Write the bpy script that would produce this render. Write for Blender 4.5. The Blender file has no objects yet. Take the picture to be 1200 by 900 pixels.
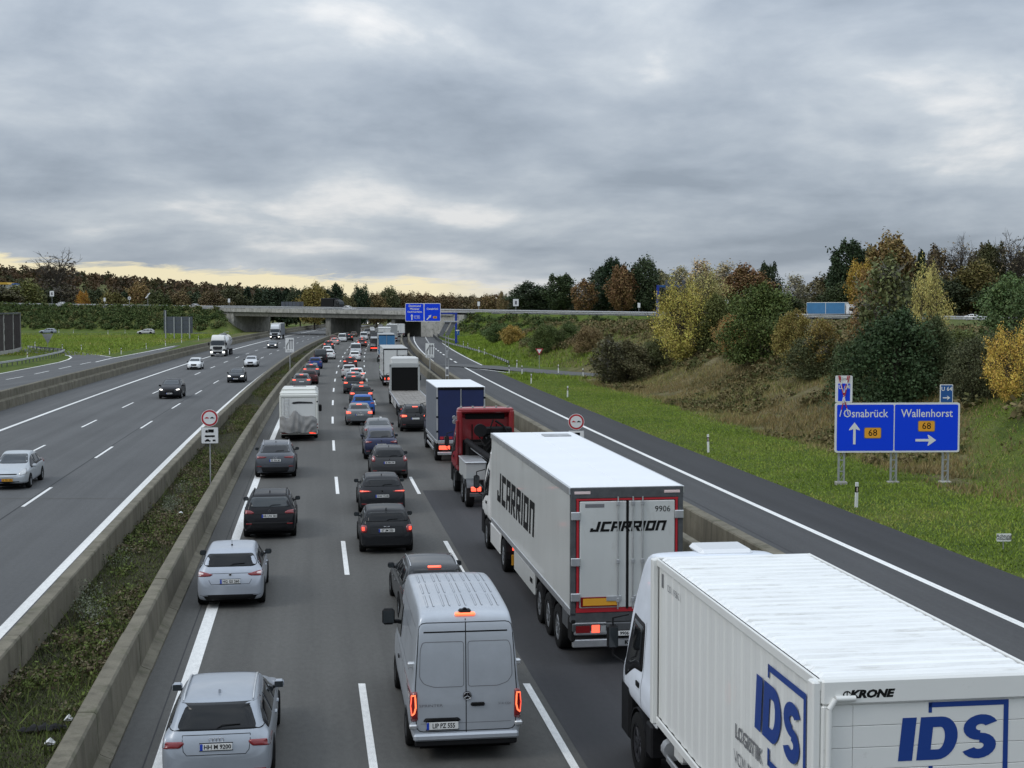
import bpy, bmesh, math, random
import numpy as np
from mathutils import Vector, Matrix
from mathutils.bvhtree import BVHTree

rnd = random.Random(11)
rng = np.random.default_rng(11)
sc = bpy.context.scene
COL = sc.collection
rad = math.radians

# ------------------------------------------------------------------ camera, world, sun, exposure
CAM_H = 8.0
PITCH = math.atan(90 / 1625)
F = 1625.0
cam_d = bpy.data.cameras.new('camera')
cam_d.sensor_width = 36
cam_d.lens = 36 * F / 1200
cam_d.clip_end = 12000
cam = bpy.data.objects.new('camera', cam_d)
cam.location = (0, 0, CAM_H)
cam.rotation_euler = (math.pi / 2 - PITCH, 0, 0)
COL.objects.link(cam)
sc.camera = cam
sc.view_settings.view_transform = 'Standard'
sc.view_settings.look = 'None'
sc.view_settings.exposure = 0.0
sc.view_settings.gamma = 1.0
SUN_EL, SUN_AZ = rad(42), rad(-115)      # azimuth from +Y towards +X

world = bpy.data.worlds.new('World')
sc.world = world
world.use_nodes = True


def build_world():
    nt = world.node_tree
    N, Lk = nt.nodes, nt.links
    N.clear()
    out = N.new('ShaderNodeOutputWorld')
    bg = N.new('ShaderNodeBackground')
    Lk.new(bg.outputs[0], out.inputs[0])
    sky = N.new('ShaderNodeTexSky')
    sky.sky_type = 'NISHITA'
    sky.sun_disc = False
    sky.sun_elevation = SUN_EL
    sky.sun_rotation = SUN_AZ
    tc = N.new('ShaderNodeTexCoord')
    sep = N.new('ShaderNodeSeparateXYZ')
    Lk.new(tc.outputs['Generated'], sep.inputs[0])

    def m(op, a, b=None, c=None, clamp=False):
        n = N.new('ShaderNodeMath')
        n.operation = op
        n.use_clamp = clamp
        for i, v in enumerate((a, b, c)):
            if v is None:
                continue
            if isinstance(v, (int, float)):
                n.inputs[i].default_value = v
            else:
                Lk.new(v, n.inputs[i])
        return n.outputs[0]
    X, Y, Z = sep.outputs
    zc = m('MAXIMUM', Z, 0.0)
    den = m('ADD', zc, 0.13)
    px = m('DIVIDE', X, den)
    py = m('DIVIDE', Y, den)
    comb = N.new('ShaderNodeCombineXYZ')
    Lk.new(px, comb.inputs[0])
    Lk.new(m('MULTIPLY', py, 0.8), comb.inputs[1])
    comb.inputs[2].default_value = 3.7

    def noise(vec, scale, detail, rough, dist=0.0):
        n = N.new('ShaderNodeTexNoise')
        n.inputs['Scale'].default_value = scale
        n.inputs['Detail'].default_value = detail
        n.inputs['Roughness'].default_value = rough
        n.inputs['Distortion'].default_value = dist
        Lk.new(vec, n.inputs['Vector'])
        return n.outputs['Fac']
    big = noise(comb.outputs[0], 0.8, 2, 0.5, 0.3)
    med = noise(comb.outputs[0], 2.0, 9, 0.55, 0.15)
    # soft wisps in direction space keep the look of the cloud base high up in the picture
    mp = N.new('ShaderNodeMapping')
    mp.inputs['Scale'].default_value = (5, 5, 11)
    mp.inputs['Rotation'].default_value = (0, rad(14), 0)
    Lk.new(tc.outputs['Generated'], mp.inputs[0])
    wis = noise(mp.outputs[0], 1.3, 9, 0.55, 0.35)
    f = m('ADD', m('MULTIPLY', big, 0.42), m('ADD', m('MULTIPLY', med, 0.34), m('MULTIPLY', wis, 0.42)))
    rmp = N.new('ShaderNodeValToRGB')
    Lk.new(f, rmp.inputs[0])
    el = rmp.color_ramp.elements
    el[0].position = 0.47
    el[0].color = (0.33, 0.385, 0.46, 1)
    el[1].position = 0.73
    el[1].color = (0.87, 0.88, 0.89, 1)
    e = el.new(0.54); e.color = (0.41, 0.47, 0.55, 1)
    e = el.new(0.60); e.color = (0.49, 0.55, 0.625, 1)
    e = el.new(0.66); e.color = (0.60, 0.655, 0.715, 1)
    # overcast sky: about three times as bright overhead as at the horizon
    grad = m('ADD', m('MULTIPLY', m('POWER', zc, 1.1), 1.75), 0.80)
    vm = N.new('ShaderNodeVectorMath'); vm.operation = 'SCALE'
    Lk.new(rmp.outputs[0], vm.inputs[0]); Lk.new(grad, vm.inputs['Scale'])
    # cream gap between the cloud deck and the horizon, towards the left half of the view
    az = m('ARCTAN2', X, Y)                                   # 0 ahead, negative left
    up = m('ADD', 0.0165, m('MULTIPLY', az, -0.048))
    cg = N.new('ShaderNodeCombineXYZ')
    Lk.new(m('MULTIPLY', az, 24), cg.inputs[0]); Lk.new(m('MULTIPLY', Z, 170), cg.inputs[1])
    gn = noise(cg.outputs[0], 1.0, 6, 0.6, 0.6)
    up2 = m('ADD', up, m('MULTIPLY', m('SUBTRACT', gn, 0.5), 0.028))
    g1 = m('MULTIPLY_ADD', m('SUBTRACT', up2, Z), 190.0, 0.3, clamp=True)
    g2 = m('MULTIPLY_ADD', m('SUBTRACT', 0.015, az), 14.0, 0.0, clamp=True)
    g3 = m('MULTIPLY_ADD', m('ADD', az, 0.7), 3.0, 0.0, clamp=True)
    gap = m('MULTIPLY', g1, m('MULTIPLY', g2, g3))
    mixg = N.new('ShaderNodeMix'); mixg.data_type = 'RGBA'
    Lk.new(m('MULTIPLY', gap, 0.92), mixg.inputs['Factor'])
    Lk.new(vm.outputs[0], mixg.inputs[6])
    mixg.inputs[7].default_value = (0.93, 0.83, 0.56, 1)
    # a little of the physical sky shines through
    sk = N.new('ShaderNodeVectorMath'); sk.operation = 'SCALE'
    sk.inputs['Scale'].default_value = 0.10
    Lk.new(sky.outputs[0], sk.inputs[0])
    mx = N.new('ShaderNodeMix'); mx.data_type = 'RGBA'
    mx.inputs['Factor'].default_value = 0.06
    Lk.new(mixg.outputs[2], mx.inputs[6]); Lk.new(sk.outputs[0], mx.inputs[7])
    Lk.new(mx.outputs[2], bg.inputs['Color'])
    bg.inputs['Strength'].default_value = 1.0


build_world()
sl = bpy.data.lights.new('sun', 'SUN')
sl.energy = 0.85
sl.angle = rad(25)
sl.color = (1, 0.96, 0.9)
sun = bpy.data.objects.new('sun', sl)
COL.objects.link(sun)
dsun = Vector((math.sin(SUN_AZ) * math.cos(SUN_EL), math.cos(SUN_AZ) * math.cos(SUN_EL), math.sin(SUN_EL)))
sun.rotation_euler = dsun.to_track_quat('Z', 'Y').to_euler()

# ------------------------------------------------------------------ the place: road axis and terrain


def A(y):
    """x of the line between the left and the middle lane"""
    t = y - 24
    return -2.45 - 0.147 * t + 0.000112 * t * t


def dA(y):
    return -0.147 + 0.000224 * (y - 24)


def hd(y):
    return math.atan(-dA(y))


def sm(t):
    t = max(0.0, min(1.0, t))
    return t * t * (3 - 2 * t)


def G(px, py, z=0.0):
    """point of height z seen at pixel px, py of the 1200 x 900 photograph"""
    v = py - 450
    c, s = math.cos(PITCH), math.sin(PITCH)
    dy = F * c - v * s
    dz = -(v * c + F * s)
    t = (z - CAM_H) / dz
    return Vector(((px - 600) * t, dy * t, z))


def cross_y(x):
    return 370 - 0.68 * x


CN = Vector((0.68, 1)).normalized()


def deck_z(x):
    return 7.25 - 0.0125 * x


def vnoise(x, y, sc_=1.0, seed=0):
    return (math.sin(x * .31 * sc_ + seed) * math.cos(y * .23 * sc_ + seed * 2.1)
            + .5 * math.sin(x * .77 * sc_ + y * .41 * sc_ + seed * 3) + .3 * math.sin(y * 1.3 * sc_ - x * .9 * sc_)) / 1.8


SIDE_ROAD = [(-4.5, 186), (0.5, 176), (5, 167.5), (10, 160), (17.5, 150.5)]


def side_w(x, y):
    if not (-8 < x < 24 and 140 < y < 192): return 0.0
    d = 99.0
    for a, b in zip(SIDE_ROAD[:-1], SIDE_ROAD[1:]):
        a = Vector(a); b = Vector(b); t = max(0, min(1, (Vector((x, y)) - a).dot(b - a) / (b - a).length_squared))
        d = min(d, (a.lerp(b, t) - Vector((x, y))).length)
    return 1 - sm((d - 3.6) / 3.5)


def dryness(x, y, s):
    d = sm((s - 26.0 - 1.3 * vnoise(x, y, .5, 4)) / 2.2)
    if y > 165: d *= 1 - .7 * sm((y - 165) / 15)
    return d * (1 - sm((x - .318 * y) / 1.6) * sm((86 - y) / 9) * .85)


SL, SR = -36.0, 20.5           # clear span of the underpass, as offsets from the axis


def terrain(x, y):
    s = x - A(y)
    z = -0.08
    if s < -28.7:
        z = 0.5
        if s < -60 and y < 330:
            z += 0.6 * sm((-60 - s) / 40)
    elif s > 19.9:
        z = -0.05 + 0.22 * sm((s - 19.9) / 4)
        s0 = 28.0 - 6.5 * sm((y - 160) / 50) + 1.2 * vnoise(x, y, .35, 2) * (1 if y < 190 else .4)
        if y < 60:
            s0 += 2.2 * (60 - y) / 60
        top = 5.0
        w = 15.0 + 3 * sm((90 - y) / 60)
        edge = 1.0
        d = cross_y(x) - y
        if y > 170:
            edge = 1.0
        t = (s - s0) / w
        if t > 0 and d > -60:
            r = top * (sm(t) * .75 + min(1, t) * .25)
            if y > 215:
                r *= 1 - 0.75 * sm((y - 215) / 90) * (1 - sm((s - 60) / 60))
            z += r + (0.22 * vnoise(x, y, 1.0, 5) * min(1, t * 4) if t < 1.4 else 0)
    if s > 21:
        w_ = side_w(x, y)
        if w_ > 0: z = z * (1 - w_) + .12 * w_
    # embankment of the crossing road
    d = abs((Vector((x, y - 370)).dot(CN)))
    zr = deck_z(x) - 0.95
    h = zr if d < 8.5 else zr - (d - 8.5) / 1.9
    if SL < s < SR and True:
        h = -1
    elif s <= SL and s > SL - 11:
        h = min(h, zr * max(0, SL - 1.5 - s) / 9.5)
    elif s >= SR and s < SR + 10:
        h = min(h, zr * (s - SR) / 10)
    if h > z:
        z = h
    # behind the crossing road on the right the land stays high
    dd = Vector((x, y - 370)).dot(CN)
    if dd > 0 and s > 22:
        z = max(z, (zr - .6) * sm((s - 25) / 30) * (1 - .5 * sm((dd - 100) / 200)))
    if y > 620:
        # wooded hills
        azp = 600 + 1625 * x / y
        hh = float(np.interp(azp, [-300, 0, 60, 100, 200, 300, 400, 500, 600, 900], [36, 34, 35, 31, 23, 17, 8.5, 6, 5, 6]))
        t = sm((y - 620) / 640)
        z = max(z, hh * t + 2 * vnoise(x, y, .02) * t)
    return z


def T(px, py):
    """where the ray through a pixel meets the terrain"""
    v = py - 450
    c, s = math.cos(PITCH), math.sin(PITCH)
    d = Vector((px - 600, F * c - v * s, -(v * c + F * s))).normalized()
    t = 20.0
    o = Vector((0, 0, CAM_H))
    while t < 2500:
        p = o + d * t
        if p.z <= max(terrain(p.x, p.y), -0.06):
            return Vector((p.x, p.y, terrain(p.x, p.y)))
        t += 0.25 if t < 300 else 1.0
    p = o + d * 2500
    return Vector((p.x, p.y, 0))


# ------------------------------------------------------------------ materials
MATS = {}


def new_mat(name):
    m = bpy.data.materials.new(name)
    m.use_nodes = True
    MATS[name] = m
    return m, m.node_tree.nodes, m.node_tree.links, m.node_tree.nodes['Principled BSDF']


def pbr(name, col, rough=.5, metal=0.0, emit=None, es=0.0, var=None, bump=None, coat=0.0, objcol=False, stretch=(1, 1, 1), dirt=None, spec=None):
    """plain surface with optional colour mottling (scale, amount) and fine relief (scale, strength)"""
    m, N, Lk, B = new_mat(name)
    B.inputs['Base Color'].default_value = (*col, 1)
    B.inputs['Roughness'].default_value = rough
    B.inputs['Metallic'].default_value = metal
    if spec is not None:
        B.inputs['Specular IOR Level'].default_value = spec
    if coat:
        B.inputs['Coat Weight'].default_value = coat
        B.inputs['Coat Roughness'].default_value = .06
    if emit:
        B.inputs['Emission Color'].default_value = (*emit, 1)
        B.inputs['Emission Strength'].default_value = es
    src = None
    if objcol:
        oi = N.new('ShaderNodeObjectInfo')
        src = oi.outputs['Color']
    if var or bump or dirt:
        tc = N.new('ShaderNodeTexCoord')
        mp = N.new('ShaderNodeMapping')
        mp.inputs['Scale'].default_value = stretch
        Lk.new(tc.outputs['Object'], mp.inputs[0])
    if var:
        n = N.new('ShaderNodeTexNoise')
        n.inputs['Scale'].default_value = var[0]
        n.inputs['Detail'].default_value = 6
        n.inputs['Roughness'].default_value = .6
        Lk.new(mp.outputs[0], n.inputs['Vector'])
        mr = N.new('ShaderNodeMapRange')
        mr.inputs[1].default_value = .3; mr.inputs[2].default_value = .7
        mr.inputs[3].default_value = 1 - var[1]; mr.inputs[4].default_value = 1 + var[1] * .6
        Lk.new(n.outputs['Fac'], mr.inputs[0])
        vm = N.new('ShaderNodeVectorMath'); vm.operation = 'SCALE'
        if src is None:
            vm.inputs[0].default_value = col
        else:
            Lk.new(src, vm.inputs[0])
        Lk.new(mr.outputs[0], vm.inputs['Scale'])
        src = vm.outputs[0]
    if dirt:      # (scale, threshold, colour)
        n = N.new('ShaderNodeTexNoise')
        n.inputs['Scale'].default_value = dirt[0]
        n.inputs['Detail'].default_value = 8
        n.inputs['Roughness'].default_value = .7
        Lk.new(mp.outputs[0], n.inputs['Vector'])
        mr = N.new('ShaderNodeMapRange')
        mr.inputs[1].default_value = dirt[1]; mr.inputs[2].default_value = dirt[1] + .25
        Lk.new(n.outputs['Fac'], mr.inputs[0])
        mx = N.new('ShaderNodeMix'); mx.data_type = 'RGBA'
        Lk.new(mr.outputs[0], mx.inputs['Factor'])
        if src is None:
            mx.inputs[6].default_value = (*col, 1)
        else:
            Lk.new(src, mx.inputs[6])
        mx.inputs[7].default_value = (*dirt[2], 1)
        src = mx.outputs[2]
    if src is not None:
        Lk.new(src, B.inputs['Base Color'])
    if bump:
        n = N.new('ShaderNodeTexNoise')
        n.inputs['Scale'].default_value = bump[0]
        n.inputs['Detail'].default_value = 4
        Lk.new(mp.outputs[0], n.inputs['Vector'])
        b = N.new('ShaderNodeBump')
        b.inputs['Strength'].default_value = bump[1]
        b.inputs['Distance'].default_value = .02
        Lk.new(n.outputs['Fac'], b.inputs['Height'])
        Lk.new(b.outputs[0], B.inputs['Normal'])
    return m


def asphalt(name, col, streak=.12, grain=.25, tracks=None):
    """uses the strip's UV: u across the road in metres, v along it"""
    m, N, Lk, B = new_mat(name)
    uv = N.new('ShaderNodeUVMap')

    def nz(scale, sx, sy, det=5, ro=.6):
        mp = N.new('ShaderNodeMapping'); mp.inputs['Scale'].default_value = (sx, sy, 1)
        Lk.new(uv.outputs[0], mp.inputs[0])
        n = N.new('ShaderNodeTexNoise'); n.inputs['Scale'].default_value = scale
        n.inputs['Detail'].default_value = det; n.inputs['Roughness'].default_value = ro
        Lk.new(mp.outputs[0], n.inputs['Vector'])
        return n.outputs['Fac']

    def rng_(v, a, b, lo=.3, hi=.7):
        mr = N.new('ShaderNodeMapRange')
        mr.inputs[1].default_value = lo; mr.inputs[2].default_value = hi
        mr.inputs[3].default_value = a; mr.inputs[4].default_value = b
        Lk.new(v, mr.inputs[0]); return mr.outputs[0]

    def mul(a, b):
        n = N.new('ShaderNodeMath'); n.operation = 'MULTIPLY'
        Lk.new(a, n.inputs[0]); Lk.new(b, n.inputs[1]); return n.outputs[0]
    f = mul(rng_(nz(1.1, 1, .012, 3), 1 - streak, 1 + streak), rng_(nz(.22, 1, .35, 5), .9, 1.1))
    f = mul(f, rng_(nz(9, 1, .5, 4, .7), 1 - grain * .4, 1 + grain * .4))
    if tracks is not None:      # rolled wheel tracks, two in every lane
        sx = N.new('ShaderNodeSeparateXYZ'); Lk.new(uv.outputs[0], sx.inputs[0])
        a1 = N.new('ShaderNodeMath'); a1.operation = 'MULTIPLY_ADD'
        a1.inputs[1].default_value = 4 * math.pi / tracks[1]; a1.inputs[2].default_value = -4 * math.pi / tracks[1] * (tracks[0] + tracks[1] / 4)
        Lk.new(sx.outputs[0], a1.inputs[0])
        a2 = N.new('ShaderNodeMath'); a2.operation = 'COSINE'; Lk.new(a1.outputs[0], a2.inputs[0])
        a3 = N.new('ShaderNodeMath'); a3.operation = 'MULTIPLY_ADD'; a3.inputs[1].default_value = -.045; a3.inputs[2].default_value = 1
        Lk.new(a2.outputs[0], a3.inputs[0]); f = mul(f, a3.outputs[0])
    f = mul(f, rng_(nz(60, 1, 1, 2, .7), 1 - grain, 1 + grain))
    vm = N.new('ShaderNodeVectorMath'); vm.operation = 'SCALE'
    vm.inputs[0].default_value = col
    Lk.new(f, vm.inputs['Scale'])
    # scattered pale chips and repairs
    ch = rng_(nz(14, 1, 1, 2, .5), 0, .45, .74, .79)
    mx = N.new('ShaderNodeMix'); mx.data_type = 'RGBA'
    Lk.new(ch, mx.inputs['Factor']); Lk.new(vm.outputs[0], mx.inputs[6])
    mx.inputs[7].default_value = (.17, .17, .16, 1)
    Lk.new(mx.outputs[2], B.inputs['Base Color'])
    B.inputs['Roughness'].default_value = .82
    B.inputs['Specular IOR Level'].default_value = .3
    b = N.new('ShaderNodeBump'); b.inputs['Strength'].default_value = .35; b.inputs['Distance'].default_value = .01
    Lk.new(nz(70, 1, 1, 2, .6), b.inputs['Height']); Lk.new(b.outputs[0], B.inputs['Normal'])
    return m


asphalt('asphalt_jam', (.088, .086, .080), .16, .3, (0, 3.55))
asphalt('asphalt_new', (.043, .043, .0455), .14, .2, (0, 3.55))
asphalt('asphalt_far', (.090, .091, .091), .14, .25, (-12.7, 4.0))
asphalt('asphalt_ramp', (.062, .0625, .064), .16)
asphalt('asphalt_shoulder', (.038, .0385, .0405), .15)
asphalt('gully', (.035, .034, .031), .2, .4)
m = asphalt('road_paint', (.72, .72, .70), .12, .3)


def concrete_mat(name, col):
    m, N, Lk, B = new_mat(name)
    geo = N.new('ShaderNodeNewGeometry')

    def nz(scale, s3, det=6, ro=.6):
        mp = N.new('ShaderNodeMapping'); mp.inputs['Scale'].default_value = s3
        Lk.new(geo.outputs['Position'], mp.inputs[0])
        n = N.new('ShaderNodeTexNoise'); n.inputs['Scale'].default_value = scale
        n.inputs['Detail'].default_value = det; n.inputs['Roughness'].default_value = ro
        Lk.new(mp.outputs[0], n.inputs['Vector']); return n.outputs['Fac']

    def rg(v, a, b, lo=.3, hi=.7):
        mr = N.new('ShaderNodeMapRange')
        mr.inputs[1].default_value = lo; mr.inputs[2].default_value = hi
        mr.inputs[3].default_value = a; mr.inputs[4].default_value = b
        Lk.new(v, mr.inputs[0]); return mr.outputs[0]

    def mixc(f, a, b):
        mx = N.new('ShaderNodeMix'); mx.data_type = 'RGBA'
        Lk.new(f, mx.inputs['Factor'])
        for i, v in ((6, a), (7, b)):
            if isinstance(v, tuple):
                mx.inputs[i].default_value = (*v, 1)
            else:
                Lk.new(v, mx.inputs[i])
        return mx.outputs[2]
    c = mixc(rg(nz(.8, (1, 1, .5)), 0, 1), tuple(x * .72 for x in col), tuple(x * 1.18 for x in col))
    # run-off streaks, dark lichen, green algae
    c = mixc(rg(nz(2.2, (1, 1, .13)), 0, .75, .5, .72), c, tuple(x * .38 for x in col))
    c = mixc(rg(nz(1.3, (1, 1, 1), 8, .75), 0, .7, .52, .68), c, (.075, .08, .045))
    c = mixc(rg(nz(35, (1, 1, 1), 3), 0, .5, .5, .75), c, tuple(x * .5 for x in col))
    Lk.new(c, B.inputs['Base Color'])
    B.inputs['Roughness'].default_value = .9
    B.inputs['Specular IOR Level'].default_value = .25
    b = N.new('ShaderNodeBump'); b.inputs['Strength'].default_value = .5; b.inputs['Distance'].default_value = .02
    Lk.new(nz(22, (1, 1, 1)), b.inputs['Height']); Lk.new(b.outputs[0], B.inputs['Normal'])
    return m


concrete_mat('concrete', (.185, .168, .128))
concrete_mat('concrete_light', (.43, .42, .385))
concrete_mat('concrete_bridge', (.25, .245, .22))


def leaf_mat(name, rough=.7):
    m, N, Lk, B = new_mat(name)
    at = N.new('ShaderNodeAttribute'); at.attribute_name = 'var'
    oi = N.new('ShaderNodeObjectInfo')
    mr = N.new('ShaderNodeMapRange')
    mr.inputs[3].default_value = .9; mr.inputs[4].default_value = 2.7
    Lk.new(at.outputs['Fac'], mr.inputs[0])
    vm = N.new('ShaderNodeVectorMath'); vm.operation = 'SCALE'
    Lk.new(oi.outputs['Color'], vm.inputs[0]); Lk.new(mr.outputs[0], vm.inputs['Scale'])
    hs = N.new('ShaderNodeHueSaturation')
    mh = N.new('ShaderNodeMapRange'); mh.inputs[3].default_value = .485; mh.inputs[4].default_value = .53
    ms = N.new('ShaderNodeMath'); ms.operation = 'FRACT'
    mm = N.new('ShaderNodeMath'); mm.operation = 'MULTIPLY'; mm.inputs[1].default_value = 7.3
    Lk.new(at.outputs['Fac'], mm.inputs[0]); Lk.new(mm.outputs[0], ms.inputs[0]); Lk.new(ms.outputs[0], mh.inputs[0])
    Lk.new(mh.outputs[0], hs.inputs['Hue']); Lk.new(vm.outputs[0], hs.inputs['Color'])
    Lk.new(hs.outputs[0], B.inputs['Base Color'])
    B.inputs['Roughness'].default_value = rough
    B.inputs['Specular IOR Level'].default_value = .25
    return m


leaf_mat('leaves')


def attr_mat(name, cols, rough=.85):
    """colour from the face attribute 'var' through a ramp (kinds of blade or leaf mixed in one cover)"""
    m, N, Lk, B = new_mat(name)
    at = N.new('ShaderNodeAttribute'); at.attribute_name = 'var'
    rp = N.new('ShaderNodeValToRGB')
    Lk.new(at.outputs['Fac'], rp.inputs[0])
    el = rp.color_ramp.elements
    n = len(cols)
    el[0].position = 0; el[0].color = (*cols[0], 1)
    el[1].position = 1; el[1].color = (*cols[-1], 1)
    for i in range(1, n - 1):
        e = el.new(i / (n - 1)); e.color = (*cols[i], 1)
    Lk.new(rp.outputs[0], B.inputs['Base Color'])
    B.inputs['Roughness'].default_value = rough
    B.inputs['Specular IOR Level'].default_value = .15
    return m


attr_mat('lawn_blades', [(0.102, 0.160, 0.018), (0.167, 0.236, 0.030), (0.224, 0.304, 0.047), (0.281, 0.289, 0.069), (0.354, 0.273, 0.115)])
attr_mat('dry_blades', [(0.094, 0.112, 0.034), (0.197, 0.151, 0.067), (0.313, 0.234, 0.107), (0.178, 0.203, 0.056), (0.437, 0.334, 0.168)])
attr_mat('median_plants', [(0.027, 0.035, 0.016), (0.068, 0.084, 0.029), (0.128, 0.169, 0.042), (0.095, 0.070, 0.044), (0.203, 0.169, 0.111), (0.068, 0.095, 0.031)])
attr_mat('shrub_leaves', [(0.032, 0.054, 0.023), (0.057, 0.087, 0.029), (0.089, 0.122, 0.038), (0.075, 0.105, 0.040), (0.149, 0.156, 0.055), (0.164, 0.111, 0.055)])
attr_mat('slope_leaves', [(0.057, 0.077, 0.030), (0.105, 0.116, 0.042), (0.152, 0.125, 0.062), (0.209, 0.164, 0.079), (0.114, 0.145, 0.035)])
attr_mat('wood_leaves', [(0.032, 0.041, 0.023), (0.061, 0.046, 0.029), (0.090, 0.058, 0.035), (0.109, 0.072, 0.038), (0.051, 0.061, 0.029), (0.123, 0.084, 0.038)])


def ground_mat():
    m, N, Lk, B = new_mat('ground')
    geo = N.new('ShaderNodeNewGeometry')
    at = N.new('ShaderNodeAttribute'); at.attribute_name = 'dry'

    def nz(scale, det=6, ro=.6):
        n = N.new('ShaderNodeTexNoise'); n.inputs['Scale'].default_value = scale
        n.inputs['Detail'].default_value = det; n.inputs['Roughness'].default_value = ro
        Lk.new(geo.outputs['Position'], n.inputs['Vector']); return n.outputs['Fac']

    def ramp(v, cols):
        r = N.new('ShaderNodeValToRGB'); Lk.new(v, r.inputs[0])
        el = r.color_ramp.elements
        el[0].position = .32; el[0].color = (*cols[0], 1); el[1].position = .7; el[1].color = (*cols[-1], 1)
        for i in range(1, len(cols) - 1):
            e = el.new(.32 + .38 * i / (len(cols) - 1)); e.color = (*cols[i], 1)
        return r.outputs[0]
    g = ramp(nz(.35), [(.05, .078, .018), (.082, .118, .022), (.12, .135, .035)])
    d = ramp(nz(.5), [(.06, .064, .028), (.14, .118, .06), (.20, .17, .095)])
    n1 = nz(.25, 5)
    ad = N.new('ShaderNodeMath'); ad.operation = 'MULTIPLY_ADD'; ad.inputs[1].default_value = .9; ad.inputs[2].default_value = -.45
    Lk.new(n1, ad.inputs[0])
    a2 = N.new('ShaderNodeMath'); a2.operation = 'ADD'; a2.use_clamp = True
    Lk.new(at.outputs['Fac'], a2.inputs[0]); Lk.new(ad.outputs[0], a2.inputs[1])
    mx = N.new('ShaderNodeMix'); mx.data_type = 'RGBA'
    Lk.new(a2.outputs[0], mx.inputs['Factor']); Lk.new(g, mx.inputs[6]); Lk.new(d, mx.inputs[7])
    n2 = nz(9, 4, .7)
    mr = N.new('ShaderNodeMapRange'); mr.inputs[3].default_value = .55; mr.inputs[4].default_value = 1.45
    Lk.new(n2, mr.inputs[0])
    vm = N.new('ShaderNodeVectorMath'); vm.operation = 'SCALE'
    Lk.new(mx.outputs[2], vm.inputs[0]); Lk.new(mr.outputs[0], vm.inputs['Scale'])
    Lk.new(vm.outputs[0], B.inputs['Base Color'])
    B.inputs['Roughness'].default_value = .95
    B.inputs['Specular IOR Level'].default_value = .1
    b = N.new('ShaderNodeBump'); b.inputs['Strength'].default_value = .8; b.inputs['Distance'].default_value = .12
    Lk.new(n2, b.inputs['Height']); Lk.new(b.outputs[0], B.inputs['Normal'])


ground_mat()
pbr('car_paint', (.5, .5, .5), .5, .0, coat=.38, objcol=True, var=(3, .06), spec=.04)
pbr('car_paint_metal', (.5, .5, .5), .38, .4, coat=.5, objcol=True, var=(3, .06), spec=.15)
pbr('glass_dark', (.008, .009, .010), .07, spec=.3)
pbr('glass_clear', (.035, .042, .046), .05, spec=.5)
pbr('windscreen', (.028, .036, .042), .08, spec=.55)
pbr('plastic_black', (.011, .011, .012), .6, var=(6, .2), spec=.18)
pbr('rubber', (.012, .012, .012), .85, bump=(40, .3), spec=.15)
pbr('underbody', (.006, .006, .006), .95, spec=.05)
pbr('median_soil', (.045, .042, .026), .95, var=(2.5, .4), bump=(8, .8), spec=.1)
pbr('rim', (.32, .33, .34), .35, .8)
pbr('rim_dark', (.05, .05, .055), .4, .6)
pbr('chrome', (.7, .7, .72), .15, 1.0)
pbr('tail_red', (.20, .008, .01), .18, coat=.8)
pbr('tail_lit', (.45, .02, .015), .3, emit=(1.0, .07, .035), es=1.6)
pbr('tail_bright', (.8, .2, .1), .3, emit=(1.0, .08, .045), es=1.7)
pbr('orange_lit', (.8, .3, .1), .3, emit=(1.0, .14, .06), es=1.5)
pbr('lamp_lit', (.9, .9, .9), .2, emit=(1, .96, .88), es=3.0)
pbr('lamp_clear', (.45, .46, .46), .12, .3, coat=1)
pbr('reflector_white', (.75, .6, .58), .2)
pbr('plate_white', (.72, .72, .70), .4)
pbr('plate_yellow', (.75, .36, .03), .4)
pbr('sign_blue', (.003, .055, .78), .4, spec=.25)
pbr('sign_blue_dark', (.012, .09, .30), .4)
pbr('sign_white', (.78, .78, .77), .4, var=(2, .04))
pbr('sign_orange', (.85, .38, .03), .4)
pbr('sign_red', (.45, .02, .03), .4)
pbr('black', (.008, .008, .008), .6, spec=.15)
pbr('text_grey', (.16, .16, .17), .5)
pbr('ids_blue', (.008, .045, .24), .4)
pbr('eu_blue', (.01, .05, .42), .4)
pbr('gantry_blue', (.008, .035, .30), .5)
pbr('steel', (.42, .43, .44), .45, .45, var=(4, .2))
pbr('steel_dark', (.11, .115, .12), .55, .5, var=(5, .3), dirt=(4, .6, (.10, .06, .04)))
pbr('aluminium', (.62, .63, .64), .38, .8, var=(3, .15), dirt=(3, .62, (.25, .23, .2)))
pbr('truck_white', (.69, .69, .665), .35, var=(.9, .03), coat=.3, dirt=(1.4, .70, (.42, .41, .37)))
pbr('truck_white_shiny', (.76, .77, .78), .25, coat=1.0, var=(1, .03))
pbr('container_white', (.74, .745, .72), .4, var=(.6, .04), stretch=(1, 3, 1), dirt=(3.2, .64, (.40, .40, .36)), coat=.2)
pbr('container_roof', (.85, .86, .85), .45, var=(1.2, .07), stretch=(.45, 7, 1), dirt=(1.5, .53, (.40, .38, .33)))
pbr('trailer_roof', (.83, .85, .87), .4, var=(1, .03), dirt=(2, .72, (.5, .5, .48)))
pbr('reefer_grey', (.57, .58, .56), .35, var=(1, .07), coat=.3, stretch=(1, 1, .35), dirt=(2.2, .58, (.40, .39, .35)))
pbr('tarp_blue', (.007, .017, .085), .6, var=(1.2, .15), bump=(3, .2))
pbr('tarp_sky', (.05, .19, .38), .55, var=(1.2, .12))
pbr('tarp_grey', (.30, .31, .31), .5, var=(1.2, .12), dirt=(2, .6, (.2, .19, .17)))
pbr('tarp_steel', (.15, .165, .19), .5, var=(1.2, .12))
pbr('truck_red', (.27, .014, .02), .35, coat=.7, var=(2, .1), dirt=(3, .66, (.12, .02, .02)))
pbr('truck_green', (.22, .58, .03), .4, coat=.4)
pbr('truck_orange', (.55, .10, .03), .4, coat=.4)
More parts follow.
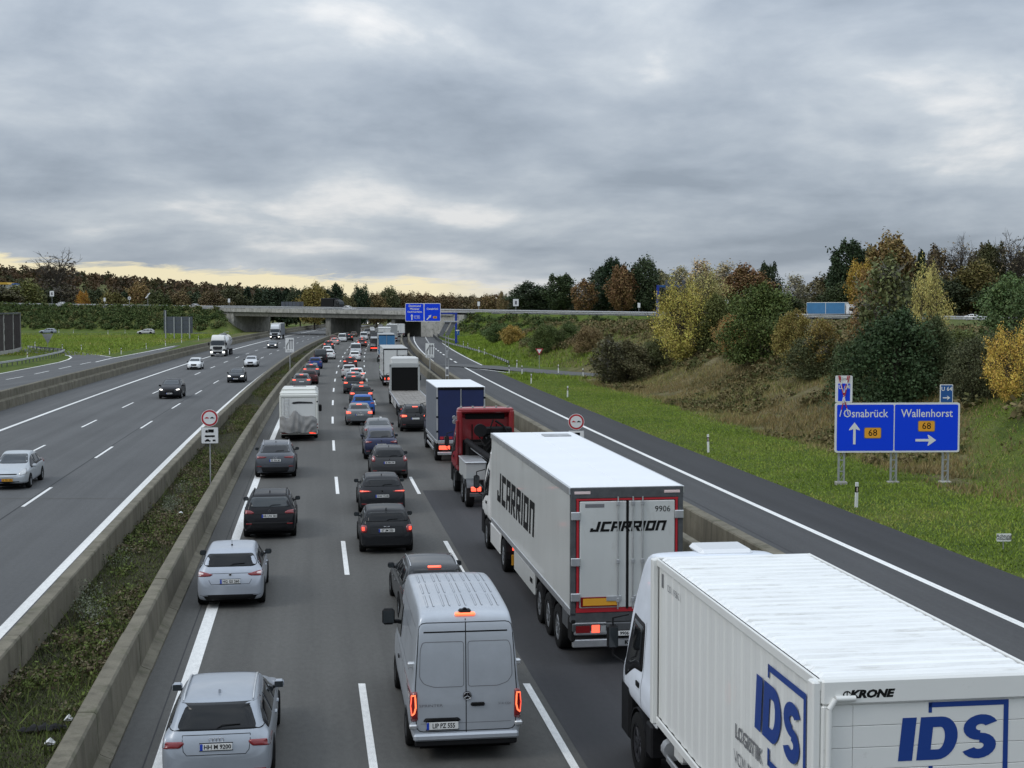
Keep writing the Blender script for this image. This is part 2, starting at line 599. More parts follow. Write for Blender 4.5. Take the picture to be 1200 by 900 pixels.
pbr('wood_bed', (.21, .195, .175), .8, var=(1.2, .25), dirt=(2.5, .5, (.38, .35, .32)), bump=(9, .4))
pbr('camper_white', (.70, .70, .65), .35, coat=.5, var=(1, .03))
pbr('cover_cloth', (.235, .23, .222), .85, var=(4, .12), bump=(14, .35))
pbr('bark', (.075, .062, .048), .95, var=(3, .3), bump=(6, .8))
pbr('bark_pale', (.26, .245, .21), .9, var=(3, .3), bump=(6, .8))
pbr('cloth_black', (.008, .008, .009), .9)
pbr('litter_white', (.7, .7, .7), .6)
pbr('noise_panel', (.085, .072, .068), .9, var=(5, .3), stretch=(6, 6, .4), bump=(8, .6))
pbr('roof_yellow', (.55, .34, .04), .7)
pbr('delineator_white', (.78, .78, .76), .45, var=(5, .06))
pbr('door_grey', (.40, .41, .40), .5)


# ------------------------------------------------------------------ mesh builder
class MB:
    def __init__(self):
        self.v, self.f, self.mi, self.mats, self.sm = [], [], [], [], []

    def slot(self, m):
        if m not in self.mats:
            self.mats.append(m)
        return self.mats.index(m)

    def add(self, vs, fs, m, smooth=False):
        o = len(self.v)
        self.v += [tuple(x) for x in vs]
        k = self.slot(m)
        for f in fs:
            self.f.append(tuple(i + o for i in f))
            self.mi.append(k)
            self.sm.append(smooth)
        return self

    def box(self, x0, x1, y0, y1, z0, z1, m, bev=0.0, tf=None):
        if x0 > x1: x0, x1 = x1, x0
        if y0 > y1: y0, y1 = y1, y0
        if z0 > z1: z0, z1 = z1, z0
        b = min(bev, (x1 - x0) * .45, (y1 - y0) * .45, (z1 - z0) * .45)
        if b <= 0:
            vs = [(x, y, z) for z in (z0, z1) for y in (y0, y1) for x in (x0, x1)]
            fs = [(0, 2, 3, 1), (4, 5, 7, 6), (0, 1, 5, 4), (2, 6, 7, 3), (0, 4, 6, 2), (1, 3, 7, 5)]
        else:
            vs, fs = [], []
            lo, hi = (x0, y0, z0), (x1, y1, z1)
            idx = {}
            for cx in (0, 1):
                for cy in (0, 1):
                    for cz in (0, 1):
                        c = (cx, cy, cz)
                        for ax in range(3):
                            p = []
                            for k in range(3):
                                e = hi[k] if c[k] else lo[k]
                                if k != ax:
                                    e += -b if c[k] else b
                                p.append(e)
                            idx[(c, ax)] = len(vs)
                            vs.append(tuple(p))
            for ax in range(3):
                o = [k for k in range(3) if k != ax]
                for side in (0, 1):
                    q = []
                    for a, bb in ((0, 0), (1, 0), (1, 1), (0, 1)):
                        c = [0, 0, 0]; c[ax] = side; c[o[0]] = a; c[o[1]] = bb
                        q.append(idx[(tuple(c), ax)])
                    fs.append(tuple(q))
                    # edges along o axes
            for ax in range(3):      # edge running along ax
                o = [k for k in range(3) if k != ax]
                for a in (0, 1):
                    for bb in (0, 1):
                        c0 = [0, 0, 0]; c0[o[0]] = a; c0[o[1]] = bb
                        c1 = list(c0); c1[ax] = 1
                        fs.append((idx[(tuple(c0), o[0])], idx[(tuple(c1), o[0])], idx[(tuple(c1), o[1])], idx[(tuple(c0), o[1])]))
            for cx in (0, 1):
                for cy in (0, 1):
                    for cz in (0, 1):
                        c = (cx, cy, cz)
                        fs.append((idx[(c, 0)], idx[(c, 1)], idx[(c, 2)]))
        if tf:
            vs = [tf @ Vector(p) for p in vs]
        return self.add(vs, fs, m)

    def cyl(self, p0, p1, r0, m, r1=None, n=12, caps=True, smooth=True):
        p0, p1 = Vector(p0), Vector(p1)
        r1 = r0 if r1 is None else r1
        d = (p1 - p0).normalized()
        u = d.orthogonal().normalized()
        w = d.cross(u)
        vs = []
        for p, r in ((p0, r0), (p1, r1)):
            for i in range(n):
                a = 2 * math.pi * i / n
                vs.append(p + u * (math.cos(a) * r) + w * (math.sin(a) * r))
        fs = [(i, (i + 1) % n, n + (i + 1) % n, n + i) for i in range(n)]
        self.add(vs, fs, m, smooth)
        if caps:
            self.add(vs[:n], [tuple(range(n))[::-1]], m)
            self.add(vs[n:], [tuple(range(n))], m)
        return self

    def tube(self, pts, r, m, n=6):
        rs = r if isinstance(r, (list, tuple)) else [r] * len(pts)
        for i in range(len(pts) - 1):
            self.cyl(pts[i], pts[i + 1], rs[i], m, rs[i + 1], n, caps=(i in (0, len(pts) - 2)))
        return self

    def prism(self, poly, axis, a0, a1, m):
        """closed 2-D outline extruded along an axis; poly in the other two axes' order"""
        def P(p, a):
            if axis == 0: return (a, p[0], p[1])
            if axis == 1: return (p[0], a, p[1])
            return (p[0], p[1], a)
        n = len(poly)
        vs = [P(p, a0) for p in poly] + [P(p, a1) for p in poly]
        fs = [(i, (i + 1) % n, n + (i + 1) % n, n + i) for i in range(n)] + [tuple(range(n))[::-1], tuple(range(n, 2 * n))]
        return self.add(vs, fs, m)

    def text(self, s, size, m, org, ux, uy, off=0.0, shear=0.0, align='CENTER', sx=1.0, thick=0.0):
        vs, fs = text_geo(s, size, off, shear, align)
        ux, uy, org = Vector(ux), Vector(uy), Vector(org)
        vv = [org + ux * (p[0] * sx) + uy * p[1] for p in vs]
        return self.add(vv, fs, m)

    def mesh(self, name, fixn=True):
        me = bpy.data.meshes.new(name)
        me.from_pydata(self.v, [], self.f)
        for m in self.mats:
            me.materials.append(MATS[m])
        me.polygons.foreach_set('material_index', self.mi)
        me.polygons.foreach_set('use_smooth', self.sm)
        if fixn:
            bm = bmesh.new(); bm.from_mesh(me)
            bmesh.ops.recalc_face_normals(bm, faces=bm.faces)
            bm.to_mesh(me); bm.free()
        me.update()
        return me

    def build(self, name, parent=None, loc=None, color=None, fixn=True):
        return link(name, self.mesh(name, fixn), parent, loc, color)


TXT = {}


def text_geo(s, size, off, shear, align):
    key = (s, size, off, shear, align)
    if key in TXT:
        return TXT[key]
    cu = bpy.data.curves.new('t', 'FONT')
    cu.body = s
    cu.size = size
    cu.offset = off
    cu.shear = shear
    cu.align_x = align
    cu.align_y = 'CENTER'
    cu.resolution_u = 2
    cu.fill_mode = 'FRONT'
    ob = bpy.data.objects.new('t', cu)
    COL.objects.link(ob)
    dg = bpy.context.evaluated_depsgraph_get()
    me = ob.evaluated_get(dg).to_mesh()
    vs = [tuple(v.co) for v in me.vertices]
    fs = [tuple(p.vertices) for p in me.polygons]
    ob.evaluated_get(dg).to_mesh_clear()
    bpy.data.objects.remove(ob)
    bpy.data.curves.remove(cu)
    TXT[key] = (vs, fs)
    return TXT[key]


def link(name, data, parent=None, loc=None, color=None):
    o = bpy.data.objects.new(name, data)
    COL.objects.link(o)
    if parent: o.parent = parent
    if loc is not None: o.location = loc
    if color: o.color = (*color, 1)
    return o


def tag(o, label=None, cat=None, group=None, kind=None):
    if label: o['label'] = label
    if cat: o['category'] = cat
    if group: o['group'] = group
    if kind: o['kind'] = kind
    return o


def thing(name, label, cat, loc=(0, 0, 0), rz=0.0, group=None):
    o = link(name, None, None, loc)
    o.empty_display_size = .3
    o.rotation_euler = (0, 0, rz)
    return tag(o, label, cat, group)


CH = {}


def kids(o):
    return [c for c in bpy.data.objects if c.parent == o]


def copy_tree(o, parent=None, cache=None):
    if cache is None:
        cache = {}
        for c in bpy.data.objects:
            if c.parent:
                cache.setdefault(c.parent.name, []).append(c)
    c = o.copy()
    COL.objects.link(c)
    c.parent = parent
    for ch in cache.get(o.name, []):
        copy_tree(ch, c, cache)
    return c


def quads(name, C, U, V, var, mat, parent=None, color=None, tri=False):
    """many small quads (or triangles) from numpy arrays: centre, half-axes; face attribute 'var'"""
    n = len(C)
    if tri:
        P = np.stack([C - U, C + U, C + V], 1).reshape(-1, 3); k = 3
    else:
        P = np.stack([C - U - V, C + U - V, C + U + V, C - U + V], 1).reshape(-1, 3); k = 4
    me = bpy.data.meshes.new(name)
    me.vertices.add(n * k); me.loops.add(n * k); me.polygons.add(n)
    me.vertices.foreach_set('co', P.astype(np.float32).ravel())
    me.loops.foreach_set('vertex_index', np.arange(n * k, dtype=np.int32))
    me.polygons.foreach_set('loop_start', np.arange(0, n * k, k, dtype=np.int32))
    me.polygons.foreach_set('loop_total', np.full(n, k, dtype=np.int32))
    a = me.attributes.new('var', 'FLOAT', 'FACE')
    a.data.foreach_set('value', np.asarray(var, dtype=np.float32))
    me.materials.append(MATS[mat])
    me.update(calc_edges=True)
    me.validate()
    if parent is False:
        return me
    return link(name, me, parent, None, color)


def leaves_axes(n, size, flat=0.0):
    d = rng.normal(size=(n, 3)); d /= np.linalg.norm(d, axis=1)[:, None]
    e = rng.normal(size=(n, 3)); e -= (e * d).sum(1)[:, None] * d
    e /= np.linalg.norm(e, axis=1)[:, None]
    s = size * (0.6 + .8 * rng.random(n))[:, None]
    return d * s, e * s * (.45 + .4 * rng.random(n))[:, None]


# ------------------------------------------------------------------ ground and roads
def strip(name, s0, s1, y0, y1, z, mat, step=4.0, nx=2, label=None, sfun=None):
    ys = list(np.arange(y0, y1, step)) + [y1]
    vs, fs, uv = [], [], []
    for y in ys:
        a, b = (s0, s1) if sfun is None else sfun(y)
        for i in range(nx):
            s = a + (b - a) * i / (nx - 1)
            vs.append((A(y) + s, y, z)); uv.append((s, y))
    for j in range(len(ys) - 1):
        for i in range(nx - 1):
            k = j * nx + i
            fs.append((k, k + 1, k + 1 + nx, k + nx))
    return flat(name, vs, fs, uv, mat)


def flat(name, vs, fs, uv, mat, parent=None):
    me = bpy.data.meshes.new(name)
    me.from_pydata(vs, [], fs)
    ul = me.uv_layers.new(name='UVMap')
    for lp in me.loops:
        ul.data[lp.index].uv = uv[lp.vertex_index]
    me.materials.append(MATS[mat])
    o = link(name, me, parent)
    return o


def st(o, label=None):
    o['kind'] = 'structure'
    if label: o['label'] = label
    return o


def make_ground():
    xs = np.unique(np.concatenate([np.arange(-900, -200, 25), np.arange(-200, -70, 5), np.arange(-70, 0, 2.5),
                                   np.arange(0, 70, 1.25), np.arange(70, 160, 5), np.arange(160, 900, 25),
                                   [-5000, -3000, -1800, -1200, 1200, 1800, 3000, 5000]]))
    ys = np.unique(np.concatenate([[-300, -100, -40], np.arange(-20, 200, 1.6), np.arange(200, 520, 3), np.arange(520, 700, 15),
                                   np.arange(700, 2400, 60), [3000, 4500, 7000]]))
    nx, ny = len(xs), len(ys)
    vs = []; dry = []
    for y in ys:
        for x0 in xs:
            # follow the road axis near it, so that the grid lines run along the kerbs
            k = max(0, 1 - abs(x0) / 400) if y < 700 else 0
            x = x0 + (A(y) - A(24)) * k if y < 700 else x0
            z = terrain(x, y)
            s = x - A(y)
            vs.append((x, y, z))
            dr = 0.0
            if s > 20 and y < 330:
                dr = dryness(x, y, s)
            if s < -26 and z > 1.6 and y < 620:
                dr = .35
            if y > 600:
                dr = .55
            if -8 < s < -4:
                dr = .45
            if SL < s < SR and y > 300: dr = .6
            dry.append(dr)
    fs = [(j * nx + i, j * nx + i + 1, (j + 1) * nx + i + 1, (j + 1) * nx + i) for j in range(ny - 1) for i in range(nx - 1)]
    me = bpy.data.meshes.new('ground')
    me.from_pydata(vs, [], fs)
    a = me.attributes.new('dry', 'FLOAT', 'POINT')
    a.data.foreach_set('value', dry)
    me.polygons.foreach_set('use_smooth', [True] * len(fs))
    me.materials.append(MATS['ground'])
    st(link('ground', me))


make_ground()
Y0, Y1 = -30, 1100
st(strip('road', -4.8, 10.4, Y0, Y1, 0, 'asphalt_jam', 4, 6), 'grey carriageway with three lanes of queueing traffic')
st(strip('road', 3.72, 10.4, Y0, 60.3, .004, 'asphalt_new', 4, 4), 'darker resurfaced right lane')
st(strip('road', -25.9, -7.7, Y0, Y1, 0, 'asphalt_far', 4, 6), 'oncoming carriageway')
st(strip('road', 12.5, 17.0, Y0, Y1, 0, 'asphalt_ramp', 4, 3), 'parallel slip road lane')
st(strip('road', 17.0, 19.95, Y0, 176, 0, 'asphalt_shoulder', 4, 3), 'dark shoulder of the slip road')
st(strip('road', 17.0, 20.0, 176, Y1, 0, 'asphalt_ramp', 4, 3), 'second lane of the slip road')
st(strip('ground', 10.6, 12.3, Y0, 700, .02, 'gully', 4, 2), 'narrow gully between two concrete barriers')


def line(name, s, w, y0, y1, z=.009, step=4.0):
    return st(strip(name, s - w / 2, s + w / 2, y0, y1, z, 'road_paint', step))


def dashes(s, w, first_end, dlen, per, ymax, ymin=-20):
    y = first_end
    while y - per > ymin: y -= per
    root = st(link('road_markings', None), 'broken white lane line')
    while y < ymax:
        ys = [y - dlen, y]
        vs = [(A(q) + s + k * w / 2, q, .009) for q in ys for k in (-1, 1)]
        o = flat('dash', vs, [(0, 1, 3, 2)], [(s, vs[0][1]), (s + w, vs[0][1]), (s, y), (s + w, y)], 'road_paint', root)
        y += per


line('road_markings', -3.7, .30, Y0, Y1)
line('road_markings', 7.35, .30, Y0, Y1)
dashes(0, .15, 29.1, 6, 18, 430)
dashes(3.5, .15, 29.1, 6, 18, 430)
line('road_markings', -8.72, .30, Y0, Y1)
line('road_markings', -21.6, .30, Y0, Y1)
dashes(-12.7, .15, 61.3, 6, 18, 420)
dashes(-16.75, .15, 98.2, 6, 18, 420)
line('road_markings', 16.85, .26, Y0, 186)
dashes(16.85, .26, 194.5, 5, 10.5, 400, 188)
line('road_markings', 13.75, .22, 205, 700)
line('road_markings', 19.75, .2, 178, 700)

# side road joining from the right behind the mound, and the nose between it and the slip road


def poly_from_pixels(name, pix, z, mat, label):
    vs = [tuple(G(x, y, z)) for x, y in pix]
    uv = [(v[0], v[1]) for v in vs]
    o = flat(name, vs, [tuple(range(len(vs)))], uv, mat)
    return st(o, label)


def ribbon(name, pix, w, z, mat, label=None, wend=None):
    if z is None:
        P = [T(x, y) for x, y in pix]; P = [Vector((p.x, p.y, max(p.z, 0) + .10)) for p in P]
    else:
        P = [G(x, y, z) for x, y in pix]
    vs, uv, fs = [], [], []
    L = 0
    for i, p in enumerate(P):
        a = P[max(0, i - 1)]; b = P[min(len(P) - 1, i + 1)]
        t = (b - a); t.z = 0; t.normalize()
        n = Vector((t.y, -t.x, 0))
        L += (p - a).length if i else 0
        for k in (-1, 1):
            q = p + n * (k * w / 2); vs.append(tuple(q)); uv.append((k * w / 2, L))
    for i in range(len(P) - 1):
        fs.append((2 * i, 2 * i + 1, 2 * i + 3, 2 * i + 2))
    return st(flat(name, vs, fs, uv, mat), label)


vs, uv, fs = [], [], []
for i, q in enumerate([(-9.5, 193.5)] + SIDE_ROAD):
    a_ = Vector(SIDE_ROAD[max(0, i - 2)]) if i > 1 else Vector((-9.5, 193.5)); b_ = Vector(SIDE_ROAD[min(len(SIDE_ROAD) - 1, i)])
    t_ = (b_ - a_).normalized(); n_ = Vector((t_.y, -t_.x))
    for k in (-1, 1):
        p_ = Vector(q) + n_ * (2.6 * k); vs.append((p_.x, p_.y, .16 if i > 1 else .02 + .07 * i)); uv.append((k * 3.2, i * 9))
for i in range(len(vs) // 2 - 1): fs.append((2 * i, 2 * i + 1, 2 * i + 3, 2 * i + 2))
st(flat('road', vs, fs, uv, 'asphalt_far'), 'narrow side road branching right behind the mound')
ribbon('road_markings', [(548, 430.5), (572, 433.6), (600, 437.2)], .25, .012, 'road_paint')
# left: slip road behind the wall with its nose
poly_from_pixels('road', [(-260, 500), (-60, 450), (0, 437.8), (40, 430.3), (70, 424.3), (81, 421), (84.5, 418.8), (82, 416.6), (74, 415.2),
                          (40, 413.5), (0, 412.5), (-60, 412), (-60, 405.5), (0, 405.8), (45, 408), (75, 410.8), (100, 413.6), (130, 418.0), (142, 418.6), (168, 412.5), (200, 405.4),
                          (212, 404.5), (170, 420), (100, 440), (0, 470), (-200, 560)], .53, 'asphalt_far', 'slip road joining from the left behind the long concrete wall')
LRW = [(-60, 450), (0, 437.8), (40, 430.3), (70, 424.3), (80, 421.3), (83.8, 418.8), (81, 417), (74, 415.6)]
ribbon('road_markings', LRW, .25, .54, 'road_paint')
ribbon('road_markings', [(-10, 405.8), (45, 408.2), (75, 411.1), (100, 413.9), (130, 418.2)], .25, .54, 'road_paint')
ribbon('road_markings', [(112, 424.2), (130, 420), (150, 416.2), (175, 411.5), (205, 405.5)], .3, .55, 'road_paint')
for a, b in (((7, 444.8), (27, 441.2)), ((40.5, 438.3), (57.5, 434.7)), ((69, 432.2), (83.5, 429)), ((94, 427), (106.5, 424.2)), ((-40, 455), (-15, 449.5))):
    ribbon('road_markings', [a, b], .18, .54, 'road_paint')
# loop road at the foot of the left embankment
ribbon('road', [(-90, 391.5), (0, 391.5), (60, 391.7), (130, 391.9), (190, 391.4), (235, 390.4), (275, 389)], 8.0, .56, 'asphalt_ramp', 'loop road at the foot of the green embankment')
# crossing road surface on the embankment and bridge
vs, uv, fs = [], [], []
for i, x in enumerate(range(-420, 330, 10)):
    for k in (-7.2, 7.2):
        p = Vector((x, cross_y(x))) + CN * k
        vs.append((p.x, p.y, deck_z(x) - .90)); uv.append((k, x))
for i in range(len(vs) // 2 - 1):
    fs.append((2 * i, 2 * i + 1, 2 * i + 3, 2 * i + 2))
st(flat('road', vs, fs, uv, 'asphalt_far'), 'road crossing over on the bridge and embankment')

# ------------------------------------------------------------------ concrete barriers
def barrier(label, prof, s, y0, y1, seg, ysplit, mat='concrete', name='concrete_barrier', tint=None, gap=.02, cap_rnd=0.0, z0=0.0):
    """prof: outline (ds, z); every segment up to ysplit is a panel of its own"""
    root = thing(name, label, 'barrier', (A(y0) + s, y0, 0))
    org = Vector(root.location)

    def seg_mb(a, b, sub, mb, dj=0.0, dz=0.0):
        n = len(prof)
        vs = []
        for i in range(sub + 1):
            y = a + (b - a) * i / sub
            for ds, z in prof:
                vs.append((A(y) + s + ds + dj - org.x, y - org.y, z + z0 + (dz if z > .3 else 0)))
        fs = []
        for i in range(sub):
            for k in range(n):
                k2 = (k + 1) % n
                fs.append((i * n + k, i * n + k2, (i + 1) * n + k2, (i + 1) * n + k))
        fs += [tuple(range(n)), tuple(range(sub * n, sub * n + n))[::-1]]
        mb.add(vs, fs, mat)
    y = y0
    while y < ysplit:
        b = min(y + seg, ysplit)
        mb = MB(); seg_mb(y, b - gap, 2, mb, rnd.uniform(-.008, .008), rnd.uniform(-.008, .008))
        mb.build('panel', root)
        y = b
    mb = MB()
    while y < y1:
        seg_mb(y, y + seg * 2 - gap, 1, mb); y += seg * 2
    o = mb.build('panel', root); o['kind'] = 'stuff'
    return root


# right face towards the queue, with a footing step (median, queue side)
barrier('grey concrete median barrier with stepped footing beside the queueing cars',
        [(-.20, -.1), (.42, -.1), (.42, .06), (.24, .13), (.20, .16), (.16, .86), (.12, .90), (-.16, .90), (-.20, .86)], -5.0, -12, 560, 6, 150)
barrier('grey concrete median barrier beside the oncoming lanes',
        [(-.26, -.1), (.20, -.1), (.18, .80), (.15, .84), (-.15, .84), (-.20, .78)], -7.6, -12, 560, 6, 150)
barrier('weathered concrete barrier right of the trucks, nearer of the two',
        [(-.30, -.1), (.22, -.1), (.18, .82), (.14, .86), (-.14, .86), (-.18, .8), (-.24, .3)], 10.62, -12, 640, 6, 170)
barrier('weathered concrete barrier along the slip road edge, behind the nearer one',
        [(-.24, -.1), (.24, -.1), (.22, .90), (.18, .94), (-.18, .94), (-.22, .9)], 12.35, -12, 640, 6, 170)
barrier('long tall concrete wall in two tiers beyond the oncoming lanes',
        [(-.30, -.1), (.36, -.1), (.30, .66), (.24, .74), (.06, .76), (.02, .80), (.02, 1.36), (-.02, 1.42), (-.28, 1.42), (-.30, 1.38)], -26.0, 60, 560, 5, 300, name='concrete_wall')

# ------------------------------------------------------------------ bridge
CT = Vector((CN.y, -CN.x))       # along the crossing road towards the right (x grows, y falls)


def cp(x, off=0.0, z=0.0):
    p = Vector((x, cross_y(x))) + CN * off
    return Vector((p.x, p.y, z))


def span_x(s, off=0.0):
    lo, hi = -300.0, 150.0
    for _ in range(50):
        mid = (lo + hi) / 2
        p = cp(mid, off)
        if p.x - A(p.y) < s: lo = mid
        else: hi = mid
    return mid


XL, XR = span_x(SL), span_x(SR)
bridge = thing('bridge', 'long concrete road bridge crossing over the whole motorway', 'bridge', cp(-40, 0, 0))
BO = Vector(bridge.location)


def col_x(px, off):
    """x on the crossing road line (shifted by off) that stands in picture column px"""
    k = (px - 600) / F
    return (k * (370 + CN.y * off) - CN.x * off) / (1 + .68 * k)


def along(mb, prof, xs, mat):
    """sweep an outline (off, dz relative to the rail line) along the crossing road"""
    n = len(prof); vs = []; fs = []
    for x in xs:
        for off, dz in prof:
            vs.append(cp(x, off, deck_z(x) + dz) - BO)
    for i in range(len(xs) - 1):
        for k in range(n):
            k2 = (k + 1) % n
            fs.append((i * n + k, i * n + k2, (i + 1) * n + k2, (i + 1) * n + k))
    fs += [tuple(range(n)), tuple(range((len(xs) - 1) * n, len(xs) * n))[::-1]]
    mb.add(vs, fs, mat)


xs = list(np.linspace(XL - 9, XR + 9, 16))
mb = MB(); along(mb, [(-7.9, -1.45), (7.9, -1.45), (7.9, -.86), (-7.9, -.86)], xs, 'concrete_bridge'); mb.build('deck', bridge)
for k in (-1, 1):
    mb = MB(); along(mb, [(k * 7.95, -1.62), (k * 8.35, -1.62), (k * 8.35, -.55), (k * 7.95, -.55)], xs, 'concrete_light'); mb.build('parapet', bridge)
xs2 = list(np.linspace(XL - .5, XR + .5, 12))
for off in (-5.6, 0, 5.6):
    mb = MB(); along(mb, [(off - 1.9, -2.85), (off + 1.9, -2.85), (off + 2.3, -1.46), (off - 2.3, -1.46)], xs2, 'concrete_bridge'); mb.build('girder', bridge)


def slab(name, x0, x1, o0, o1, zt0, zt1, mat, zb=-.3):
    mb = MB()
    vs = []
    for x, zt in ((x0, zt0), (x1, zt1)):
        for o_ in (o0, o1):
            for z in (zb, zt):
                vs.append(cp(x, o_, z) - BO)
    fs = [(0, 1, 3, 2), (4, 6, 7, 5), (0, 4, 5, 1), (2, 3, 7, 6), (1, 5, 7, 3), (0, 2, 6, 4)]
    mb.add(vs, fs, mat)
    return mb.build(name, bridge)


slab('abutment', XL - 10, XL, -7.8, 7.8, deck_z(XL) - 1.5, deck_z(XL) - 1.5, 'concrete_light')
slab('abutment', XR, XR + 12, -7.8, 7.8, deck_z(XR) - 1.5, deck_z(XR) - 1.5, 'concrete_light')
xm = span_x(-6.9)
slab('pier', xm - .8, xm + .8, -6.6, 6.6, deck_z(xm) - 2.86, deck_z(xm) - 2.86, 'concrete_bridge')
xw = span_x(12.0)
slab('pier', xw - .5, xw + .5, -6.6, 6.6, deck_z(xw) - 2.86, deck_z(xw) - 2.86, 'concrete_bridge')


# ------------------------------------------------------------------ steel guardrails
def guardrail(label, pts, h=.75, post_every=4.0, mat='steel', rails=1, maxposts=80):
    """W-profile beam on posts along 3-D points"""
    root = thing('guardrail', label, 'guardrail', pts[0])
    o = Vector(pts[0])
    P = [Vector(p) - o for p in pts]
    prof = [(0, .15), (.05, .09), (0, .02), (.05, -.05), (0, -.13), (-.03, -.13), (.02, -.05), (-.03, .02), (.02, .09), (-.03, .15)]
    for r in range(rails):
        mb = MB(); vs = []; fs = []
        n = len(prof)
        for i, p in enumerate(P):
            a = P[max(0, i - 1)]; b = P[min(len(P) - 1, i + 1)]
            t = (b - a); t.z = 0; t.normalize(); nn = Vector((t.y, -t.x, 0))
            for k, z in prof:
                vs.append(p + nn * (k + .06) + Vector((0, 0, h - .15 - r * .38 + z)))
        for i in range(len(P) - 1):
            for k in range(n):
                k2 = (k + 1) % n
                fs.append((i * n + k, i * n + k2, (i + 1) * n + k2, (i + 1) * n + k))
        mb.add(vs, fs, mat)
        mb.build('rail', root)
    # posts
    L = 0; nxt = 0; cnt = 0; me = None
    for i in range(len(P) - 1):
        seg = (P[i + 1] - P[i]).length
        while nxt <= L + seg and cnt < maxposts:
            q = P[i].lerp(P[i + 1], (nxt - L) / seg)
            if me is None:
                mb = MB().box(-.05, .05, -.05, .05, -.4, h, 'steel_dark'); me = mb.mesh('post')
            link('post', me, root, q)
            nxt += post_every; cnt += 1
        L += seg
    return root


def rail_line(off, x0, x1, n=24):
    return [cp(x, off, deck_z(x) - .88) for x in np.linspace(x0, x1, n)]


guardrail('steel guardrail along the near edge of the crossing road, left of the bridge', rail_line(-6.9, -330, XL - 4), .85, 6, rails=2)
guardrail('steel guardrail on the near parapet of the bridge', [p + Vector((0, 0, .33)) for p in rail_line(-8.15, XL - 4, XR + 4, 12)], .75, 4, rails=2)
guardrail('steel guardrail along the near edge of the crossing road, right of the bridge', rail_line(-6.9, XR + 4, 150), .9, 5, rails=2)
guardrail('steel guardrail along the far edge of the crossing road', rail_line(6.9, -330, 150, 40), .85, 8, rails=1)
guardrail('steel guardrail on the outer edge of the slip road before the bridge', [tuple(G(x, y)) for x, y in ((596, 429.5), (588, 426), (575, 420.8), (560, 415), (545, 410.5), (530, 406.5), (518, 402.5), (511, 398.0), (507.5, 394.5))], .75, 3)
guardrail('second steel guardrail branching off near the right abutment', [tuple(G(x, y)) for x, y in ((537, 405.3), (533, 402.6), (524, 400.2), (515, 396.5), (510, 392.5))], .95, 3)
guardrail('steel guardrail curving around the grass nose of the left slip road', [G(x, y, .5) for x, y in ((-30, 435.0), (0, 431.0), (25, 427.0), (45, 423.0), (62, 419.3), (72, 416.6), (75.5, 414.7), (70, 413.6), (55, 412.2), (40, 410.8), (32, 409.8))], .75, 2.5)

# ------------------------------------------------------------------ noise barrier at the left edge
nb = thing('noise_barrier', 'dark brown noise barrier panels between pale posts at the left edge', 'noise barrier', G(0, 416, .5))
base = [G(-14, 417.5, .5), G(4, 415.4, .5), G(15.0, 413.6, .5), G(23.0, 411.0, .5)]
NB0 = Vector(nb.location)
for i, (a, b) in enumerate(zip(base[:-1], base[1:])):
    t = (b - a); L = t.length; t.normalize(); n = Vector((t.y, -t.x, 0))
    ang = math.atan2(t.y, t.x)
    M = Matrix.Translation(a - NB0) @ Matrix.Rotation(ang, 4, 'Z')
    mb = MB(); mb.box(.3, L - .3, -.12, .12, .55, 6.3, 'noise_panel', tf=M)
    for k in range(int(L / .5)):
        mb.box(.35 + k * .5, .45 + k * .5, -.17, .17, .6, 6.25, 'noise_panel', tf=M)
    mb.build('panel', nb)
    mb = MB(); mb.box(.0, L, -.22, .22, -.6, .6, 'concrete_light', .04, tf=M); mb.build('plinth', nb)
    mb = MB(); mb.box(-.28, .28, -.2, .2, .5, 6.5, 'concrete_light', .03, tf=M)
    for z in (1.4, 3.2, 5.0):
        mb.box(.05, .22, -.24, .24, z, z + .7, 'black', tf=M)
    mb.build('post', nb)
    mb = MB(); mb.box(-.2, L + .2, -.3, .3, 6.4, 6.6, 'steel_dark', tf=M); mb.build('capping', nb)
t = (base[-1] - base[-2]).normalized()
MB().box(-.25, .25, -.2, .2, 0, 6.4, 'concrete_bridge', .03, tf=Matrix.Translation(base[-1] - NB0)).build('post', nb)


# ------------------------------------------------------------------ signs
def bracket(root, poles, h, r=.04, mat='steel', y=0.08, z0=-.3):
    for x in poles:
        MB().cyl((x, y, z0), (x, y, h), r, mat, n=8).build('pole', root)


def rrect(w, h, r, n=4, cx=0, cz=0):
    pts = []
    for qx, qz, a0 in ((1, 1, 0), (-1, 1, 90), (-1, -1, 180), (1, -1, 270)):
        for i in range(n + 1):
            a = rad(a0 + 90 * i / n)
            pts.append((cx + qx * (w / 2 - r) + r * math.cos(a), cz + qz * (h / 2 - r) + r * math.sin(a)))
    return pts


def plate(mb, w, h, r, cx, cz, y0, t, mat):
    return mb.prism(rrect(w, h, r, 4, cx, cz), 1, y0 - t, y0, mat)


def disc(mb, r, cx, cz, y0, t, mat, n=28):
    return mb.prism([(cx + r * math.cos(2 * math.pi * i / n), cz + r * math.sin(2 * math.pi * i / n)) for i in range(n)], 1, y0 - t, y0, mat)


def arrow_poly(mb, pts, y0, t, mat):
    return mb.prism(pts, 1, y0 - t, y0, mat)


